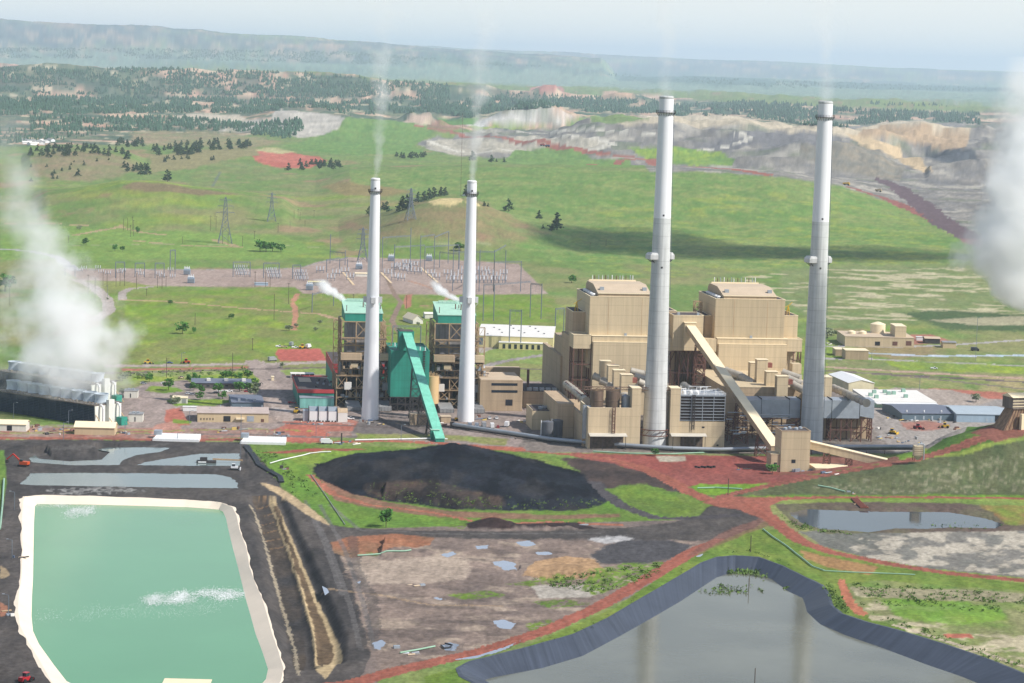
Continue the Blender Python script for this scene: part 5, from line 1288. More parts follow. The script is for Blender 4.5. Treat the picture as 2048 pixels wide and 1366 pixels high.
lattice(g, g0+1, gx1-1, -3, 9, [0, gz0*.33, gz0*.66, gz0], 6, 1, .6, faces='fb'); g.build('support_steel', mat('shaded red steel', (96,66,60), .8, var=.2), root)
MB().box(g0+1, gx1-.5, 30, 34, 0, gz0+6).build('rear_wall', BEIGE2, root)
pm = F.W((h0+h1)/2, -10.1, 0)
T2 = Fr(1562, 944, 8)
A = at_y(1382, 651, pm[1]); A = (A[0], A[1], A[2]-4.2)
Bp = at_y(1551, 905, 1442)
gallery('conveyor_gallery', 'long cream inclined conveyor gallery sloping down from the beige transfer house to the crusher tower', A, Bp, 5.6, 3.8, CREAMR, BEIGE2, trestles=((.12, 1.6), (.62, 2.0), (.86, 1.2)), tm=STEELR)
root = T2.root('crusher_tower', 'square beige crusher tower where the cream gallery reaches the red yard', 'tower')
x0, x1, z0, z1 = T2.ext(1562, 1620, 863, None, 0)
MB().box(x0, x1, 0, 15, 0, z1).build('wall', BEIGE, root); coping(root, x0, x1, 0, 15, z1, w_=.3, h_=.5, m_=BEIGE2); MB().box(x0+.4, x1-.4, .4, 14.6, z1+.005, z1+.1).build('roof', DROOF, root)
for k in range(4): MB().lathe([(1.2, z1+.1), (1.2, z1+1.0), (.3, z1+1.5)], x0+4+k*3.2, 8+(k%2)*3, 14).build('roof_fan', GALV, root, True)
a, b, c, d = T2.ext(1542, 1561, 909, None, 1)
MB().box(a, x0-.02, 1, 12, 0, d).build('side_wing', BEIGE2, root); MB().box(a-.2, x0-.03, .8, 12.2, d, d+.3).build('wing_roof', BEIGE, root)
door(root, T2, 1583, 1591, 919, 926, 0, DARKR, 'window'); door(root, T2, 1548, 1554, 925, 935, 1, DARKR)
rr = random.Random(4)
for k in range(14): g = MB(); xx = x0+6+rr.random()*12; yy = -3+rr.random()*3.5-.6; g.box(xx, xx+1+rr.random(), yy, yy+.8, 0, .6+rr.random()*2); g.build('pump_skid', GALV, root)
Aq = at_y(1619, 888, 1428); Bq = at_y(1795, 931, 1418)
gallery('conveyor_gallery', 'cream conveyor gallery from the crusher tower down into the grassy bank on the right', (Aq[0], Aq[1], Aq[2]-2.6), (Bq[0], Bq[1], Bq[2]-2.2), 5.0, 4.2, CREAMR, BEIGE, trestles=((.45, .8), (.2, 1.0)), tm=STEELR)

# scrubber block of unit 3
F = Fr(1176, 897, 8.2)
root = F.root('scrubber_block', 'beige scrubber block with two round brown tanks in its roof and a white canopy', 'building', 'beige scrubber blocks')
x0, x1, z0, z1 = F.ext(1176, 1262, 816, None, 0)
xr = F.sx(1281, 0, 18); zt = F.sz(777, F.sx(1262, 0, 18), 0)
MB().box(x0, x1, 0, 30, 0, z1-5).build('wall', BEIGE, root)
g = MB(); g.box(x0, x1-.02, 0, .5, z1-4.99, z1); g.box(x0, x0+.5, .5, 30, z1-4.99, z1); g.build('parapet', BEIGE, root)
g = MB(); g.box(x0-.1, x1-.05, -.1, .6, z1+.004, z1+.3); g.box(x0-.1, x0+.6, .6, 30, z1+.004, z1+.3); g.build('coping', CREAMR, root)
MB().box(x0+.6, x1-.1, .6, 29.6, z1-4.98, z1-4.9).build('roof_deck', DROOF, root)
MB().box(x1+.01, xr, 0, 14, 0, zt).build('corner_tower', BEIGE, root); MB().box(x1-.2, xr+.2, -.2, 14.2, zt, zt+.35).build('tower_roof', CREAMR, root)
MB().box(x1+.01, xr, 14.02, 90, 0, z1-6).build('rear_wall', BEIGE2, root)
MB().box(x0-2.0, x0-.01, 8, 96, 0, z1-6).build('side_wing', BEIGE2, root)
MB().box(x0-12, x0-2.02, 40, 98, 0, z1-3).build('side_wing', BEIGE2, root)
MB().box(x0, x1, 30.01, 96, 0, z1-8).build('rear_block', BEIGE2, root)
for pa, pb_ in ((1182, 1209), (1214, 1242)):
    a, b, c, d = F.ext(pa, pb_, 783, 816, 4); ra = (b-a)/2; cx = (a+b)/2; cy = 4+ra
    MB().lathe([(ra, z1-4.9), (ra, z1-1), (ra+.15, z1-.9), (ra+.15, z1-.6), (ra, z1-.5), (ra, z1+3.4), (ra+.15, z1+3.5), (ra+.15, z1+3.8), (ra, z1+3.9), (ra, d)], cx, cy, 32).build('tank', mat('brown tank', (120,102,88), .45, var=.2, streak=.2, metal=.2), root, True)
    g = MB(); rail(g, [(cx+ra*math.cos(q), cy+ra*math.sin(q), d) for q in np.linspace(0, 2*math.pi, 17)], 1.1, 1.5); g.box(cx-.6, cx+.6, cy-.6, cy+.6, d, d+1.6); g.bar((cx-ra, cy, d+.3), (cx+ra, cy, d+.3), .7, .3); g.build('tank_deck', STEELB, root)
a, b, c, d = F.ext(1244, 1261, 793, 816, 6); MB().lathe([((b-a)/2, z1-4.9), ((b-a)/2, d), (.2, d+1.2)], (a+b)/2, 6+(b-a)/2, 20).build('tank', GALV, root, True)
c0, c1, cz0, cz1 = F.ext(1179, 1254, 871, None, -4)
MB().add([(c0,-5,cz1-.5),(c1,-5,cz1-.5),(c1,-.02,cz1+.6),(c0,-.02,cz1+.6),(c0,-5,cz1-.2),(c1,-5,cz1-.2),(c1,-.02,cz1+.9),(c0,-.02,cz1+.9)], [(3,2,1,0),(4,5,6,7),(0,1,5,4),(1,2,6,5),(2,3,7,6),(3,0,4,7)]).build('canopy', mat('dusty canopy sheet', (204,198,184), .7, var=.1), root)
g = MB()
for k in range(4): xx = c0+1+(c1-c0-2)*k/3; g.bar((xx, -4.6, 0), (xx, -4.6, cz1-.4), .3)
g.build('canopy_post', STEELD, root)
MB().box(c0+1, c1-1.5, -.12, .05, 0, cz1-.6).build('loading_bay', mat('dim loading bay', (92,80,70), .9, var=.5, scale=.5), root)
g = MB(); xx = F.sx(1227, -.6, 15); lattice(g, xx-.7, xx+.9, -1.2, -.1, list(np.linspace(cz1, z1+.5, 9)), 1, 1, .2, faces='f'); g.build('ladder_cage', STEELR, root)
# raised pipe bridge across
a = F.W(F.sx(1170, 3, 33), 3, 0); 
g = MB(); x_a, x_b = F.sx(1166, 6, 30), F.sx(1345, 6, 30); zq = F.sz(779, x_a, 6)
for yy in (5.5, 7.5):
    for zz in (0, 1.6): g.bar((x_a, yy, zq+zz), (x_b, yy, zq+zz), .28)
n_ = 30
for k in range(n_):
    a_, b_ = x_a+(x_b-x_a)*k/n_, x_a+(x_b-x_a)*(k+1)/n_; g.bar((a_, 5.5, zq+(k%2)*1.6), (b_, 5.5, zq+((k+1)%2)*1.6), .18); g.bar((b_, 5.5, zq+1.6), (b_, 7.5, zq+1.6), .16)
g.build('pipe_bridge', mat('brown bridge steel', (120,96,82), .8, var=.2), root)
# big breeching pipe along the left
def big_pipe(root, pts, r_, m_, name='duct_pipe', n=22):
    g = MB(); P = [Vector(p) for p in pts]
    for a_, b_ in zip(P[:-1], P[1:]):
        d_ = (b_-a_).normalized(); g.bar(a_-d_*r_*.15, b_+d_*r_*.15, 2*r_, 2*r_, n)
        L_ = (b_-a_).length; k_ = max(1, int(L_/9))
        for q_ in range(k_+1): c_ = a_.lerp(b_, q_/k_); g.bar(c_-d_*.25, c_+d_*.25, 2*r_+.5, 2*r_+.5, n)
    return g.build(name, m_, root, True)
PIPE = mat('duct cladding', (186,178,164), .55, metal=.15, var=.1, scale=.2, streak=.12)
def LP(fr, px, py, Y): return fr.L(at_y(px, py, Y))
big_pipe(root, [LP(F, 1133, 769, 1580), LP(F, 1150, 782, 1545), LP(F, 1172, 802, 1508)], 2.4, PIPE)
MB().box(x0-2.0, x0+3, 6, 9, 5, z1+.5).build('duct_drop', GALV, root)
g = MB(); a = LP(F, 1135, 790, 1575); b = LP(F, 1165, 812, 1515); lattice(g, a[0]-1.5, a[0]+2, min(a[1],b[1]), max(a[1],b[1]), [z1-3, z1, z1+3], 1, 6, .35, faces='lr'); g.build('duct_support', STEELR, root)
# hoods and fans behind
def hood_row(root, fr, spec, Y0, dY, m_=None):
    for i, (pa, pb_, t_, b_) in enumerate(spec):
        Y = Y0-i*dY; o = LP(fr, pa, b_, Y); o2 = LP(fr, pb_, b_, Y); t = LP(fr, pa, t_, Y)
        w2 = o2[0]-o[0]
        g = MB(); g.add([(o[0],o[1],o[2]-6),(o2[0],o[1],o[2]-6),(o2[0],o[1]+6,o[2]-6),(o[0],o[1]+6,o[2]-6),(o[0],o[1],t[2]),(o2[0],o[1],t[2]),(o2[0],o[1]+6,t[2]),(o[0],o[1]+6,t[2])],
                        [(3,2,1,0),(4,5,6,7),(0,1,5,4),(1,2,6,5),(2,3,7,6),(3,0,4,7)]); g.build('fan_housing', BEIGE, root)
        MB().box(o[0]-.3, o2[0]+.3, o[1]-.3, o[1]+6.3, t[2], t[2]+.35).build('housing_roof', CREAMR, root)
        MB().box(o2[0]+.02, o2[0]+3.2, o[1]+1, o[1]+5, t[2]-5, t[2]-2).build('fan_motor', mat('rust red machinery', (150,92,78), .7, var=.4, scale=.8), root)
hood_row(root, F, [(1201,1222,723,752),(1216,1238,732,764),(1227,1250,741,775),(1242,1265,750,784)], 1588, 16)
for dy_ in range(4):
    big_pipe(root, [LP(F, 1188+dy_*14, 752+dy_*10, 1592-dy_*16), LP(F, 1218+dy_*14, 764+dy_*10, 1588-dy_*16)], 2.3, PIPE)
    big_pipe(root, [LP(F, 1262+dy_*8, 742+dy_*11, 1590-dy_*16), LP(F, 1288+dy_*2, 748+dy_*11, 1590-dy_*16)], 2.3, PIPE)

# scrubber block of unit 4 with the louvred cooler
F = Fr(1341, 896, 8.2)
root = F.root('scrubber_block', 'beige scrubber block with a dark louvred cooler wall, right of the third chimney', 'building', 'beige scrubber blocks')
x0, x1, z0, z1 = F.ext(1358, 1449, 843, None, 0)
t0, t1, _, tz = F.ext(1340, 1358, 777, None, 0)
MB().box(t0, x0-.02, -.5, 10, 0, tz).build('corner_tower', BEIGE, root); MB().box(t0-.2, x0+.2, -.7, 10.2, tz, tz+.35).build('tower_roof', CREAMR, root)
MB().box(x0, x1, 0, 26, 0, z1).build('wall', BEIGE, root)
lz1 = F.sz(791, x0, 1)
MB().box(x0+.3, x1-.3, 1.2, 24, z1+.01, lz1-.2).build('cooler_core', mat('cooler dark core', (70,58,54), .9, var=.35, scale=.3), root)
g = MB(); lattice(g, x0+.3, x1-.3, .5, 1.0, [z1+.1, lz1], 4, 1, .3, cross=False)
for zz in np.linspace(z1+.6, lz1-.4, 9): g.box(x0+.3, x1-.3, .15, .9, zz, zz+.3)
g.build('louver', GALV, root)
MB().box(x0, x1, 0, 25, lz1, lz1+.5).build('cooler_deck', GALV, root)
g = MB(); rr = random.Random(9)
rail(g, [(x0,.2,lz1+.5),(x1,.2,lz1+.5),(x1,24,lz1+.5)], 1.2, 2, .14)
for k in range(16): xx = x0+2+rr.random()*(x1-x0-5); yy = 2+rr.random()*18; g.bar((xx,yy,lz1+.5), (xx,yy,lz1+2+rr.random()*3), .35, n=8); g.bar((xx,yy,lz1+2.2+(k%3)*.7), (min(xx+3+rr.random()*5, x1-1),yy,lz1+2.2+(k%3)*.7), .3, n=8)
g.build('deck_pipework', WHITE, root)
for k in range(3): MB().lathe([(1.3, lz1+.5), (1.3, lz1+2.4), (.2, lz1+2.9)], x0+3+k*4, 4, 14).build('deck_tank', WHITE, root, True)
c0, c1, cz0, cz1 = F.ext(1342, 1413, 871, None, -4)
MB().add([(c0,-5,cz1-.5),(c1,-5,cz1-.5),(c1,-.55,cz1+.6),(c0,-.55,cz1+.6),(c0,-5,cz1-.2),(c1,-5,cz1-.2),(c1,-.55,cz1+.9),(c0,-.55,cz1+.9)], [(3,2,1,0),(4,5,6,7),(0,1,5,4),(1,2,6,5),(2,3,7,6),(3,0,4,7)]).build('canopy', mat('dusty canopy sheet', (204,198,184), .7, var=.1), root)
g = MB()
for k in range(4): xx = c0+1+(c1-c0-2)*k/3; g.bar((xx, -4.6, 0), (xx, -4.6, cz1-.4), .3)
g.build('canopy_post', STEELD, root)
MB().box(x0+1, c1-1.5, -.14, -.02, 0, cz1-.6).build('loading_bay', mat('dim loading bay', (92,80,70)), root)
door(root, F, 1404, 1409, 853, 856, 0, DARKR, 'window'); door(root, F, 1433, 1437, 889, 892, 0, DARKR, 'window')
g = MB(); xx = F.sx(1386, -.6, 15); lattice(g, xx-.6, xx+.8, -.9, -.1, list(np.linspace(cz1+3, lz1+.5, 9)), 1, 1, .2, faces='f'); g.build('ladder_cage', STEELD, root)
xe = x1
MB().box(x0, xe, 26.01, 92, 0, z1+3).build('rear_block', BEIGE2, root)
big_pipe(root, [LP(F, 1368, 772, 1545), LP(F, 1384, 783, 1525)], 2.5, PIPE)
# centre bay right of it: fan house of unit 4 carrying hoods, dark below
F = Fr(1455, 880, 8.2)
root = F.root('fan_house', 'beige fan house with stepped hoods and fat pipes in front of the right boiler house', 'building')
x0, x1, z0, z1 = F.ext(1462, 1652, 797, None, 0)
MB().box(x0, x1, 22, 112, 0, z1+4).build('wall', BEIGE2, root); MB().box(x0-.2, x1+.2, 21.8, 112.2, z1+4, z1+4.3).build('roof', BEIGE, root)
hood_row(root, F, [(1500,1512,726,752),(1513,1535,720,768),(1532,1555,744,778),(1553,1576,753,796)], 1592, 15)
for dy_ in range(3):
    big_pipe(root, [LP(F, 1566+dy_*10, 745+dy_*12, 1585-dy_*14), LP(F, 1600+dy_*4, 757+dy_*12, 1580-dy_*14)], 2.4, PIPE)
big_pipe(root, [LP(F, 1452, 742, 1600), LP(F, 1480, 752, 1590), LP(F, 1508, 768, 1580)], 2.6, PIPE)
a, b, c, d = F.ext(1583, 1601, 728, None, 90); MB().box(a, b, 90, 98, z1+4.4, d).build('penthouse', BEIGE, root)
a, b, c, d = F.ext(1645, 1662, 755, None, 10); MB().box(x1+.02 if False else a, b, 10, 21.7, 0, d).build('corner_tower', BEIGE, root); MB().box(a-.2, b+.2, 9.8, 21.75, d, d+.35).build('tower_roof', CREAMR, root)
# silver duct on steel
a, b, c, d = F.ext(1494, 1749, 799, 835, -4)
xs = [F.sx(p, -4, 22) for p in (1494, 1523, 1579, 1601, 1644, 1664, 1720, 1749)]
for i in (0, 1, 2, 4, 5, 6):
    MB().add([(xs[i]+.1,-4,c+(1.5 if i in (0,6) else 0)),(xs[i+1]-.1,-4,c),(xs[i+1]-.1,8,c),(xs[i]+.1,8,c),(xs[i]+.1,-4,d-(1.2 if i==0 else 0)),(xs[i+1]-.1,-4,d),(xs[i+1]-.1,8,d+.5),(xs[i]+.1,8,d+.5)],
             [(3,2,1,0),(4,5,6,7),(0,1,5,4),(1,2,6,5),(2,3,7,6),(3,0,4,7)]).build('silver_duct', GALV, root)
    if i < 6: MB().box(xs[i+1]-.09, xs[i+1]+.09, -4.2, 8.2, c-.2, d+.9).build('duct_flange', STEELD, root)
g = MB(); lattice(g, xs[5], xs[7]-1, -3, 7, [0, c*.5, c-.1], 4, 2, .55); g.build('duct_steel', STEELR, root)
g = MB(); lattice(g, F.sx(1456, -6, 8), xs[3]+.5, -6, 7, [0, c*.33, c*.66, c-.2], 5, 1, .6); g.build('duct_steel', STEELR, root)
g = MB(); 
for xa, xb in ((xs[4]+.5, F.sx(1657, 9, 10)), (F.sx(1660, 9, 10)+.5, F.sx(1742, 9, 10))): g.box(xa, xb, 9, 9.6, 0, c-.5)
g.build('duct_back_wall', BEIGE2, root)
big_pipe(root, [LP(F, 1667, 776, 1580), LP(F, 1700, 790, 1540), LP(F, 1733, 806, 1502)], 2.3, PIPE)
g = MB(); a = LP(F, 1420, 860, 1475); rr = random.Random(21)
for k in range(22):
    g = MB(); px = 1452+rr.random()*120; p = LP(F, px, 820+rr.random()*50, 1490+rr.random()*20); g.bar((p[0],p[1],max(p[2],.5)), (p[0]+3+rr.random()*8,p[1],max(p[2],.5)), .4+rr.random()*.5, n=8); g.build('pipe', GALV, root)
# dark drum ring round the third chimney foot
r0 = BS[0][0]; rad = BS[0][1]
g = MB()
for zz in (7.5, 11):
    for k in range(16):
        a_, b_ = 2*math.pi*k/16, 2*math.pi*(k+1)/16; rr_ = rad(zz)+1.6
        g.bar((rr_*math.cos(a_), rr_*math.sin(a_), zz), (rr_*math.cos(b_), rr_*math.sin(b_), zz), .5)
        if zz < 9: g.bar((rr_*math.cos(a_), rr_*math.sin(a_), 7.5), (rr_*math.cos(b_), rr_*math.sin(b_), 11), .22)
g.build('ring_walkway', STEELR, r0)

# covered overland belt pipe across the front
root = empty('overland_conveyor', tuple(at_y(1000, 874, 1515)[:2])+(0,), label='long grey tube conveyor curving across the front of the plant on short posts', cat='conveyor')
O = np.array(root.location)
pts = [(905,851,1545,9),(960,862,1530,8),(1020,876,1516,7),(1060,884,1506,6),(1100,890,1496,5.4),(1180,897,1486,4.6),(1260,900,1480,4.2),(1345,902,1474,4),(1440,901,1474,4),(1550,896,1476,4),(1660,893,1484,4),(1770,893,1490,4),(1828,893,1490,4)]
P = []
for px, py, Y, _ in pts: P.append(Vector(at_y(px, py, Y))-Vector(O))
P = [Vector((p.x, p.y, max(p.z, 2.6))) for p in P]
g = MB(); g.tube(P, 1.15, 12); g.build('belt_tube', mat('belt cover steel', (168,174,180), .45, metal=.3, var=.1), root, True)
g = MB(); 
for a_, b_ in zip(P[:-1], P[1:]): g.bar(a_-Vector((0,0,1.6)), b_-Vector((0,0,1.6)), .7, .9)
g.build('belt_frame', STEELD, root)
g = MB(); 
for a_, b_ in zip(P[:-1], P[1:]):
    n_ = max(1, int((b_-a_).length/11))
    for k in range(n_):
        p = a_.lerp(b_, k/n_); g.bar((p.x, p.y-.9, 0), (p.x, p.y, p.z-1.7), .3); g.bar((p.x, p.y+.9, 0), (p.x, p.y, p.z-1.7), .3)
g.build('post', STEELR, root)
MB().box(P[0].x-1.6, P[0].x+1.2, P[0].y-1.2, P[0].y+1.2, 0, P[0].z+1.4).build('end_tower', STEELD, root)
r_ = empty('yard_pipeline', tuple(at_y(1000, 874, 1500)[:2])+(0,), label='thin green pipeline lying on the red ground before the beige scrubber blocks', cat='pipe'); O = Vector(r_.location)
P = [Vector(at_y(px, py, CAMH*FOC/(py-111-(px-1024)*.0293)))-O for px, py in ((1186,907),(1260,911),(1340,912),(1440,908),(1480,906))]
MB().tube([Vector((p.x,p.y,.5)) for p in P], .4, 8).build('pipe', mat('pale green pipe', (150,186,160), .5), r_)
# ================================================================ cooling towers
def cooling_tower(px, py, label, ncell):
    F = Fr(px, py, -37); root = F.root('cooling_tower', label, 'cooling tower', 'mechanical draught cooling towers')
    H = 13.2; L_ = ncell*10.0; Wd = 21
    MB().box(-L_, -.6, 0, Wd, .2, H-.6).build('fill', mat('dark cooling fill', (30,40,50), .8, var=.3, scale=.3), root)
    g = MB()
    for z in np.arange(.6, H-.8, 1.0):
        g.add([(-L_,-.75,z),(-.6,-.75,z),(-.6,-.05,z+.5),(-L_,-.05,z+.5)], [(0,1,2,3)])
    for x in np.arange(-L_, 0, 5): g.bar((x, -.6, 0), (x, -.6, H-.7), .25)
    g.build('louver', mat('louver slats', (64,78,92), .6, var=.2, scale=.3), root)
    MB().box(-L_, .2, -1.4, Wd+.8, H-.6, H).build('deck', mat('brown grey deck', (112,104,98), .9, var=.25, scale=.2), root)
    g = MB(); rail(g, [(-L_,-1.3,H),(.1,-1.3,H),(.1,Wd+.7,H)], 1.1, 2.5, .1); g.build('handrail', GREYP, root)
    g = MB(); rr = random.Random(2)
    for k in range(60): x = -L_+rr.random()*L_; y = -1+rr.random()*5; g.box(x, x+.4+rr.random()*2, y, y+.3+rr.random(), H, H+.2+rr.random()*.7)
    g.build('deck_pipework', mat('deck clutter', (150,140,124), .8, var=.3), root)
    for k in range(ncell):
        cx = -6.0-k*10.0; g = MB()
        g.lathe([(4.5,H),(4.1,H+1.2),(3.95,H+2.4),(4.2,H+4.4),(4.45,H+5.3),(4.6,H+5.3),(4.6,H+5.6),(4.2,H+5.6),(4.0,H+4.2),(3.8,H+2.4),(.3,H+2.4)], cx, 10.5, 28)
        s_ = g.build('fan_stack', mat('fan stack fibreglass', (196,208,216), .5, var=.08, scale=.4, streak=.12), root, True)
        g = MB()
        for q in range(8):
            a_ = q*math.pi/4; g.bar((cx+.3*math.cos(a_),10.5+.3*math.sin(a_),H+2.7), (cx+3.6*math.cos(a_),10.5+3.6*math.sin(a_),H+2.9), .6, .1)
        g.build('fan', STEELD, s_)
    EW = mat('white end wall', (226,228,218), .7, var=.08, scale=.3, streak=.1)
    MB().add([(-.59,0,0),(0,0,0),(0,Wd,0),(-.59,Wd,0),(-.59,-.6,H),(0,-.6,H),(0,Wd+.5,H),(-.59,Wd+.5,H)], [(3,2,1,0),(4,5,6,7),(0,1,5,4),(1,2,6,5),(2,3,7,6),(3,0,4,7)]).build('end_wall', EW, root)
    MB().box(.02, 2.6, 8.6, 13.2, 0, H+2.6).build('stair_shaft', EW, root)
    for y in (3.5, 17.5):
        g = MB(); P = [(3.0,y,0),(3.0,y,H-2.4),(2.4,y,H-.9),(1.2,y,H-.4),(.1,y,H-.6)]; g.tube([Vector(p) for p in P], .75, 12); g.build('riser_pipe', WHITE, root, True)
    g = MB()
    for y in (0, 9, Wd): g.bar((.1, y, 7), (7.5, y, .1), .35)
    g.build('brace', mat('yellow pine brace', (206,176,128)), root)
    MB().box(3.4, 8, 14, 19, 0, 5).build('pump_box', TEAL, root)
    return root
cooling_tower(191, 853, 'nearer of the two cooling towers, dark slatted wall and white fan stacks under steam', 9)
cooling_tower(184, 808, 'farther cooling tower standing behind the nearer one, mostly veiled in steam', 9)
def simple(name, label, cat, px, py, pl, pr, pt, depth, wall, roof, yaw=8, rise=0, axis='x', **k):
    F = Fr(px, py, yaw)
    r = box_thing(name, label, cat, F, pl, pr, pt, None, depth, wall, roof, rise=rise, axis=axis, **k)
    return (F,)+r
WALLW = mat('off white wall', (222,218,206), .7, var=.06, streak=.08)
TANW = mat('tan wall', (206,184,148), .7, var=.04, streak=.06)
for a in (('pump_building', 'small white block with rooftop fans right of the nearer cooling tower', 257, 844, 257, 285, 829, 10),
          ('pump_building', 'small white block beside the farther cooling tower, above the gravel yard', 248, 796, 248, 275, 782, 10)):
    F, root, x0, x1, z0, z1 = simple(a[0], a[1], 'building', *a[2:], WALLW, GREYP, yaw=4)
    for k in range(2): MB().box(x0+2+k*2.6, x0+3.8+k*2.6, 3, 5, z1+.36, z1+1.4).build('rooftop_cooler', GALV, root)
    door(root, F, a[4]+12, a[4]+14, a[6]+5, a[3]-1, 0, DARKR)
F, root, x0, x1, z0, z1 = simple('warehouse', 'long tan shed with a cream pitched roof in front of the nearer cooling tower', 'shed', 149, 869, 149, 229, 854, 12, TANW, CREAMR, yaw=1, rise=2.6)
F, root, x0, x1, z0, z1 = simple('shed', 'white walled shed with a cream roof at the left edge, beside scrap equipment', 'shed', 2, 862, -4, 52, 848, 12, WALLW, CREAMR, yaw=1, rise=1.8)
door(root, F, 14, 24, 851, 861, 0, DARKR)
F, root, x0, x1, z0, z1 = simple('workshop', 'long tan workshop with one dark and one grey roll door facing the rail line', 'workshop', 395, 844, 395, 537, 826, 26, TANW, mat('brown grey roof', (186,170,162), .8), yaw=8, rise=2.0)
for q, m_ in (((447,461,832,843),DARKR),((494,508,832,843),GALV),((522,528,838,844),STEELR)): door(root, F, *q, 0, m_)
a, b, c, d = F.ext(472, 489, 836, 839, -1.6); MB().box(a, b, -1.8, -.02, c, d).build('awning', CREAMR, root)
for k in range(5): door(root, F, 401+k*6, 403+k*6, 836, 840, 0, STEELD, 'window')
for k in range(6): MB().lathe([(.35,z1),(.35,z1+1.8+(k%2)),(.05,z1+2.9)], x0+8+k*6.5, 9+(k*7%9), 8).build('roof_vent', GALV, root)
F, root, x0, x1, z0, z1 = simple('storehouse', 'blue grey metal roofed storehouse behind the long tan workshop', 'building', 464, 817, 464, 527, 805, 36, SLATEW, SLATE, yaw=10, rise=1.2)
for k in range(3): MB().box(x0+4+k*5, x0+5.6+k*5, 3, 4.6, z1+.5, z1+2).build('roof_vent', GALV, root)
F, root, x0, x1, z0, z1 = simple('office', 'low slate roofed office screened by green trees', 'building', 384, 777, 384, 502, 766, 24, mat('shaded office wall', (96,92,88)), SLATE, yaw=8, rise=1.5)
for k in range(9): door(root, F, 388+k*12.5, 394+k*12.5, 770, 773, 0, GLASSD, 'window')
for k in range(3): MB().box(x0+10+k*12, x0+12.6+k*12, 5, 8, z1+.8, z1+2.6).build('rooftop_cooler', WROOF, root)
F, root, x0, x1, z0, z1 = simple('shed', 'little cream shed with a grey door in the gravel yard above the tan workshop', 'shed', 345, 807, 345, 375, 796, 10, WALLW, CREAMR, yaw=6)
door(root, F, 364, 372, 798, 806, 0, GREYP)
simple('trailer', 'white box trailer parked at the left end of the long tan workshop', 'trailer', 366, 822, 366, 394, 814, 3.2, WHITE, WHITE, yaw=6)
F, root, x0, x1, z0, z1 = simple('guard_hut', 'tiny cream gate hut beside the plant entrance road', 'hut', 543, 761, 543, 548, 754, 4, CREAMR, CREAMR)
F, root, x0, x1, z0, z1 = simple('carport', 'long dark open carport by the entrance road above the red fascia offices', 'carport', 582, 756, 582, 628, 748, 8, DARKR, WROOF)
for k in range(6): a = x0+(x1-x0)*k/5.; MB().bar((a, -.4, 0), (a, -.4, z1), .3).build('post', WHITE, root)
# white ribbed sheds on the pond side
for k, (a, b, c, d, lb) in enumerate(((305, 398, 876, 882, 'long low white membrane roofed shed on the pond bank, left one'), (480, 571, 878, 888, 'long low white membrane roofed shed on the pond bank, right one beside the light mast'))):
    F = Fr(a+2, d, 1); root = F.root('membrane_shed', lb, 'shed', 'white sheds on the pond bank'); x0, x1, _, _ = F.ext(a, b, c, None, 0)
    MB().add([(x0,0,0),(x1,0,0),(x1-.5,15,0),(x0+2,15,0),(x0,0,1.4),(x1,0,1.4),(x1-.5,15,2.6),(x0+2,15,2.6)], [(3,2,1,0),(4,5,6,7),(0,1,5,4),(1,2,6,5),(2,3,7,6),(3,0,4,7)]).build('membrane', WHITE, root)
    g = MB()
    for q in np.linspace(x0+1, x1-1, 12): g.bar((q, -.1, 1.5), (q, 15, 2.7), .12)
    g.build('rib', WROOF, root)
    MB().box(x0-.5, x0+4, 10, 15.4, 2.0, 4.6).build('head_box', GALV, root)
# behind unit 2: big pale roofed warehouse
F = Fr(952, 694, -2); root, x0, x1, z0, z1 = box_thing('distribution_warehouse', 'wide white roofed warehouse with pale yellow walls behind the second slim chimney', 'warehouse', F, 952, 1106, 671, None, 85, YWALL, WROOF)
door(root, F, 955, 966, 674, 689, 0, SLATEW); 
for k in range(12): MB().box(x0+8+(k*29 % 50), x0+9.5+(k*29 % 50), 8+(k*17 % 70), 10+(k*17 % 70), z1+.36, z1+1.1).build('roof_vent', GREYP, root)
F2 = Fr(1000, 692, -2); a, b, c, d = F2.ext(1000, 1095, 679, None, 0)
MB().box(a+F.L(F2.o)[0], b+F.L(F2.o)[0], -9, -.02, 0, d).build('loading_dock', YWALL, root); MB().box(a+F.L(F2.o)[0]-.3, b+F.L(F2.o)[0]+.3, -9.3, -.03, d, d+.3).build('dock_roof', WROOF, root)
for k in range(11): xx = a+F.L(F2.o)[0]+3+k*4.6; MB().box(xx, xx+2.2, -9.1, -8.9, .6, d-1).build('dock_door', GLASSD, root)
simple('quonset_hut', 'cream barrel roofed hut in the grass between the two teal boilers', 'hut', 826, 648, 826, 846, 640, 26, WALLW, CREAMR, yaw=22, rise=4, axis='y')
simple('shed', 'small grey roofed shed right of the cream barrel roofed hut', 'shed', 850, 637, 850, 866, 628, 12, WALLW, WROOF, yaw=10, rise=1)
# right side
F = Fr(1683, 692, 2); root, x0, x1, z0, z1 = box_thing('water_plant', 'beige flat roofed water treatment building with a tower, right of the fourth chimney', 'building', F, 1690, 1828, 673, None, 42, BEIGE, BROOF)
a, b, c, d = F.ext(1790, 1812, 653, None, 3); MB().box(a, b, 3, 26, z1+.36, d).build('tower_wall', BEIGE, root); MB().box(a-.2, b+.2, 2.8, 26.2, d, d+.35).build('tower_roof', CREAMR, root)
for q, m_ in (((1750,1760,683,691),DARKR),((1785,1795,683,691),STEELR),((1812,1823,682,691),STEELR)): door(root, F, *q, 0, m_)
for px, w_, h_ in ((1757, 29, 12), (1700, 15, 3), (1722, 15, 3)):
    xx = F.sx(px, 30, 10); rr_ = w_/2*.44; MB().lathe([(rr_, z1+.36), (rr_, z1+.36+h_*.62), (rr_*.3, z1+.36+h_*.62+rr_*.25), (.05, z1+.4+h_*.62+rr_*.3)], xx, 22 if w_ < 20 else 34, 28).build('tank', CREAMR, root, True)
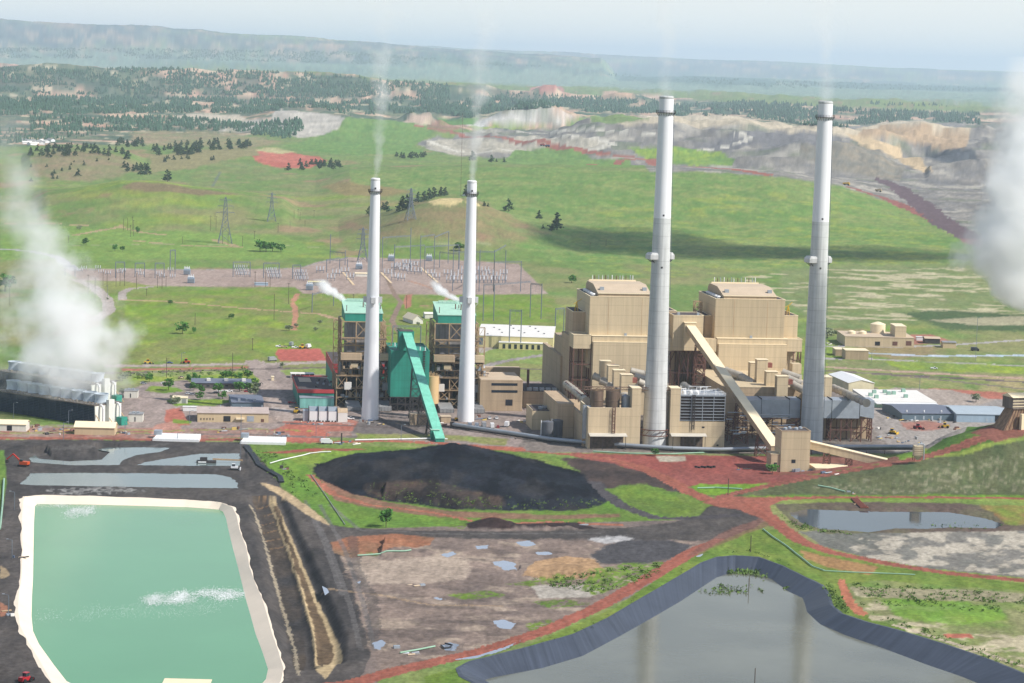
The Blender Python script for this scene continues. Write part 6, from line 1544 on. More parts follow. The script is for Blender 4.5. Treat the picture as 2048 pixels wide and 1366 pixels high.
simple('shed', 'larger of two cream roofed sheds below the water treatment building', 'shed', 1691, 719, 1691, 1737, 701, 16, BEIGE2, CREAMR, yaw=3)
simple('shed', 'smaller of two cream roofed sheds, close to the fourth chimney', 'shed', 1671, 712, 1671, 1688, 699, 14, BEIGE2, CREAMR, yaw=3)
simple('shipping_container', 'white container right of the water treatment building', 'container', 1833, 681, 1833, 1849, 674, 4, WHITE, WHITE, yaw=0)
simple('shed', 'open fronted grey shed with tan roof right of the white container', 'shed', 1850, 687, 1850, 1880, 677, 12, STEELD, BROOF, yaw=0, rise=1)
simple('shed', 'small tan shed at the right end of the water treatment yard', 'shed', 1886, 696, 1886, 1912, 685, 12, TANW, GREYP, yaw=0, rise=.6)
F, root, x0, x1, z0, z1 = simple('storage_barn', 'tall cream metal barn with a bright white gable roof beyond the silver duct', 'building', 1697, 786, 1697, 1748, 766, 48, mat('cream barn wall', (218,208,174), .7, streak=.05), WHITE, yaw=10, rise=2.2, axis='y')
F, root, x0, x1, z0, z1 = simple('maintenance_shop', 'very wide off white flat roof with green rooftop coolers right of the silver duct', 'building', 1741, 812, 1741, 1873, 803, 62, WROOF, WROOF, yaw=4)
for xx, yy in ((10,40),(18,42),(19,34),(23,36),(33,50),(4,24),(6,14),(28,20)): MB().box(x0+xx, x0+xx+2.6, yy, yy+3, z1+.36, z1+2.6).build('rooftop_cooler', mat('pale green unit', (150,184,168), .6), root)
a, b, c, d = F.ext(1752, 1876, 806, None, -8); MB().box(a, b, -10, -.5, d-.5, d).build('canopy', WHITE, root); MB().box(a, b, -7, -.6, 0, d-.6).build('lean_to_wall', TEALR, root)
F, root, x0, x1, z0, z1 = simple('warehouse', 'long slate grey warehouse in the equipment yard right of the silver duct', 'warehouse', 1804, 840, 1804, 1912, 827, 44, SLATEW, SLATE, yaw=9, rise=2.0)
for k in range(4): door(root, F, 1829+k*17, 1832+k*17, 832, 839, 0, LBLUER)
for k in range(3): MB().lathe([(.5,z1+.6),(.5,z1+1.8),(.1,z1+2)], x0+4+k*12, 3, 10).build('roof_vent', WHITE, root)
F, root, x0, x1, z0, z1 = simple('warehouse', 'pale blue warehouse with a dark open doorway joined to the slate one', 'warehouse', 1913, 844, 1913, 2022, 828, 40, LBLUE, LBLUER, yaw=4, rise=1.6)
door(root, F, 1990, 2004, 831, 843, 0, DARKR)
for px in (1972, 1982): door(root, F, px, px+3, 837, 843, 0, LBLUER)
simple('trailer', 'white box trailer parked along the pale blue warehouse', 'trailer', 1927, 844, 1927, 1969, 833, 3.2, WHITE, WHITE, yaw=3)
# conveyor house on the hill at the right edge
c = at_y(2010, 868, 1430); zg = ground_z(c[0], c[1])
F = Fr(2019, 868, 20, z=zg-.5)
root = F.root('conveyor_house', 'rusty ribbed conveyor house with a cream roof on the hill at the right edge', 'building'); root.scale = (.85, .85, .85)
RUST = mat('rusty ribbed wall', (150,122,96), .8, var=.25, scale=.3, streak=.35)
MB().add([(-6,0,0),(14,0,0),(14,16,0),(-6,16,0),(4,2,17),(14,2,17),(14,14,17),(4,14,17)], [(3,2,1,0),(4,5,6,7),(0,1,5,4),(1,2,6,5),(2,3,7,6),(3,0,4,7)]).build('wall', RUST, root)
MB().box(2.2, 14.5, 1, 15, 17.02, 25).build('upper_wall', mat('shaded ribbed wall', (124,112,104), .8, streak=.3), root)
g = MB()
for z in (18.5, 20.5, 22.5): g.box(2.0, 14.6, .85, .99, z, z+.5)
g.build('louver', CREAMR, root)
MB().add([(1.5,0,25),(15,0,25),(15,8,27.5),(1.5,8,27.5),(15,16,25),(1.5,16,25)], [(0,1,2,3),(3,2,4,5),(0,3,5),(1,4,2),(0,5,4,1)]).build('roof', CREAMR, root)
g = MB()
for k in range(6): xx = -5+k*3.2; g.bar((xx, -.15, 0), (min(4+k*2, 14), 1.8, 17), .35)
g.build('frame', STEELR, root)
MB().box(7, 15, -3.5, -.6, 0, 14).build('cream_chute', CREAMR, root)
MB().box(-7, 15, -.8, -.02, 0, 1.8).build('plinth', CONC, root)
# dust collector, tool shed, others
c = at_y(1835, 921, 1418); zg = ground_z(c[0], c[1])
F = Fr(1828, 922, 6, z=max(0, zg-.3)); root = F.root('dust_collector', 'ribbed cream dust collector with a grey pipe loop beside the red hill road', 'dust collector')
g = MB(); g.box(0, 4.8, 0, 4, 3, 8.5); g.add([(0,0,3),(4.8,0,3),(4.8,4,3),(0,4,3),(1.8,1.4,.4),(3,1.4,.4),(3,2.6,.4),(1.8,2.6,.4)], [(0,1,2,3),(4,7,6,5),(0,4,5,1),(1,5,6,2),(2,6,7,3),(3,7,4,0)]); g.build('hopper', mat('cream ribbed', (206,190,160), .7, streak=.2), root)
g = MB()
for z in np.arange(3.4, 8.4, 1): g.box(-.1, 4.9, -.12, -.01, z, z+.25)
for x_, y_ in ((.2,.2),(4.6,.2),(4.6,3.8),(.2,3.8)): g.bar((x_,y_,0), (x_,y_,3), .3)
g.build('frame', STEELR, root)
g = MB(); g.tube([Vector(p) for p in ((2.4,2,8.5),(2.8,2,9.4),(5.4,2,9.4),(6,2,8.6),(6,2,.5))], .35, 10); g.build('pipe', GALV, root, True)
simple('pump_house', 'low beige shed with a cream roof at the right foot of the crusher tower', 'shed', 1631, 949, 1631, 1702, 937, 15, BEIGE, CREAMR, yaw=8)
c = hit(378, 1366, -2.3)
F = Fr(378, 1372, 1, z=-2.4); root = F.root('floating_pumphouse', 'cream roofed pump barge at the bottom edge of the green pond', 'barge')
MB().box(-8.6, 8.2, -9, -1, .2, 2.6).build('hull', mat('pumphouse wall', (196,190,176)), root); MB().box(-8.9, 8.5, -9.3, -.7, 2.6, 2.9).build('roof', CREAMR, root)
# ================================================================ vehicles
CARC = {'white': mat('car white', (240,240,240), .3, spec=.6, var=.02), 'red': mat('car red', (176,30,40), .3, spec=.6), 'dark': mat('car dark', (44,48,58), .3, spec=.6), 'silver': mat('car silver', (176,180,186), .35, metal=.4), 'tan': mat('car tan', (190,172,140), .4), 'yellow': YELLOW, 'orange': ORANGE, 'blue': mat('car blue', (66,92,140), .35), 'green': mat('machine green', (70,120,74), .5)}
PROTO = {}
def vehicle(kind, colour):
    key = (kind, colour)
    if key in PROTO: return copy_tree(PROTO[key])
    r = empty({'car': 'parked_car', 'pickup': 'pickup_truck', 'van': 'box_van', 'loader': 'wheel_loader', 'dozer': 'bulldozer', 'truck': 'haul_truck'}[kind], (0, 0, 0))
    m_ = CARC[colour]
    def wheels(xs, w_, rw, tw):
        for x in xs:
            for s in (-1, 1):
                g = MB(); g.bar((x, s*(w_/2-tw/2), rw), (x, s*(w_/2+tw/2), rw), rw*2, rw*2, 14); g.build('wheel', BLACKR, r)
    if kind == 'car':
        MB().add([(-2.2,-.9,.35),(2.2,-.9,.35),(2.2,.9,.35),(-2.2,.9,.35),(-2.2,-.9,.95),(2.25,-.9,.8),(2.25,.9,.8),(-2.2,.9,.95)], [(3,2,1,0),(4,5,6,7),(0,1,5,4),(1,2,6,5),(2,3,7,6),(3,0,4,7)]).build('body', m_, r)
        MB().add([(-1.8,-.85,.92),(1.1,-.85,.88),(1.1,.85,.88),(-1.8,.85,.92),(-1.3,-.7,1.45),(.4,-.7,1.45),(.4,.7,1.45),(-1.3,.7,1.45)], [(3,2,1,0),(0,1,5,4),(1,2,6,5),(2,3,7,6),(3,0,4,7)]).build('window', GLASSD, r)
        MB().box(-1.3, .4, -.7, .7, 1.455, 1.5).build('roof', m_, r); wheels((-1.35, 1.4), 1.7, .33, .25)
    elif kind == 'pickup':
        MB().box(-2.7, 2.7, -.95, .95, .45, 1.0).build('body', m_, r)
        g = MB(); g.box(-2.7, -.3, -.95, -.8, 1.005, 1.35); g.box(-2.7, -.3, .8, .95, 1.005, 1.35); g.box(-2.7, -2.6, -.8, .8, 1.005, 1.35); g.build('bed', m_, r)
        MB().add([(-.3,-.9,1.005),(1.6,-.9,1.005),(1.6,.9,1.005),(-.3,.9,1.005),(-.1,-.75,1.7),(.9,-.75,1.7),(.9,.75,1.7),(-.1,.75,1.7)], [(3,2,1,0),(0,1,5,4),(1,2,6,5),(2,3,7,6),(3,0,4,7)]).build('window', GLASSD, r)
        MB().box(-.1, .9, -.75, .75, 1.705, 1.76).build('roof', m_, r); wheels((-1.7, 1.75), 1.8, .4, .3)
    elif kind == 'van':
        MB().box(-3.6, 1.6, -1.15, 1.15, .7, 3.3).build('box', m_, r)
        MB().add([(1.65,-1,.6),(3.4,-1,.6),(3.4,1,.6),(1.65,1,.6),(1.65,-1,2.4),(2.6,-1,2.4),(2.6,1,2.4),(1.65,1,2.4),(3.4,-1,1.3),(3.4,1,1.3)], [(0,1,8,5,4),(3,7,6,9,2),(1,2,9,8),(8,9,6,5),(4,5,6,7),(0,4,7,3),(0,3,2,1)]).build('cab', m_, r)
        MB().box(-3.6, 3.2, -.8, .8, .45, .68).build('chassis', STEELD, r); wheels((-2.4, 2.4), 2.0, .48, .35)
    elif kind == 'loader':
        MB().box(-3, 1.2, -1.1, 1.1, .8, 2.2).build('body', m_, r); MB().box(-1, .8, -.8, .8, 2.2, 3.5).build('cab', GLASSD, r); MB().box(-1.1, .9, -.9, .9, 3.5, 3.7).build('roof', m_, r)
        g = MB(); g.bar((.8,-.7,1.8), (3.4,-.7,.7), .35); g.bar((.8,.7,1.8), (3.4,.7,.7), .35); g.build('boom', m_, r)
        MB().add([(3.2,-1.4,.1),(4.4,-1.4,.1),(4.4,1.4,.1),(3.2,1.4,.1),(3.1,-1.4,1.3),(3.3,-1.4,1.3),(3.3,1.4,1.3),(3.1,1.4,1.3)], [(3,2,1,0),(4,5,6,7),(0,1,5,4),(2,3,7,6),(3,0,4,7)]).build('bucket', STEELD, r); wheels((-2, 1.4), 2.4, .85, .6)
    elif kind == 'dozer':
        MB().box(-2.2, 1.6, -.9, .9, .9, 2.2).build('body', m_, r); MB().box(-1.6, 0, -.8, .8, 2.2, 3.4).build('cab', GLASSD, r); MB().box(-1.7, .1, -.9, .9, 3.4, 3.55).build('roof', m_, r)
        for s in (-1, 1): MB().box(-2.6, 2.2, s*1.3-.35, s*1.3+.35, 0, 1.1).build('track', BLACKR, r)
        MB().box(2.8, 3.1, -2, 2, .1, 1.5).build('blade', m_, r)
        g = MB(); g.bar((1, -1.2, .6), (2.9, -1.2, .6), .3); g.bar((1, 1.2, .6), (2.9, 1.2, .6), .3); g.build('blade_arm', m_, r)
    elif kind == 'truck':
        MB().add([(-6,-3,2.6),(3,-3,3.2),(3,3,3.2),(-6,3,2.6),(-6.5,-3.6,5),(5,-3.6,6.2),(5,3.6,6.2),(-6.5,3.6,5)], [(3,2,1,0),(4,5,6,7),(0,1,5,4),(1,2,6,5),(2,3,7,6),(3,0,4,7)]).build('dump_body', m_, r)
        MB().box(3.2, 5.6, -2.6, 2.6, 1.6, 4.4).build('cab', m_, r); MB().box(-5, 5, -1.4, 1.4, 1.4, 2.5).build('chassis', STEELD, r); wheels((-3.4, 3.6), 5, 1.5, 1.1)
    PROTO[key] = r
    return r
def place(o, px, py, rz, label, cat, group=None, s=1.0, z=None):
    h = hit(px, py) if z is None else hit(px, py, z)
    o.location = (h[0], h[1], ground_z(*h) if z is None else z); o.rotation_euler = (0, 0, R(rz)); o.scale = (s, s, s)
    o['label'] = label; o['category'] = cat
    if group: o['group'] = group
    return o
VEH = [('pickup','white',558,694,20,'first white pickup at the left of the red dirt pad behind the teal boilers','parked trucks by the red pad'),
 ('pickup','tan',568,695,10,'tan pickup second from the left on the edge of the red dirt pad','parked trucks by the red pad'),
 ('van','silver',583,692,80,'silver van at the back edge of the red dirt pad','parked trucks by the red pad'),
 ('pickup','white',590,696,15,'white pickup standing just below the silver van on the red pad','parked trucks by the red pad'),
 ('loader','yellow',605,697,20,'small yellow loader on the red dirt pad','machines'),
 ('van','white',617,696,70,'white box truck at the right corner of the red dirt pad','parked trucks by the red pad'),
 ('van','silver',545,722,40,'lone silver van at the road bend below the red dirt pad',None),
 ('loader','yellow',296,728,10,'yellow grader on the back road above the rail line, left one','machines'),
 ('loader','orange',372,727,180,'orange roller on the back road right of the yellow grader','machines'),
 ('car','blue',340,727,0,'blue car between the machines on the back road',None),
 ('pickup','tan',362,757,70,'tan pickup on the entrance lane left of the office',None),
 ('car','silver',287,768,15,'silver car under the roadside trees left of the office','cars near the office'),
 ('car','white',328,768,15,'white car beside the round green tree left of the office','cars near the office'),
 ('car','white',377,788,30,'first white car at the left of the office car park','cars near the office'),
 ('car','silver',385,790,30,'silver car next to the first white car in the office car park','cars near the office'),
 ('car','dark',432,787,20,'black car in the middle of the office car park','cars near the office'),
 ('car','white',440,783,20,'white car right behind the black one in the office car park','cars near the office'),
 ('pickup','white',457,784,25,'white pickup centre right in the office car park','cars near the office'),
 ('car','red',494,784,10,'red car at the right end of the office car park','cars near the office'),
 ('car','tan',487,781,10,'tan car beside the red one in the office car park','cars near the office'),
 ('pickup','red',584,807,5,'red pickup in the shadow left of the teal office block',None),
 ('loader','yellow',593,826,80,'yellow loader at the left end of the transformer enclosures','machines'),
 ('pickup','white',700,839,10,'white pickup at the foot of the left slim chimney',None),
 ('loader','yellow',919,842,20,'yellow forklift at the foot of the second slim chimney','machines'),
 ('van','white',939,854,95,'first white van from the left in the row right of the second slim chimney','vans in a row'),
 ('van','white',953,856,95,'second white van in the row right of the second slim chimney','vans in a row'),
 ('van','silver',967,854,100,'silver van, third in the row right of the second slim chimney','vans in a row'),
 ('van','white',984,856,95,'fourth white van in the row, left of the red car','vans in a row'),
 ('car','red',996,855,90,'red car at the end of the white van row',None),
 ('van','white',1014,853,80,'white van parked alone right of the van row','vans in a row'),
 ('pickup','white',979,838,95,'white pickup behind the van row, left one','pickups behind the vans'),
 ('pickup','white',993,838,95,'white pickup behind the van row, right one','pickups behind the vans'),
 ('van','white',654,888,3,'white tanker rig on the road above the coal pile, left part',None),
 ('dozer','yellow',1786,868,-30,'yellow bulldozer among scrap in the equipment yard','machines'),
 ('loader','red',1836,858,-30,'red crane truck in the equipment yard','machines'),
 ('loader','yellow',1889,856,170,'yellow backhoe near the grassy bank in the equipment yard','machines'),
 ('truck','yellow',1693,371,-20,'yellow haul truck on the mine road, the one nearer the fourth chimney','mine haul trucks'),
 ('truck','tan',1757,384,-20,'grey haul truck on the mine road beside the dark coal road','mine haul trucks'),
 ('truck','red',1085,292,-12,'red truck on the mine haul road beyond the green hill','mine haul trucks'),
 ('truck','blue',1095,294,-12,'dark truck right behind the red one on the mine haul road','mine haul trucks'),
 ('pickup','white',1868,738,0,'white pickup in the yellow flowering strip on the right',None),
 ('van','dark',1950,702,0,'dark truck near the tall pole on the right meadow',None),
 ('dozer','white',470,940,0,'white pontoon gear on the middle settling pond bank',None),
 ]
for kd, c_, px, py, rz, lb, gp in VEH:
    place(vehicle(kd, c_), px, py, rz, lb, {'car': 'car', 'pickup': 'pickup', 'van': 'van', 'loader': 'loader', 'dozer': 'bulldozer', 'truck': 'haul truck'}[kd], gp)
# excavator by the settling ponds
r = empty('excavator', (0,0,0)); 
for s in (-1, 1): MB().box(-2, 2.2, s*1.2-.35, s*1.2+.35, 0, .9).build('track', BLACKR, r)
MB().box(-2.4, 1.4, -1.3, 1.3, 1.0, 2.3).build('body', ORANGE, r); MB().box(.1, 1.4, .2, 1.2, 2.31, 3.3).build('cab', GLASSD, r)
g = MB(); g.bar((1.0,-.3,1.8), (5.2,-.3,5.2), .55); g.bar((5.2,-.3,5.2), (8.2,-.3,2.6), .45); g.build('boom', mat('boom red', (196,60,50)), r)
MB().box(7.4, 8.6, -.9, .3, 1.0, 2.4).build('bucket', STEELD, r)
place(r, 47, 933, 165, 'orange excavator on the ash bank beside the left settling pond', 'excavator', s=1.25)
r = vehicle('loader', 'red'); place(r, 52, 1364, 60, 'red and white tractor at the lower left corner of the picture', 'tractor')
# dredge in the settling pond
c = hit(418, 925, -.6); r = empty('dredge', (c[0], c[1], -.7), R(4), label='black floating dredge with a tan pipe boom in the right settling pond', cat='dredge')
MB().box(-7, 4, -2, 2, 0, 1.2).build('hull', STEELD, r); MB().box(-5, -1, -1.4, 1.4, 1.2, 3.0).build('cabin', STEELD, r); MB().box(-6, -1.5, -2.4, -2.05, .3, 1.0).build('float', WHITE, r)
g = MB(); g.bar((2,-.5,2.0), (19,-.5,1.6), .5); g.bar((2,.8,2.2), (19,.8,1.7), .5); 
for k in range(6): g.bar((3+k*3,-.5,2), (3+k*3,.8,2), .3)
g.build('boom', STEELB, r)
# ---------- poles, masts, lamps
def pole_thing(px, py, top, label, cat='pole', name='utility_pole', w_=.35, m_=None, arm=0, group='wooden utility poles', arms=1):
    h = hit(px, py); z = ground_z(*h); f = Fr(px, py, 0); H = CAMH+0; 
    d = ray(px, top); 
    b = np.array([h[0], h[1], z]); f.o = b; H = f.sz(top, 0, 0)
    r = empty(name, tuple(b), label=label, cat=cat, group=group)
    MB().bar((0,0,-.3), (0,0,H), w_, w_, 8).build('pole_shaft', m_ or WOODP, r)
    for k in range(arms if arm else 0):
        MB().bar((-arm,0,H-.8-k*1.8), (arm,0,H-.8-k*1.8), .22).build('crossarm', m_ or WOODP, r)
        g = MB()
        for x_ in (-arm*.9, -arm*.4, arm*.4, arm*.9): g.bar((x_,0,H-.8-k*1.8), (x_,0,H-.3-k*1.8), .16)
        g.build('insulator', GREYP, r)
    return r, H
WP = [(247,461,437),(255,461,436),(265,462,433),(261,474,450),(267,472,440),(421,462,431),(432,461,432),(445,488,453),(456,490,453),(509,478,462),(485,493,472),(365,487,473),(556,465,446),(580,456,443),(610,452,440),(588,440,420),(596,437,418),(628,435,420),(137,486,471),(176,591,549),(190,600,556),(206,572,541),(214,574,541),(240,572,538),(232,574,542),(249,572,540),(273,579,547),(315,576,550),(324,578,548),(332,575,552),(293,592,577),(510,575,543),(531,574,544),(540,576,550),(19,610,560),(577,608,566),(548,640,588),(707,600,588),(813,617,590),(390,650,626),(505,700,676),(600,440,424),(1212,492,478),(465,745,705),(333,755,715),(1180,500,484),(430,440,425),(96,480,466)]
for px, py, t_ in WP: pole_thing(px, py, t_, 'plain brown wooden utility pole standing in the meadow behind the plant', arm=1.4 if (px+py) % 2 else 0, w_=.42)
def lamp_post(px, py, top, label, side=-1, group='street lamps'):
    r, H = pole_thing(px, py, top, label, 'lamp post', 'lamp_post', .3, GALVP, group=group)
    MB().bar((0,0,H-.1), (side*2.2,0,H+.4), .18, .18, 6).build('lamp_arm', GALVP, r); MB().box(side*2.2-.5, side*2.2+.5, -.25, .25, H+.3, H+.5).build('lamp_head', GALV, r)
LP_ = [(27,836,806,'grey lamp post before the dark louvred cooling tower wall, left one',1),(137,848,821,'grey lamp post before the dark louvred cooling tower wall, right one',1),(29,1020,984,'curved lamp post on the ash road above the left corner of the green pond',-1),(24,1117,1080,'curved lamp post on the ash road halfway down the green pond',-1),(17,1230,1190,'curved lamp post on the ash road low at the left of the green pond',-1),
 (632,870,845,'lamp post in the red yard left of the slim chimneys',-1),(802,881,850,'lamp post on the verge between the slim chimneys and the coal pile',1),(481,915,828,'tall light mast beside the right white membrane shed',-1),(1951,722,636,'very tall light mast on the right meadow',1),(1743,723,702,'lamp post near the two cream sheds',1),(1839,780,752,'slender lamp post in the verge above the wide white roof',1),(127,880,845,'thin lamp post beside the tan shed, left',1),(250,872,843,'thin lamp post beside the tan shed, right',1),(379,846,822,'thin lamp post at the left wall of the tan workshop',1),(215,594,572,'lamp post by the curve of the highway',-1),(652,886,866,'short lamp post beside the white tanker rig',1),(363,724,706,'lamp post by the back road above the rail line',1),(355,882,866,'lamp post behind the left white membrane shed',1)]
for px, py, t_, lb, s_ in LP_: lamp_post(px, py, t_, lb, s_)
pole_thing(1501,1104,1071,'thin dark pole on the grass above the top of the lined pond', group=None, w_=.4); pole_thing(1456,990,957,'dark pole in the green strip beside the red junction', group=None, w_=.45)
r, H = pole_thing(1508,1400,1336,'dark post rising at the bottom edge of the lined pond', group=None, w_=.35)
r, H = pole_thing(1497,1190,1156,'short post standing in the shallow reeds of the lined pond', group=None, w_=.35)
pole_thing(683,889,866,'short black vent post beside the white tanker rig', name='vent_post', cat='post', w_=.9, m_=STEELD, group=None)
# lattice transmission towers
def pylon(px, py, top, label, yaw=0):
    h = hit(px, py); z = ground_z(*h); f = Fr(px, py, 0); f.o = np.array([h[0], h[1], z]); H = f.sz(top, 0, 0)
    r = empty('transmission_tower', tuple(f.o), R(yaw), label=label, cat='pylon', group='lattice transmission towers')
    g = MB(); zs = [0, .2, .38, .52, .64, .74, .83, .92, 1.0]; ws = [1, .72, .5, .34, .3, .26, .22, .16, .05]; b0 = H*.15
    c = ((-1,-1),(1,-1),(1,1),(-1,1))
    for k in range(8):
        za, zb = zs[k]*H, zs[k+1]*H; wa, wb = ws[k]*b0, ws[k+1]*b0
        for i in range(4):
            x, y = c[i]; x2, y2 = c[(i+1) % 4]
            g.bar((x*wa,y*wa,za), (x*wb,y*wb,zb), .45); g.bar((x*wa,y*wa,za), (x2*wb,y2*wb,zb), .32); g.bar((x2*wa,y2*wa,za), (x*wb,y*wb,zb), .32); g.bar((x*wb,y*wb,zb), (x2*wb,y2*wb,zb), .2)
    g.build('tower_body', GALVP, r)
    for zz, L_ in ((.66,.2),(.80,.17),(.93,.13)):
        g = MB()
        for s in (-1, 1):
            for y in (-1, 1): g.bar((0, y*b0*.2, zz*H), (s*L_*H, 0, zz*H+.4), .35); g.bar((0, y*b0*.2, (zz+.035)*H), (s*L_*H, 0, zz*H+.5), .22)
            g.bar((s*L_*H, 0, zz*H), (s*L_*H, 0, zz*H-2.6), .2)
        g.build('crossarm', GALVP, r)
    return r
pylon(450,487,394,'tall lattice pylon left of the three, in the open meadow',10); pylon(543,443,385,'lattice pylon farther back, middle of the three on the meadow',10); pylon(821,440,376,'lattice pylon standing on the knoll between the slim chimneys',20); pylon(725,524,455,'lattice pylon at the edge of the substation just left of the first slim chimney',10)
# guyed red mast on the knoll
h = hit(921, 392); z = ground_z(*h); f = Fr(921, 392, 0); f.o = np.array([h[0], h[1], z]); H = f.sz(226, 0, 0)
r = empty('radio_mast', tuple(f.o), label='very tall thin red guyed radio mast on top of the knoll', cat='mast'); g = MB()
for k in range(3): a_ = k*2.094; g.bar((.55*math.cos(a_),.55*math.sin(a_),0), (.55*math.cos(a_),.55*math.sin(a_),H), .16)
for k in range(int(H/3)): a_ = (k%3)*2.094; b_ = a_+2.094; g.bar((.55*math.cos(a_),.55*math.sin(a_),k*3), (.55*math.cos(b_),.55*math.sin(b_),k*3+3), .12)
g.build('mast_body', STEELR, r); MB().box(3, 9, -2, 3, -1, 3).build('equipment_hut', WHITE, r)
g = MB()
for k in range(3):
    a_ = .5+k*2.094
    for hh in (.55, .95): g.bar((0,0,H*hh), (40*math.cos(a_), 40*math.sin(a_), -8), .05)
g.build('guy_wire', GREYP, r)
# ---------- substation
def gantry(posts, beams, label):
    """posts (px, base, top); beams (i, j, py at i)"""
    base = []
    for px, b_, t_ in posts:
        h = hit(px, b_); f = Fr(px, b_, 0); base.append((h, f.sz(t_, 0, 0)))
    O = base[0][0]; r = empty('dead_end_gantry', (O[0], O[1], 0), label=label, cat='gantry', group='substation gantries')
    for (h, H) in base: g = MB(); g.bar((h[0]-O[0], h[1]-O[1], 0), (h[0]-O[0], h[1]-O[1], H), .85, .85, 8); g.build('mast_post', GALVP, r)
    for i, j, py in beams:
        hi, hj = base[i][0], base[j][0]; fi = Fr(posts[i][0], posts[i][1], 0); z = fi.sz(py, 0, 0); a = Vector((hi[0]-O[0], hi[1]-O[1], z)); b = Vector((hj[0]-O[0], hj[1]-O[1], z))
        g = MB(); g.bar(a, b, .35); g.bar(a+Vector((0,0,1)), b+Vector((0,0,1)), .3); n_ = 10
        for k in range(n_): g.bar(a.lerp(b, k/n_)+Vector((0,0,k%2)), a.lerp(b, (k+1)/n_)+Vector((0,0,(k+1)%2)), .18)
        g.build('beam', GALVP, r)
        for k in (1, 3, 5): g = MB(); p = a.lerp(b, k/6); g.bar(p, p-Vector((.3,0,2.6)), .22); g.bar(p-Vector((.3,0,2.6)), p-Vector((1.2,0,9)), .08); g.build('insulator_string', GREYP, r)
gantry([(764,545,473),(820,541,455)], [(0,1,475)], 'gantry with a lightning spike just right of the first slim chimney')
gantry([(840,547,470),(868,541,472),(896,527,463)], [(0,1,474),(1,2,474)], 'three post gantry in the middle of the substation')
gantry([(788,549,488),(849,545,492),(917,539,491)], [(0,1,494),(1,2,494)], 'long gantry with small window bay before the middle gantry')
gantry([(905,582,496),(958,583,499),(987,583,499),(1010,567,500)], [(0,1,504),(1,2,504),(2,3,504)], 'front gantry of the substation flanking the second slim chimney')
gantry([(987,583,521),(1041,583,521)], [(0,1,524)], 'rightmost low gantry at the corner of the substation')
gantry([(879,535,502),(918,539,502)], [(0,1,504)], 'short gantry behind the long substation gantry')
gantry([(653,545,517),(679,540,517),(695,535,517)], [(0,1,520),(1,2,519)], 'low gantry at the narrow left part of the big substation')
gantry([(660,527,468),(690,530,500)], [(0,1,503)], 'gantry with a tall spike left of the first slim chimney')
for i, (a, b, y0, y1) in enumerate(((231,249,556,524),(270,289,554,526),(310,328,556,526),(466,500,554,524),(527,558,556,526),(585,601,558,530),(340,350,552,500),(130,150,553,532))):
    gantry([(a,y0,y1),(b,y0,y1)], [(0,1,y1+1)], 'slender two post gantry number %s from the left in the long substation arm' % ('one two three five six seven four zero'.split()[i]) if i not in (6,7) else ('tall spike gantry in the long substation arm' if i == 6 else 'gantry at the steamy left end of the long substation arm'))
gantry([(966,642,569),(987,642,569),(1060,635,567),(1082,638,567)], [(0,1,570),(1,2,570),(2,3,568)], 'wide line entry frame in front of the substation, right of the second slim chimney')
gantry([(1018,698,619),(1041,699,619)], [(0,1,622)], 'tall steel H frame in front of the yellow walled warehouse')
gantry([(1110,668,616),(1127,666,616)], [(0,1,619)], 'steel H frame at the left side of the big boiler house')
gantry([(624,625,585),(667,612,588)], [(0,1,590)], 'low line frame in the grass left of the first slim chimney')
gantry([(785,690,652),(841,690,652)], [(0,1,654)], 'line frame behind the teal block between the boilers')
# switchgear units
def breaker_proto():
    r = empty('circuit_breaker', (0,0,0), cat='circuit breaker')
    g = MB(); 
    for x in (-2.4, 0, 2.4): g.bar((x,-.5,0), (x,-.5,2.2), .2); g.bar((x,.5,0), (x,.5,2.2), .2)
    g.bar((-2.6,0,2.2), (2.6,0,2.2), .35); g.build('support_frame', GALVP, r)
    for x in (-2.4, 0, 2.4): g = MB(); g.lathe([(.28,2.4),(.42,2.9),(.28,3.4),(.42,3.9),(.28,4.4),(.4,4.9),(.15,5.3)], x, 0, 8); g.bar((x,0,5), (x+.6,-1.4,5.4), .14); g.build('insulator', mat('porcelain grey', (206,210,216), .4), r)
    return r
def trafo_proto():
    r = empty('power_transformer', (0,0,0), cat='transformer')
    MB().box(-2.6,2.6,-1.6,1.6,.3,4.2).build('tank', mat('transformer blue grey', (150,166,182), .5), r)
    for s in (-1, 1): 
        g = MB()
        for k in range(6): g.box(-2.4+k*.85, -2.0+k*.85, s*1.65 if s > 0 else -2.5, 2.5 if s > 0 else -1.65, .8, 3.6)
        g.build('radiator', GALV, r)
    for x in (-1.6, 0, 1.6): MB().lathe([(.3,4.2),(.4,4.8),(.25,5.4),(.35,6),(.1,6.6)], x, 0, 8).build('bushing', mat('porcelain grey', (206,210,216), .4), r)
    g = MB(); g.bar((-2.2,0,5.0), (2.2,0,5.0), .8, .8, 10); g.build('conservator', WHITE, r)
    return r
BP, TP = breaker_proto(), trafo_proto(); first = [True, True]
def put(proto, k, px, py, label, group, rz=0, s=1.0):
    o = proto if first[k] else copy_tree(proto); first[k] = False
    h = hit(px, py); o.location = (h[0], h[1], 0); o.rotation_euler = (0,0,R(rz)); o.scale = (s,s,s); o['label'] = label; o['group'] = group
rr = random.Random(77)
BR = [(160,545),(168,541),(196,540),(202,548),(216,551),(240,549),(246,546),(276,547),(282,553),(318,552),(324,557),(341,544),(345,558)]
for cx, cy in ((481,546),(545,551),(599,555)): BR += [(cx+i*8-8+j*2, cy-7+j*7) for i in range(3) for j in range(3)]
for px, py in BR: put(BP, 0, px, py, 'grey three column circuit breaker in the long left arm of the substation', 'breakers in the substation arm', 8)
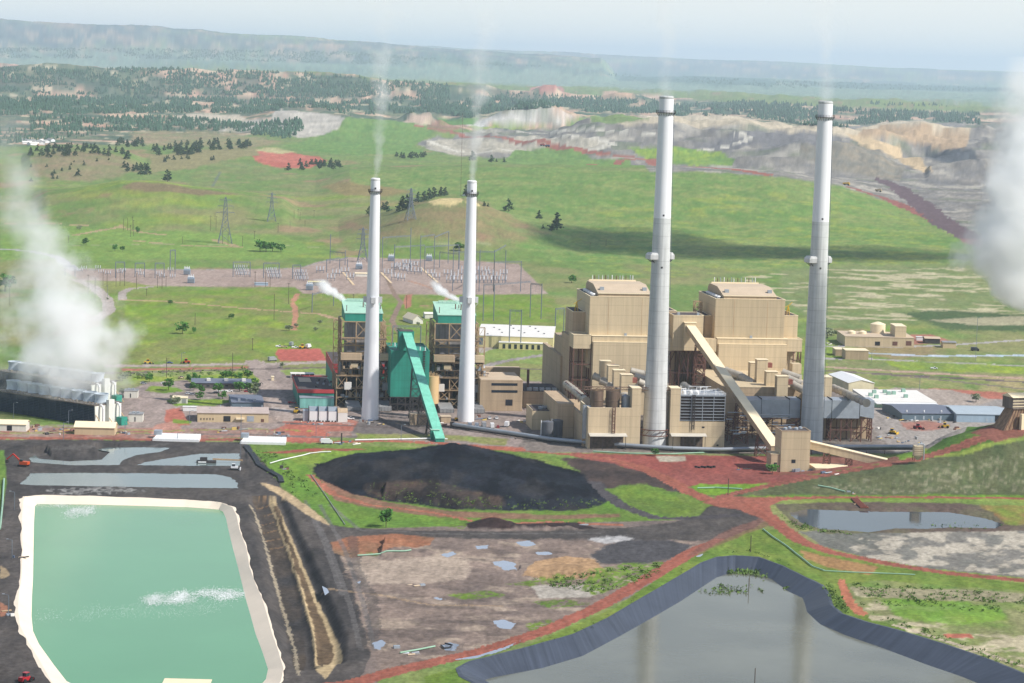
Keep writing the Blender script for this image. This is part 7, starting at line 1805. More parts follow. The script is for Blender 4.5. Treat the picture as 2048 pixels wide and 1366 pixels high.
BR2 = [(895+i*14, 553+(i%2)*5) for i in range(9)]+[(900+i*15, 566) for i in range(8)]+[(816,541),(822,548),(836,549),(812,532),(800,538),(790,540),(806,545),(828,536),(746,560),(776,552),(790,560),(802,562),(862,553),(872,560),(930,545),(950,545),(970,547),(690,548),(672,552),(640,546),(662,562),(700,560)]
for px, py in BR2: put(BP, 0, px, py, 'tall three column circuit breaker on the wide right part of the substation pad', 'breakers on the substation pad', 8, 1.5)
for px, py, lb in ((374,549,'blue grey transformer in the far row of the long substation arm'),(382,566,'blue grey transformer nearer the grass in the long substation arm'),(782,522,'white transformer at the back fence just right of the first slim chimney'),(858,522,'white transformer at the back fence in the middle of the substation'),(718,538,'largest blue transformer left of the first slim chimney'),(619,580,'grey transformer at the front left corner of the wide pad')):
    put(TP, 1, px, py, lb, 'transformers', 8, 1.35)
simple('control_hut', 'cream roofed control hut on the substation pad left of the first slim chimney', 'hut', 711, 554, 711, 738, 547, 8, WALLW, CREAMR, rise=.6)
simple('control_hut', 'grey walled control hut at the left corner of the wide substation pad', 'hut', 617, 572, 617, 650, 564, 8, GREYP, YWALL, rise=.6)
simple('control_hut', 'long white control hut at the edge of the long substation arm', 'hut', 509, 571, 509, 536, 566, 5, LBLUE, LBLUER)
for px0, py0, px1, py1, lb in ((683,540,707,570,'left'),(762,545,782,566,'middle'),(841,535,875,565,'right')):
    a, b = hit(px0, py0), hit(px1, py1); MB().bar((0,0,.4), (b[0]-a[0], b[1]-a[1], .4), 2.4, .8).build('cable_trough', mat('tan trough cover', (222,196,158)), None, label='%s of three tan cable trough covers running diagonally over the substation gravel' % lb, cat='cable trough').location = (a[0], a[1], 0)
# pipes on the ground
def ground_pipe(pts, r_, m_, label, name='pipeline', lift=.3):
    P = [hit(a, b) for a, b in pts]; O = P[0]; zs = [ground_z(*p) for p in P]
    Q = []
    for i in range(len(P)-1):
        for k in range(4): q = P[i]+(P[i+1]-P[i])*k/4; Q.append(Vector((q[0]-O[0], q[1]-O[1], max(ground_z(*q), -.2)+r_+lift-.1)))
    q = P[-1]; Q.append(Vector((q[0]-O[0], q[1]-O[1], max(ground_z(*q), -.2)+r_+lift-.1)))
    g = MB(); g.tube(Q, r_, 8); o = g.build(name, m_, None, label=label, cat='pipe'); o.location = (O[0], O[1], 0); return o
PG = mat('pale green pipe', (150,186,160), .5); BP_ = mat('black hose', (44,46,52), .5)
ground_pipe([(1526,1060),(1545,1075),(1575,1095),(1600,1115),(1625,1135),(1648,1143)], .35, PG, 'pale green pipeline running down the grass between junction and lined pond')
ground_pipe([(1648,1143),(1700,1146),(1760,1148),(1830,1151)], .25, PG, 'pale green pipeline continuing east along the field edge')
ground_pipe([(1636,973),(1660,977),(1690,985)], .4, PG, 'short pale green pipe on the hillside above the east road')
ground_pipe([(1395,978),(1430,977),(1484,980)], .4, PG, 'pale green pipe lying in the green strip by the junction')
ground_pipe([(710,882),(760,881),(858,879),(895,880)], .45, WHITE, 'white pipe along the verge below the slim chimneys')
for k in range(4): ground_pipe([(488+k*3,893),(505+k*2.5,915),(515+k*2.5,932),(535+k*3,944),(556+k*2.6,955),(560+k*2.4,966)], .45, BP_, 'one of four black hoses curving down from the white shed to the ash road')['group'] = 'black hoses'
ground_pipe([(8,960),(5,1010),(0,1060)], .5, PG, 'pale pipe along the left edge of the ash ground')
ground_pipe([(800,1308),(835,1302),(870,1295)], .35, PG, 'pale pipe lying in the mud left of the hooked black hose')
ground_pipe([(882,1293),(888,1299),(900,1299),(904,1294),(890,1290)], .35, BP_, 'hooked black hose beside a puddle in the mud')
ground_pipe([(715,1113),(760,1110),(810,1104),(822,1102)], .35, PG, 'pale pipe below the tan spoil heap')
for k in range(5): ground_pipe([(1703+k*3,998),(1710+k*3,1006),(1722+k*3.5,1017)], .35, mat('rusty pipe', (150,88,70), .7), 'one of five rusty suction pipes running down the bank into the dark pond')['group'] = 'suction pipes'
ground_pipe([(662,905),(620,908),(560,922),(540,928)], .3, WHITE, 'thin white pipe through the grass left of the coal pile')
ground_pipe([(622,950),(650,990),(690,1050)], .2, GREYP, 'thin grey pipe crossing the bright grass left of the coal pile')
for k in range(7): MB().lathe([(.9,0),(.9,1.0),(.5,1.0),(.5,0)], 0, 0, 14).build('scrap_tyre', BLACKR, None, label='black tyre in the row of tyres on the red yard below the scrubber blocks', cat='tyre', group='tyres on the red yard').location = (*hit(1392+k*6, 935+(k%2)), 0)
# stored gear and scrap
rs = random.Random(5)
GEAR = [STEELR, GALV, mat('faded yellow paint', (196,170,96)), WROOF, STEELD, GREYP, STEELB, mat('dull blue tarp', (96,110,132)), STEELD, GALV, BROOF]
def pile(px, py, n_, sp, label, s=1.0):
    h = hit(px, py); z = ground_z(*h); r = empty('equipment_pile', (h[0], h[1], z), R(rs.random()*60), label=label, cat='scrap pile', group='stored gear')
    for k in range(n_):
        x, y = (rs.random()-.5)*sp, (rs.random()-.5)*sp*1.5; a, b, c = (.4+rs.random()*2.6)*s, (.3+rs.random()*1.4)*s, (.3+rs.random()*1.5)*s
        nm = ('crate', 'pipe_bundle', 'panel')[k % 3]; g = MB()
        if k % 3 == 1: 
            for q in range(3): g.bar((x, y+q*.4, .3), (x+a*2, y+q*.4+.3, .3+.2*(q == 1)), .4, .4, 8)
        elif k % 3 == 0: g.box(x, x+a, y, y+b, 0, c)
        else: g.add([(x,y,0),(x+a,y,0),(x+a,y+b*2,0),(x,y+b*2,0),(x+.2,y,c*.4),(x+a,y+.2,c*.8),(x+a-.3,y+b*2,c*.5),(x,y+b*2,c*.3)], [(3,2,1,0),(4,5,6,7),(0,1,5,4),(1,2,6,5),(2,3,7,6),(3,0,4,7)])
        g.build(nm, GEAR[rs.randrange(len(GEAR))], r)
for px, py, n_, sp, lb in ((70,858,9,14,'orange and white machine parts right of the left edge shed'),(95,866,8,14,'white and tan scrap in front of the nearer cooling tower'),(120,860,6,10,'tan beams lying left of the tan shed'),(232,866,5,8,'tanks and drums at the right end of the tan shed'),(250,868,4,6,'green drum group right of the tan shed'),(135,862,5,7,'black scrap at the left end of the tan shed'),
    (430,862,6,14,'pallets below the left half of the tan workshop'),(470,858,5,12,'pallets below the right half of the tan workshop'),(545,868,5,8,'yellow and grey gear by the pump mast'),(560,872,4,7,'yellow skid by the pump mast'),(620,846,6,12,'gear before the transformer enclosures'),(720,842,7,14,'gear around the foot of the left slim chimney'),(745,850,5,10,'pallets below the left slim chimney'),(880,850,6,10,'gear below the silo'),(960,838,6,10,'boxes behind the van row'),
    (1030,876,4,8,'white tank skid under the tube conveyor'),(1040,845,5,9,'red soil gear left of the beige workshop'),(1800,838,7,14,'coloured scrap along the slate warehouse, left end'),(1840,843,7,16,'pale scrap along the slate warehouse, middle'),(1880,845,7,16,'white beams along the slate warehouse, right'),(1760,862,7,14,'rusty scrap in the equipment yard nearest the silver duct'),(1800,876,8,16,'long scrap line down the equipment yard'),(1775,880,6,12,'pale pipes on the slope of the equipment yard'),(1822,886,6,10,'tank parts at the end of the scrap line'),
    (1915,858,5,10,'drums near the grassy bank'),(1690,690,5,20,'blue drums before the water treatment building'),(1480,938,3,6,'pump by the red yard'),(1655,948,5,8,'grey pump manifold at the foot of the crusher tower'),(105,1003,4,5,'black pump on the cream liner at the top left of the green pond'),(388,1012,3,4,'small black pumps on the top liner of the green pond'),(498,1190,2,2.5,'nozzle on the right liner at the spray'),(30,1114,4,6,'red gear by the middle left lamp post'),(20,1228,4,6,'red gear by the lower left lamp post'),(835,1172,3,7,'pipe stack in the mud flats'),(810,1304,5,9,'white and red pipe parts low in the mud flats'),(1715,1010,4,5,'white pump at the head of the rusty suction pipes'),(1700,988,3,6,'white pump skid on the east road'),(838,262,3,40,'pale boulders on the far spoil'),(560,938,3,5,'white valve at the end of the black hoses'),(660,886,5,10,'white tank parts of the rig above the coal pile'),(702,887,5,8,'white machine parts right of the black vent post')):
    pile(px, py, n_, sp, lb)
# houses of the far ranch
for k in range(9):
    px, py = 45+k*6.5+(k%3)*2, 283+(k*5%8); h = hit(px, py); z = ground_z(*h)
    r = empty('farm_building', (h[0], h[1], z-1), R(k*17), label='white farm building in the small cluster among pines at the far left', cat='farm building', group='far farm cluster')
    MB().gable(-10, 10, -6, 6, 0, 5, 8).build('wall', WHITE, r); MB().add([(-10.5,-6.6,4.9),(10.5,-6.6,4.9),(10.5,0,8.2),(-10.5,0,8.2),(-10.5,6.6,4.9),(10.5,6.6,4.9)], [(0,1,2,3),(3,2,5,4)]).build('roof', WROOF if k % 2 else GREYP, r)
# ================================================================ vegetation
def leafmat(name, rgb, var=.35):
    M = bpy.data.materials.new(name); M.use_nodes = True; t = M.node_tree; N = t.nodes; L = t.links; b = N['Principled BSDF']
    b.inputs['Roughness'].default_value = .8; b.inputs['Specular IOR Level'].default_value = .15
    tc = N.new('ShaderNodeTexCoord'); n = N.new('ShaderNodeTexNoise'); n.inputs['Scale'].default_value = .7; n.inputs['Detail'].default_value = 3
    oi = N.new('ShaderNodeObjectInfo')
    L.new(tc.outputs['Object'], n.inputs['Vector'])
    mr = N.new('ShaderNodeMapRange'); mr.inputs[1].default_value = .3; mr.inputs[2].default_value = .7; mr.inputs[3].default_value = 1-var; mr.inputs[4].default_value = 1+var
    m2 = N.new('ShaderNodeMapRange'); m2.inputs[3].default_value = .75; m2.inputs[4].default_value = 1.25; L.new(oi.outputs['Random'], m2.inputs[0])
    mm = N.new('ShaderNodeMath'); mm.operation = 'MULTIPLY'; L.new(n.outputs['Fac'], mr.inputs[0]); L.new(mr.outputs[0], mm.inputs[0]); L.new(m2.outputs[0], mm.inputs[1])
    vm = N.new('ShaderNodeVectorMath'); vm.operation = 'SCALE'; vm.inputs[0].default_value = tuple(lin(rgb)); L.new(mm.outputs[0], vm.inputs['Scale']); L.new(vm.outputs[0], b.inputs['Base Color'])
    return M
PINE = leafmat('pine needles', (62,86,60)); LEAF = leafmat('broad leaves', (74,118,52)); SAGE = leafmat('grey green leaves', (132,142,112)); BARK = mat('bark', (88,74,62), .9, var=.2)
FORM = leafmat('far pine needles', (58,84,66))
def crown_mesh(name, seed, kind, n=420):
    r = np.random.default_rng(seed); vs = []; fs = []
    if kind == 'pine':
        cl = [(0, 0, z, (1-z)**.75*.24*(.8+.5*r.random())+.02) for z in np.linspace(.16, .97, 12)]
        P = []
        for x, y, z, ra in cl:
            for k in range(max(2, int(6*(1-z)+1))):
                a = r.random()*6.283; q = ra*(.5+.6*r.random()); P.append((q*math.cos(a), q*math.sin(a), z+r.normal()*.02, ra*.42+.02))
    else:
        P = []
        for k in range(17):
            a = r.random()*6.283; e = r.random(); q = .34*math.sqrt(r.random()); P.append((q*math.cos(a), q*math.sin(a), .3+.6*e*(1-.6*q), .11+.1*r.random()))
    for k in range(n):
        x, y, z, s = P[r.integers(len(P))]
        d = r.normal(size=3); d /= np.linalg.norm(d); q = s*(r.random()**.4); c = np.array([x, y, z])+d*q*np.array([1,1,.75 if kind != 'pine' else .55])
        u = r.normal(size=3); u /= np.linalg.norm(u); v = np.cross(u, r.normal(size=3)); v /= np.linalg.norm(v); w_ = (.035 if kind != 'pine' else .028)*(.7+.7*r.random())*1.5
        i = len(vs); vs += [tuple(c+u*w_), tuple(c+v*w_), tuple(c-u*w_), tuple(c-v*w_*.8)]; fs.append((i, i+1, i+2, i+3))
    me = bpy.data.meshes.new(name); me.from_pydata(vs, [], fs); return me
def trunk_mesh(name, kind):
    g = MB(); top = .9 if kind == 'pine' else .6
    for a, b, ra, rb in ((-.03, .3, .022, .017), (.3, top, .017, .006)):
        n = 6; vs = [(ra*math.cos(k*1.047), ra*math.sin(k*1.047), a) for k in range(n)]+[(rb*math.cos(k*1.047), rb*math.sin(k*1.047), b) for k in range(n)]
        g.add(vs, [(i, (i+1)%n, n+(i+1)%n, n+i) for i in range(n)])
    for k in range(5): a_ = k*1.3; g.bar((0,0,.25+k*.08), (.16*math.cos(a_), .16*math.sin(a_), .36+k*.09), .012)
    me = bpy.data.meshes.new(name); me.from_pydata(g.v, [], g.f); me.materials.append(BARK); return me
CM = {k: [crown_mesh('crown', 10+i, k) for i in range(4)] for k in ('pine', 'leaf')}
TM_ = {k: trunk_mesh('trunk', k) for k in ('pine', 'leaf')}
CMM = {}
def tree(px, py, hpx, kind, m_, label, group, name, cat='tree', wide=1.0):
    h = hit(px, py); z = ground_z(*h); H = hpx*h[1]/FOC
    key = (kind, m_.name, random.randrange(4))
    if key not in CMM:
        me = CM[kind][key[2]].copy(); me.materials.append(m_); CMM[key] = me
    r = empty(name, (h[0], h[1], z), random.random()*6.28, label=label, cat=cat, group=group)
    s = H*(.9+.2*random.random()); wide *= 1.4 if kind == 'pine' else 1.15; r.scale = (s*wide, s*wide, s)
    for nm, me in (('crown', CMM[key]), ('trunk', TM_[kind])): o = bpy.data.objects.new(nm, me); col.objects.link(o); o.parent = r
    return r
BIGP = [(773,424,20),(766,420,14),(805,420,24),(814,418,26),(796,424,12),(822,414,20),(836,406,20),(848,403,20),(858,400,20),(868,396,20),(882,393,17),(890,392,16),(932,392,20),(940,393,18),(738,432,18),(1017,422,24),(1078,439,18),(1114,460,30),(1104,462,12),(1086,458,9),(968,413,10),(976,414,8)]
for px, py, hp in BIGP: tree(px, py, hp*1.1, 'pine', PINE, 'dark pine on or beside the knoll behind the slim chimneys', 'pines on the knoll', 'pine_tree', 'pine')
SOL = [(335,363,22,'lone round pine in the pale meadow left of the slim chimneys'),(294,350,18,'pine at the right end of the left pine hill'),(156,353,14,'single pine on the bare slope of the left pine hill'),(945,322,17,'dark pine beyond the second slim chimney, in its smoke'),(983,325,14,'left of two small pines behind the radio mast'),(1008,325,9,'right of two small pines behind the radio mast'),(993,324,6,'shrub between the two small pines')]
for px, py, hp, lb in SOL: tree(px, py, hp*1.15, 'pine', PINE, lb, None, 'pine_tree', 'pine')
rr = random.Random(31)
def scatter(poly, n, h0, h1, label, group):
    xs = [p[0] for p in poly]; ys = [p[1] for p in poly]; k = 0
    while k < n:
        x, y = rr.uniform(min(xs), max(xs)), rr.uniform(min(ys), max(ys))
        if pip(poly, np.array([x]), np.array([y]))[0]: tree(x, y, h0+(h1-h0)*(y-min(ys))/(max(ys)-min(ys)+.1)+rr.random()*3, 'pine', PINE, label, group, 'pine_tree', 'pine'); k += 1
scatter([(55,305),(130,292),(210,298),(262,312),(255,320),(180,312),(60,318)], 46, 9, 15, 'pine along the crest of the left pine hill', 'pines on the left hill')
scatter([(240,335),(300,340),(298,352),(262,352)], 10, 12, 16, 'pine in the clump at the right foot of the left pine hill', 'pines at the hill foot')
scatter([(305,300),(380,286),(500,288),(505,299),(440,300),(380,312),(306,314)], 62, 10, 15, 'pine in the long belt right of the left pine hill', 'pines in the long belt')
scatter([(225,285),(300,280),(310,293),(235,296)], 14, 9, 12, 'pine in the small group above the left pine hill', 'small pine group')
scatter([(565,338),(600,328),(660,324),(682,335),(680,345),(640,338),(570,344)], 22, 10, 15, 'pine around the red clinker scar', 'pines by the red scar')
scatter([(790,314),(852,310),(856,317),(792,318)], 12, 7, 11, 'pine in the row below the grey spoil', 'pines below the spoil')
scatter([(60,365),(120,362),(240,318),(60,330)], 16, 4, 8, 'small pine on the slope of the left pine hill', 'slope pines')
scatter([(320,315),(430,318),(460,312),(420,322),(330,325)], 10, 5, 8, 'small scrub pine below the long belt', 'scrub pines')
for px, py, hp, lb, w_ in ((365,668,28,'round tree in the meadow above the office, larger one',1.0),(388,667,16,'small tree right of the round meadow tree',.8),(341,610,11,'little tree beside the dirt track',1),(463,638,11,'bush right of the round meadow tree',1.2),(230,503,17,'left tree of the pair above the substation arm',1),(245,503,13,'right tree of the pair above the substation arm',.9),(172,491,17,'tree at the edge of the steam above the substation',1.2),(275,468,17,'slim upright tree beside the wooden poles',.6),
    (520,503,24,'leftmost crown of the dark round clump behind the substation',1.2),(532,504,24,'second crown of the dark round clump behind the substation',1.2),(545,503,22,'third crown of the dark round clump behind the substation',1.2),(562,504,18,'rightmost crown of the dark round clump behind the substation',1.3),(920,502,20,'dark round tree behind the long substation gantry',1.4),(1143,566,18,'round tree in the grass left of the boiler houses',1.3),
    (337,781,28,'bright round tree left of the office',.95),(299,764,20,'tree with pale trunk right of the steam',.9),(10,583,40,'dark tree at the left edge in the steam',1.2),(772,1055,42,'twin crowned tree by the grass below the coal pile',.8),(1310,912,18,'small tree before the third chimney',1.1),(1545,948,22,'small tree at the left foot of the crusher tower',1.2)):
    tree(px, py, hp, 'leaf', LEAF, lb, None, 'broadleaf_tree', wide=w_)
for k, (px, py, hp) in enumerate(((388,781,20),(402,787,20),(436,787,22),(445,798,18),(479,783,24),(495,780,18),(380,764,16),(392,761,16),(450,760,18),(463,758,18),(478,760,16),(495,758,18),(400,800,20),(441,765,14),(420,765,12),(508,772,16))):
    tree(px, py, hp, 'leaf', LEAF, 'bright green tree planted around the slate roofed office', 'trees round the office', 'broadleaf_tree', wide=1.1)
for k, (px, py, hp) in enumerate(((245,762,16),(255,756,12),(278,755,12),(290,757,12),(352,808,18),(345,801,14),(508,792,22),(512,780,18),(245,790,14),(640,648,9),(578,662,14),(631,662,8),(592,655,8),(159,460,10),(1952,804,18),(565,735,12),(1655,676,22),(1668,672,14),(215,600,6),(700,655,12),(720,658,9),(836,652,10),(800,668,14))):
    tree(px, py, hp, 'leaf', SAGE, 'grey green bush or young tree in the plant grounds', 'grey green bushes', 'bush', 'bush', wide=1.3)
# the far pine forest: too many to count
def forest():
    FP = [((-60,132),(330,136),(620,142),(760,156),(960,170),(1290,192),(1340,240),(1290,232),(1160,226),(960,238),(860,226),(700,232),(600,220),(540,226),(340,226),(-60,230)), ]
    Q = [([(-60,136),(330,138),(620,148),(760,160),(900,172),(900,205),(700,200),(400,190),(-60,190)], 5000, .46, 6.5),
         ([(-60,195),(330,196),(560,200),(900,205),(1000,195),(1340,205),(1350,228),(1180,226),(1130,214),(1000,222),(940,238),(860,224),(700,232),(640,216),(560,216),(540,228),(340,226),(-60,232)], 8000, .46, 7.5),
         ([(1340,212),(1500,205),(1650,214),(1740,222),(1960,228),(1960,250),(1860,244),(1760,246),(1700,256),(1600,250),(1500,236),(1350,232)], 3000, .46, 7.5),
         ([(60,235),(280,236),(345,234),(500,248),(600,240),(610,262),(560,276),(420,262),(300,262),(60,265)], 1700, .40, 8.5),
         ([(-20,262),(60,262),(200,270),(140,280),(-20,290)], 160, .4, 9),
         ([(1000,185),(1350,200),(1340,212),(1000,200)], 260, .4, 6),([(560,262),(580,250),(596,262),(590,275),(560,280)], 50, .2, 9),
         ([(1740,206),(1900,210),(1900,214),(1740,212)], 40, .3, 7),([(-60,96),(300,98),(700,104),(1100,134),(700,128),(300,118),(-60,116)], 3500, .5, 3.0),([(1200,146),(1560,162),(2048,178),(2048,184),(1560,176),(1240,156)], 700, .45, 4)]
    base = []; R_ = np.random.default_rng(3)
    # three crude but ragged conifer shapes
    sh = []
    for s in range(4):
        r = np.random.default_rng(40+s); v = []; f = []
        for lv in range(4):
            z0 = .1+lv*.2; ra = .27*(1-z0)*(1+.2*r.random())+.03; z1 = z0+.36; n = 5; i = len(v); ph = r.random()*6
            v += [(ra*(.7+.6*r.random())*math.cos(ph+k*1.2566), ra*(.7+.6*r.random())*math.sin(ph+k*1.2566), z0+.05*r.random()) for k in range(n)]+[(.02*r.normal(), .02*r.normal(), min(z1, 1.0))]
            f += [(i+k, i+(k+1)%n, i+n) for k in range(n)]
        v += [(.02,0,-.05),(-.02,.02,-.05),(-.02,-.02,-.05),(0,0,.3)]; i = len(v)-4; f += [(i,i+1,i+3),(i+1,i+2,i+3),(i+2,i,i+3)]
        sh.append((np.array(v), np.array(f)))
    VS = []; FS = []; off = 0
    for poly, n, th, hp in Q:
        xs = [p[0] for p in poly]; ys = [p[1] for p in poly]
        x = R_.uniform(min(xs), max(xs), n*6); y = R_.uniform(min(ys), max(ys), n*6)
        ok = pip(poly, x, y) & (fbm(x/45+3, y/9, 4, 81)*.65+fbm(x/12, y/4, 2, 82)*.35 > th)
        x, y = x[ok][:n], y[ok][:n]
        for a, b in zip(x, y):
            h = hit(a, b); z = ground_z(*h); s = min(hp*(.45+.9*R_.random()**1.3)*h[1]/FOC, 26)
            v, f = sh[R_.integers(4)]; an = R_.random()*6.28; ca, sa = math.cos(an), math.sin(an); w_ = s*(.8+.9*R_.random())
            VS.append(np.stack([(v[:,0]*ca-v[:,1]*sa)*w_+h[0], (v[:,0]*sa+v[:,1]*ca)*w_+h[1], v[:,2]*s+z-.5], 1)); FS.append(f+off); off += len(v)
    V = np.concatenate(VS); F_ = np.concatenate(FS)
    me = bpy.data.meshes.new('pine_forest'); me.vertices.add(len(V)); me.vertices.foreach_set('co', V.astype(np.float32).ravel())
    me.loops.add(F_.size); me.loops.foreach_set('vertex_index', F_.astype(np.int32).ravel()); me.polygons.add(len(F_)); me.polygons.foreach_set('loop_start', (np.arange(len(F_))*3).astype(np.int32)); me.update(calc_edges=True)
    M = leafmat('forest needles', (58,84,66)); me.materials.append(M)
    # noise in world metres for tone between trees
    for nd in M.node_tree.nodes:
        if nd.type == 'TEX_NOISE': nd.inputs['Scale'].default_value = .03
    o = bpy.data.objects.new('pine_forest', me); col.objects.link(o); tag(o, kind='stuff', label='far pine forest covering the badland hills', cat='forest')
forest()
def tufts(name, specs, m_, label):
    V = []; F_ = []; R_ = np.random.default_rng(8)
    for poly, n, s0 in specs:
        xs = [p[0] for p in poly]; ys = [p[1] for p in poly]; x = R_.uniform(min(xs), max(xs), n*5); y = R_.uniform(min(ys), max(ys), n*5); ok = pip(poly, x, y) & (fbm(x/16, y/8, 3, 19) > .42); x, y = x[ok][:n], y[ok][:n]
        for a, b in zip(x, y):
            h = hit(a, b); z = ground_z(*h); z = -4.45 if z < -3 else z; s = s0*(.5+R_.random())
            for q in range(7):
                d = R_.normal(size=3)*s*.5; d[2] = abs(d[2])*.8; u = R_.normal(size=3)*s*.4; v = R_.normal(size=3)*s*.4; c = np.array([h[0], h[1], z])+d; i = len(V); V += [c+u, c+v, c-u]; F_.append((i, i+1, i+2))
    me = bpy.data.meshes.new(name); me.from_pydata([tuple(v) for v in V], [], F_); me.materials.append(m_); o = bpy.data.objects.new(name, me); col.objects.link(o); tag(o, kind='stuff', label=label, cat='scrub')
tufts('scrub_growth', [([(740,970),(1000,1000),(1200,1000),(1210,1014),(1000,1022),(760,1000)], 150, .55),([(1060,1160),(1180,1145),(1320,1126),(1320,1150),(1200,1190),(1080,1170)], 220, .9),([(1700,1165),(2048,1190),(2048,1230),(1760,1210)], 260, .9),([(1690,1180),(1760,1240),(1900,1290),(2048,1345),(2048,1330),(1900,1275),(1740,1220)], 240, .9),
   ([(1640,1180),(1662,1200),(1680,1222),(1700,1230),(1690,1200),(1660,1170)], 120, .8),([(1400,1108),(1500,1100),(1600,1140),(1560,1120),(1480,1104)], 80, .6),([(930,1330),(1150,1262),(1380,1130),(1400,1140),(1160,1275)], 160, .6),([(1560,1030),(1600,1062),(1700,1070),(1680,1062),(1600,1050)], 90, .8),([(1430,1158),(1500,1140),(1560,1154),(1600,1192),(1575,1188),(1540,1166),(1480,1156)], 200, .9),([(1400,1190),(1440,1180),(1520,1180),(1530,1196),(1400,1200)], 60, .9),([(480,900),(540,900),(640,990),(600,1000)], 120, .9),([(250,744),(500,738),(500,746),(250,760)], 80, 1.2),([(1820,1045),(2010,1050),(1990,1060),(1830,1054)], 50, .8)],
   leafmat('scrub leaves', (92,116,56)), 'scattered weeds and scrub on banks and field edges')
# ================================================================ steam and smoke
def plume(name, base, prof, dens, nscale, label, seed=0.0, soft=.55, ydepth=1.0, contrast=1.6, ani=.0, detail=4):
    """prof: list (z, centre x offset, radius, strength) above base; volume lives in a hull that follows the profile"""
    zs = [p[0] for p in prof]; z0, z1 = zs[0], zs[-1]
    n = 20; vs = []; fs = []; Z = np.linspace(z0, z1, 14)
    cx = np.interp(Z, zs, [p[1] for p in prof]); ra = np.interp(Z, zs, [p[2] for p in prof])*1.35
    for z, c, r_ in zip(Z, cx, ra):
        for k in range(n): a = 2*math.pi*k/n; vs.append((c+r_*math.cos(a), r_*ydepth*math.sin(a), z))
    for j in range(len(Z)-1):
        for k in range(n): fs.append((j*n+k, j*n+(k+1)%n, (j+1)*n+(k+1)%n, (j+1)*n+k))
    fs.append(tuple(range(n-1,-1,-1))); fs.append(tuple((len(Z)-1)*n+k for k in range(n)))
    M = bpy.data.materials.new(name); M.use_nodes = True; t = M.node_tree; N = t.nodes; L = t.links; N.remove(N['Principled BSDF'])
    v = N.new('ShaderNodeVolumePrincipled'); v.inputs['Color'].default_value = (1,1,1,1); v.inputs['Anisotropy'].default_value = ani
    tc = N.new('ShaderNodeTexCoord'); sp = N.new('ShaderNodeSeparateXYZ'); L.new(tc.outputs['Object'], sp.inputs[0])
    mz = N.new('ShaderNodeMapRange'); mz.inputs[1].default_value = z0; mz.inputs[2].default_value = z1; L.new(sp.outputs['Z'], mz.inputs[0])
    def curve(vals):
        lo, hi = min(vals), max(vals)
        if hi-lo < 1e-6: hi = lo+1
        c = N.new('ShaderNodeFloatCurve'); cm = c.mapping.curves[0]
        pts = [((z-z0)/(z1-z0), (q-lo)/(hi-lo)) for z, q in zip(zs, vals)]
        cm.points[0].location = pts[0]; cm.points[1].location = pts[-1]
        for p in pts[1:-1]: cm.points.new(*p)
        c.mapping.update(); L.new(mz.outputs[0], c.inputs['Value'])
        m_ = N.new('ShaderNodeMapRange'); m_.clamp = False; m_.inputs[3].default_value = lo; m_.inputs[4].default_value = hi; L.new(c.outputs[0], m_.inputs[0]); return m_.outputs[0]
    def math_(op, a, b=None, clamp=False):
        m_ = N.new('ShaderNodeMath'); m_.operation = op; m_.use_clamp = clamp
        for i, q in enumerate((a, b)):
            if q is None: continue
            if isinstance(q, (int, float)): m_.inputs[i].default_value = q
            else: L.new(q, m_.inputs[i])
        return m_.outputs[0]
    C_, R_, S_ = curve([p[1] for p in prof]), curve([p[2] for p in prof]), curve([p[3] for p in prof])
    dx = math_('SUBTRACT', sp.outputs['X'], C_); dy = math_('DIVIDE', sp.outputs['Y'], ydepth)
    d = math_('SQRT', math_('ADD', math_('MULTIPLY', dx, dx), math_('MULTIPLY', dy, dy))); d = math_('DIVIDE', d, R_)
    mp = N.new('ShaderNodeMapping'); mp.inputs['Location'].default_value = (seed, seed*.7, 0); L.new(tc.outputs['Object'], mp.inputs[0])
    nz = N.new('ShaderNodeTexNoise'); nz.inputs['Scale'].default_value = nscale; nz.inputs['Detail'].default_value = detail; nz.inputs['Roughness'].default_value = .58; L.new(mp.outputs[0], nz.inputs['Vector'])
    q = math_('ADD', math_('SUBTRACT', 1.0-.25, d), math_('MULTIPLY', math_('SUBTRACT', nz.outputs['Fac'], .5), contrast*2))
    q = math_('DIVIDE', q, soft, clamp=True)
    q = math_('MULTIPLY', math_('MULTIPLY', q, S_), dens)
    edge = math_('MULTIPLY', math_('SUBTRACT', 1.32, d), 5.0, clamp=True)
    L.new(math_('MULTIPLY', q, edge), v.inputs['Density'])
    L.new(v.outputs[0], N['Material Output'].inputs['Volume'])
    b = MB(); b.add(vs, fs); o = b.build(name, M, None, kind='stuff', label=label, cat='steam'); o.location = base
    return o
Y = 1545
p0 = at_y(120, 770, Y); S = Y/FOC
plume('steam_plume', (p0[0], Y, 0), [(13,2,42,.12),(20,5,50,.4),(32,6,54,.9),(50,7,53,.85),(80,-1,42,.65),(100,-8,33,.6),(122,-19,25,.55),(146,-27,19,.4),(170,-30,20,.2),(192,-30,20,.0)], .10, .05, 'pale steam rising from the cooling towers at the left', 3.0, .8, .8, 1.15, 0, 7)
Y = 1450; S = Y/FOC
p0 = at_y(2066, 500, Y)
plume('steam_plume', (p0[0], Y, 0), [(12,74,13,.8),(40,56,13,.7),(66,38,15,.6),(84,24,19,1),(104,4,38,1),(126,-2,48,1),(150,0,44,1),(185,4,43,.8),(215,8,42,.4),(240,8,42,.05)], .22, .035, 'dense white steam column entering from the right edge', 8.0, .5, .8, .9, 0, 6)
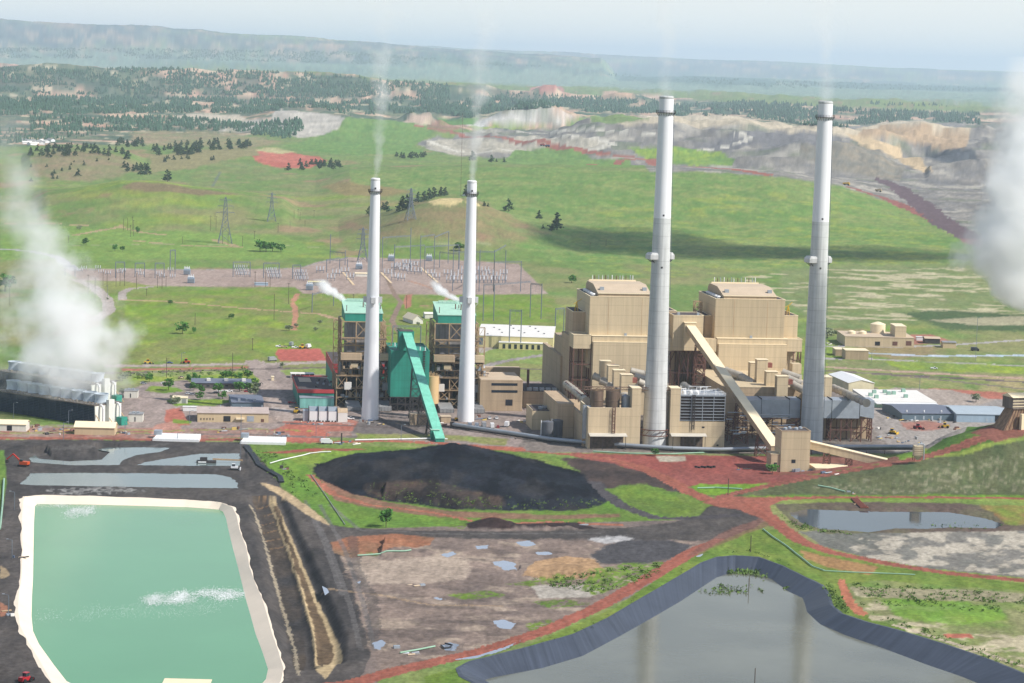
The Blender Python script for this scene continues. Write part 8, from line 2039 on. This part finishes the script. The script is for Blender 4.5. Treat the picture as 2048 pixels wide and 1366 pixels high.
for k, (px, py, tx, w_) in enumerate(((753,357,762,11),(945,362,952,11))):
    h = WS[k][0].location; H = WS[k][2]
    plume('chimney_smoke', (h[0], h[1], 0), [(H-.6,0,2.8,1),(H+15,1,3.8,.7),(H+35,2,6,.5),(H+55,3,9,.4),(H+80,4,11,.25),(H+125,5,14,0)], .15, .06, ('faint smoke above the first slim chimney', 'faint smoke above the second slim chimney')[k], k*5.0, .8, 1.0)
for k in range(2):
    h = BS[k][0].location; H = BS[k][2]
    plume('chimney_smoke', (h[0], h[1], 0), [(H-.6,0,4.2,1),(H+18,-1,7,.7),(H+45,-2,10,.5),(H+85,-3,13,.1)], .055, .05, ('very faint haze above the third chimney', 'very faint haze above the fourth chimney')[k], k*5.0+2, .8, 1.0)
for k, (px, py, w_, h_, dx, lb) in enumerate(((690,606,13,13,-11,'small white steam puff above the first teal boiler'),(921,604,12,9,-13,'small white steam puff at the second slim chimney'))):
    q = at_y(px, py, 1668 if k == 0 else 1690)
    plume('steam_puff', (q[0], q[1], q[2]-1), [(0,0,1.4,1),(3,-2,5.0,1),(6,-6,7.2,1),(9,-11,8.4,1),(12,-14,8.0,.7),(17,-17,7,0)] if k == 0 else [(0,0,1.4,1),(2.5,-4,5.4,1),(5,-9,7.4,1),(8,-13,7.4,.9),(12,-17,6.6,.4),(16,-19,5.8,0)], .5, .14, lb, k*3.0, .5, 1.0, 1.0)
# spray and foam on the green pond
FOAM = mat('white foam', (244,248,244), .6)
def foam(pts, n, s, z, label, seed):
    R_ = np.random.default_rng(seed); P = [hit(a, b, z) for a, b in pts]; xs = [p[0] for p in P]; ys = [p[1] for p in P]; V = []; F_ = []
    x = R_.uniform(min(xs), max(xs), n*5); y = R_.uniform(min(ys), max(ys), n*5); ok = pip(P, x, y) & (fbm(x/5, y/14, 4, seed)+R_.normal(size=len(x))*.06 > .47); x, y = x[ok][:n]+R_.normal(size=len(x[ok][:n]))*1.2, y[ok][:n]+R_.normal(size=len(x[ok][:n]))*3.5
    for a, b in zip(x, y):
        i = len(V); k = 5; r_ = s*(.3+R_.random()); V += [(a+r_*1.5*math.cos(q*1.257), b+r_*2.4*math.sin(q*1.257), z+.05+R_.random()*.05) for q in range(k)]; F_.append(tuple(range(i, i+k)))
    me = bpy.data.meshes.new('foam'); me.from_pydata(V, [], F_); me.materials.append(FOAM); o = bpy.data.objects.new('foam', me); col.objects.link(o); tag(o, label, 'foam', kind='stuff')
foam([(300,1192),(350,1184),(420,1180),(465,1183),(496,1188),(470,1196),(400,1202),(330,1206),(300,1200)], 5200, .11, -2.55, 'white spray fan of foam at the right side of the green pond', 5)
foam([(330,1190),(420,1180),(300,1212),(285,1196)], 1300, .12, -2.55, 'landing foam of the spray', 6)
foam([(130,1024),(160,1012),(205,1008),(180,1020),(190,1026),(140,1036)], 2200, .11, -2.55, 'patch of foam at the top left of the green pond', 7)
foam([(70,1008),(140,1008),(135,1014),(80,1012)], 600, .1, -2.55, 'foam edge below the pump', 9)
foam([(80,1215),(280,1205),(470,1205),(420,1228),(180,1240),(70,1240)], 1500, .07, -2.55, 'thin drifting foam flecks', 8)
# cloud that shades the green hill (well above the haze)
def cloud():
    c = hit(1480, 499); t = 1500/sdir.z; R_ = np.random.default_rng(4)
    o_ = (c[0]+sdir.x*t, c[1]+sdir.y*t, 1500); bm = bmesh.new()
    a, b = hit(1110, 505), hit(1940, 515); L_ = (b[0]-a[0])/2
    for k in range(26):
        u = R_.uniform(-1, 1); yr = 230 if u < -.35 else 105; q = bmesh.ops.create_icosphere(bm, subdivisions=2, radius=1, matrix=Matrix.Translation((u*L_*.92, R_.normal()*yr*.35+(90 if u < -.35 else -30), R_.normal()*10)) @ Matrix.Diagonal((60+50*R_.random(), yr*(.5+.6*R_.random()), 26, 1)))
    for v in bm.verts: n_ = fbm(np.array([v.co.x/40]), np.array([v.co.y/40]), 3, 5)[0]-.5; v.co.z *= 1+n_; v.co.x += n_*40; v.co.y += n_*50
    me = bpy.data.meshes.new('cloud'); bm.to_mesh(me); bm.free(); CM_ = bpy.data.materials.new('cloud'); CM_.use_nodes = True; _t = CM_.node_tree; _mx = _t.nodes.new('ShaderNodeMixShader'); _tr = _t.nodes.new('ShaderNodeBsdfTransparent')
    _b = _t.nodes['Principled BSDF']; _b.inputs['Base Color'].default_value = (.85,.86,.88,1); _b.inputs['Roughness'].default_value = 1; _mx.inputs[0].default_value = .24      # thin cumulus: lets part of the sun through
    _t.links.new(_tr.outputs[0], _mx.inputs[1]); _t.links.new(_b.outputs[0], _mx.inputs[2]); _t.links.new(_mx.outputs[0], _t.nodes['Material Output'].inputs['Surface'])
    me.materials.append(CM_); o = bpy.data.objects.new('cloud', me); o.location = o_; col.objects.link(o); tag(o, kind='structure')
cloud()
# ================================================================ haze
def vol_box(name, x0, x1, y0, y1, z0, z1, dens, colr, an=.0):
    b = MB(); b.box(x0, x1, y0, y1, z0, z1)
    M = bpy.data.materials.new(name); M.use_nodes = True; t = M.node_tree
    t.nodes.remove(t.nodes['Principled BSDF'])
    v = t.nodes.new('ShaderNodeVolumePrincipled'); v.inputs['Density'].default_value = dens
    v.inputs['Color'].default_value = (*colr, 1); v.inputs['Anisotropy'].default_value = an
    t.links.new(v.outputs[0], t.nodes['Material Output'].inputs['Volume'])
    return b.build(name, M, kind='stuff')
vol_box('haze', -80000, 80000, -2500, 85000, -223, 620, 3.1e-5, (.72, .85, 1.0), .1)
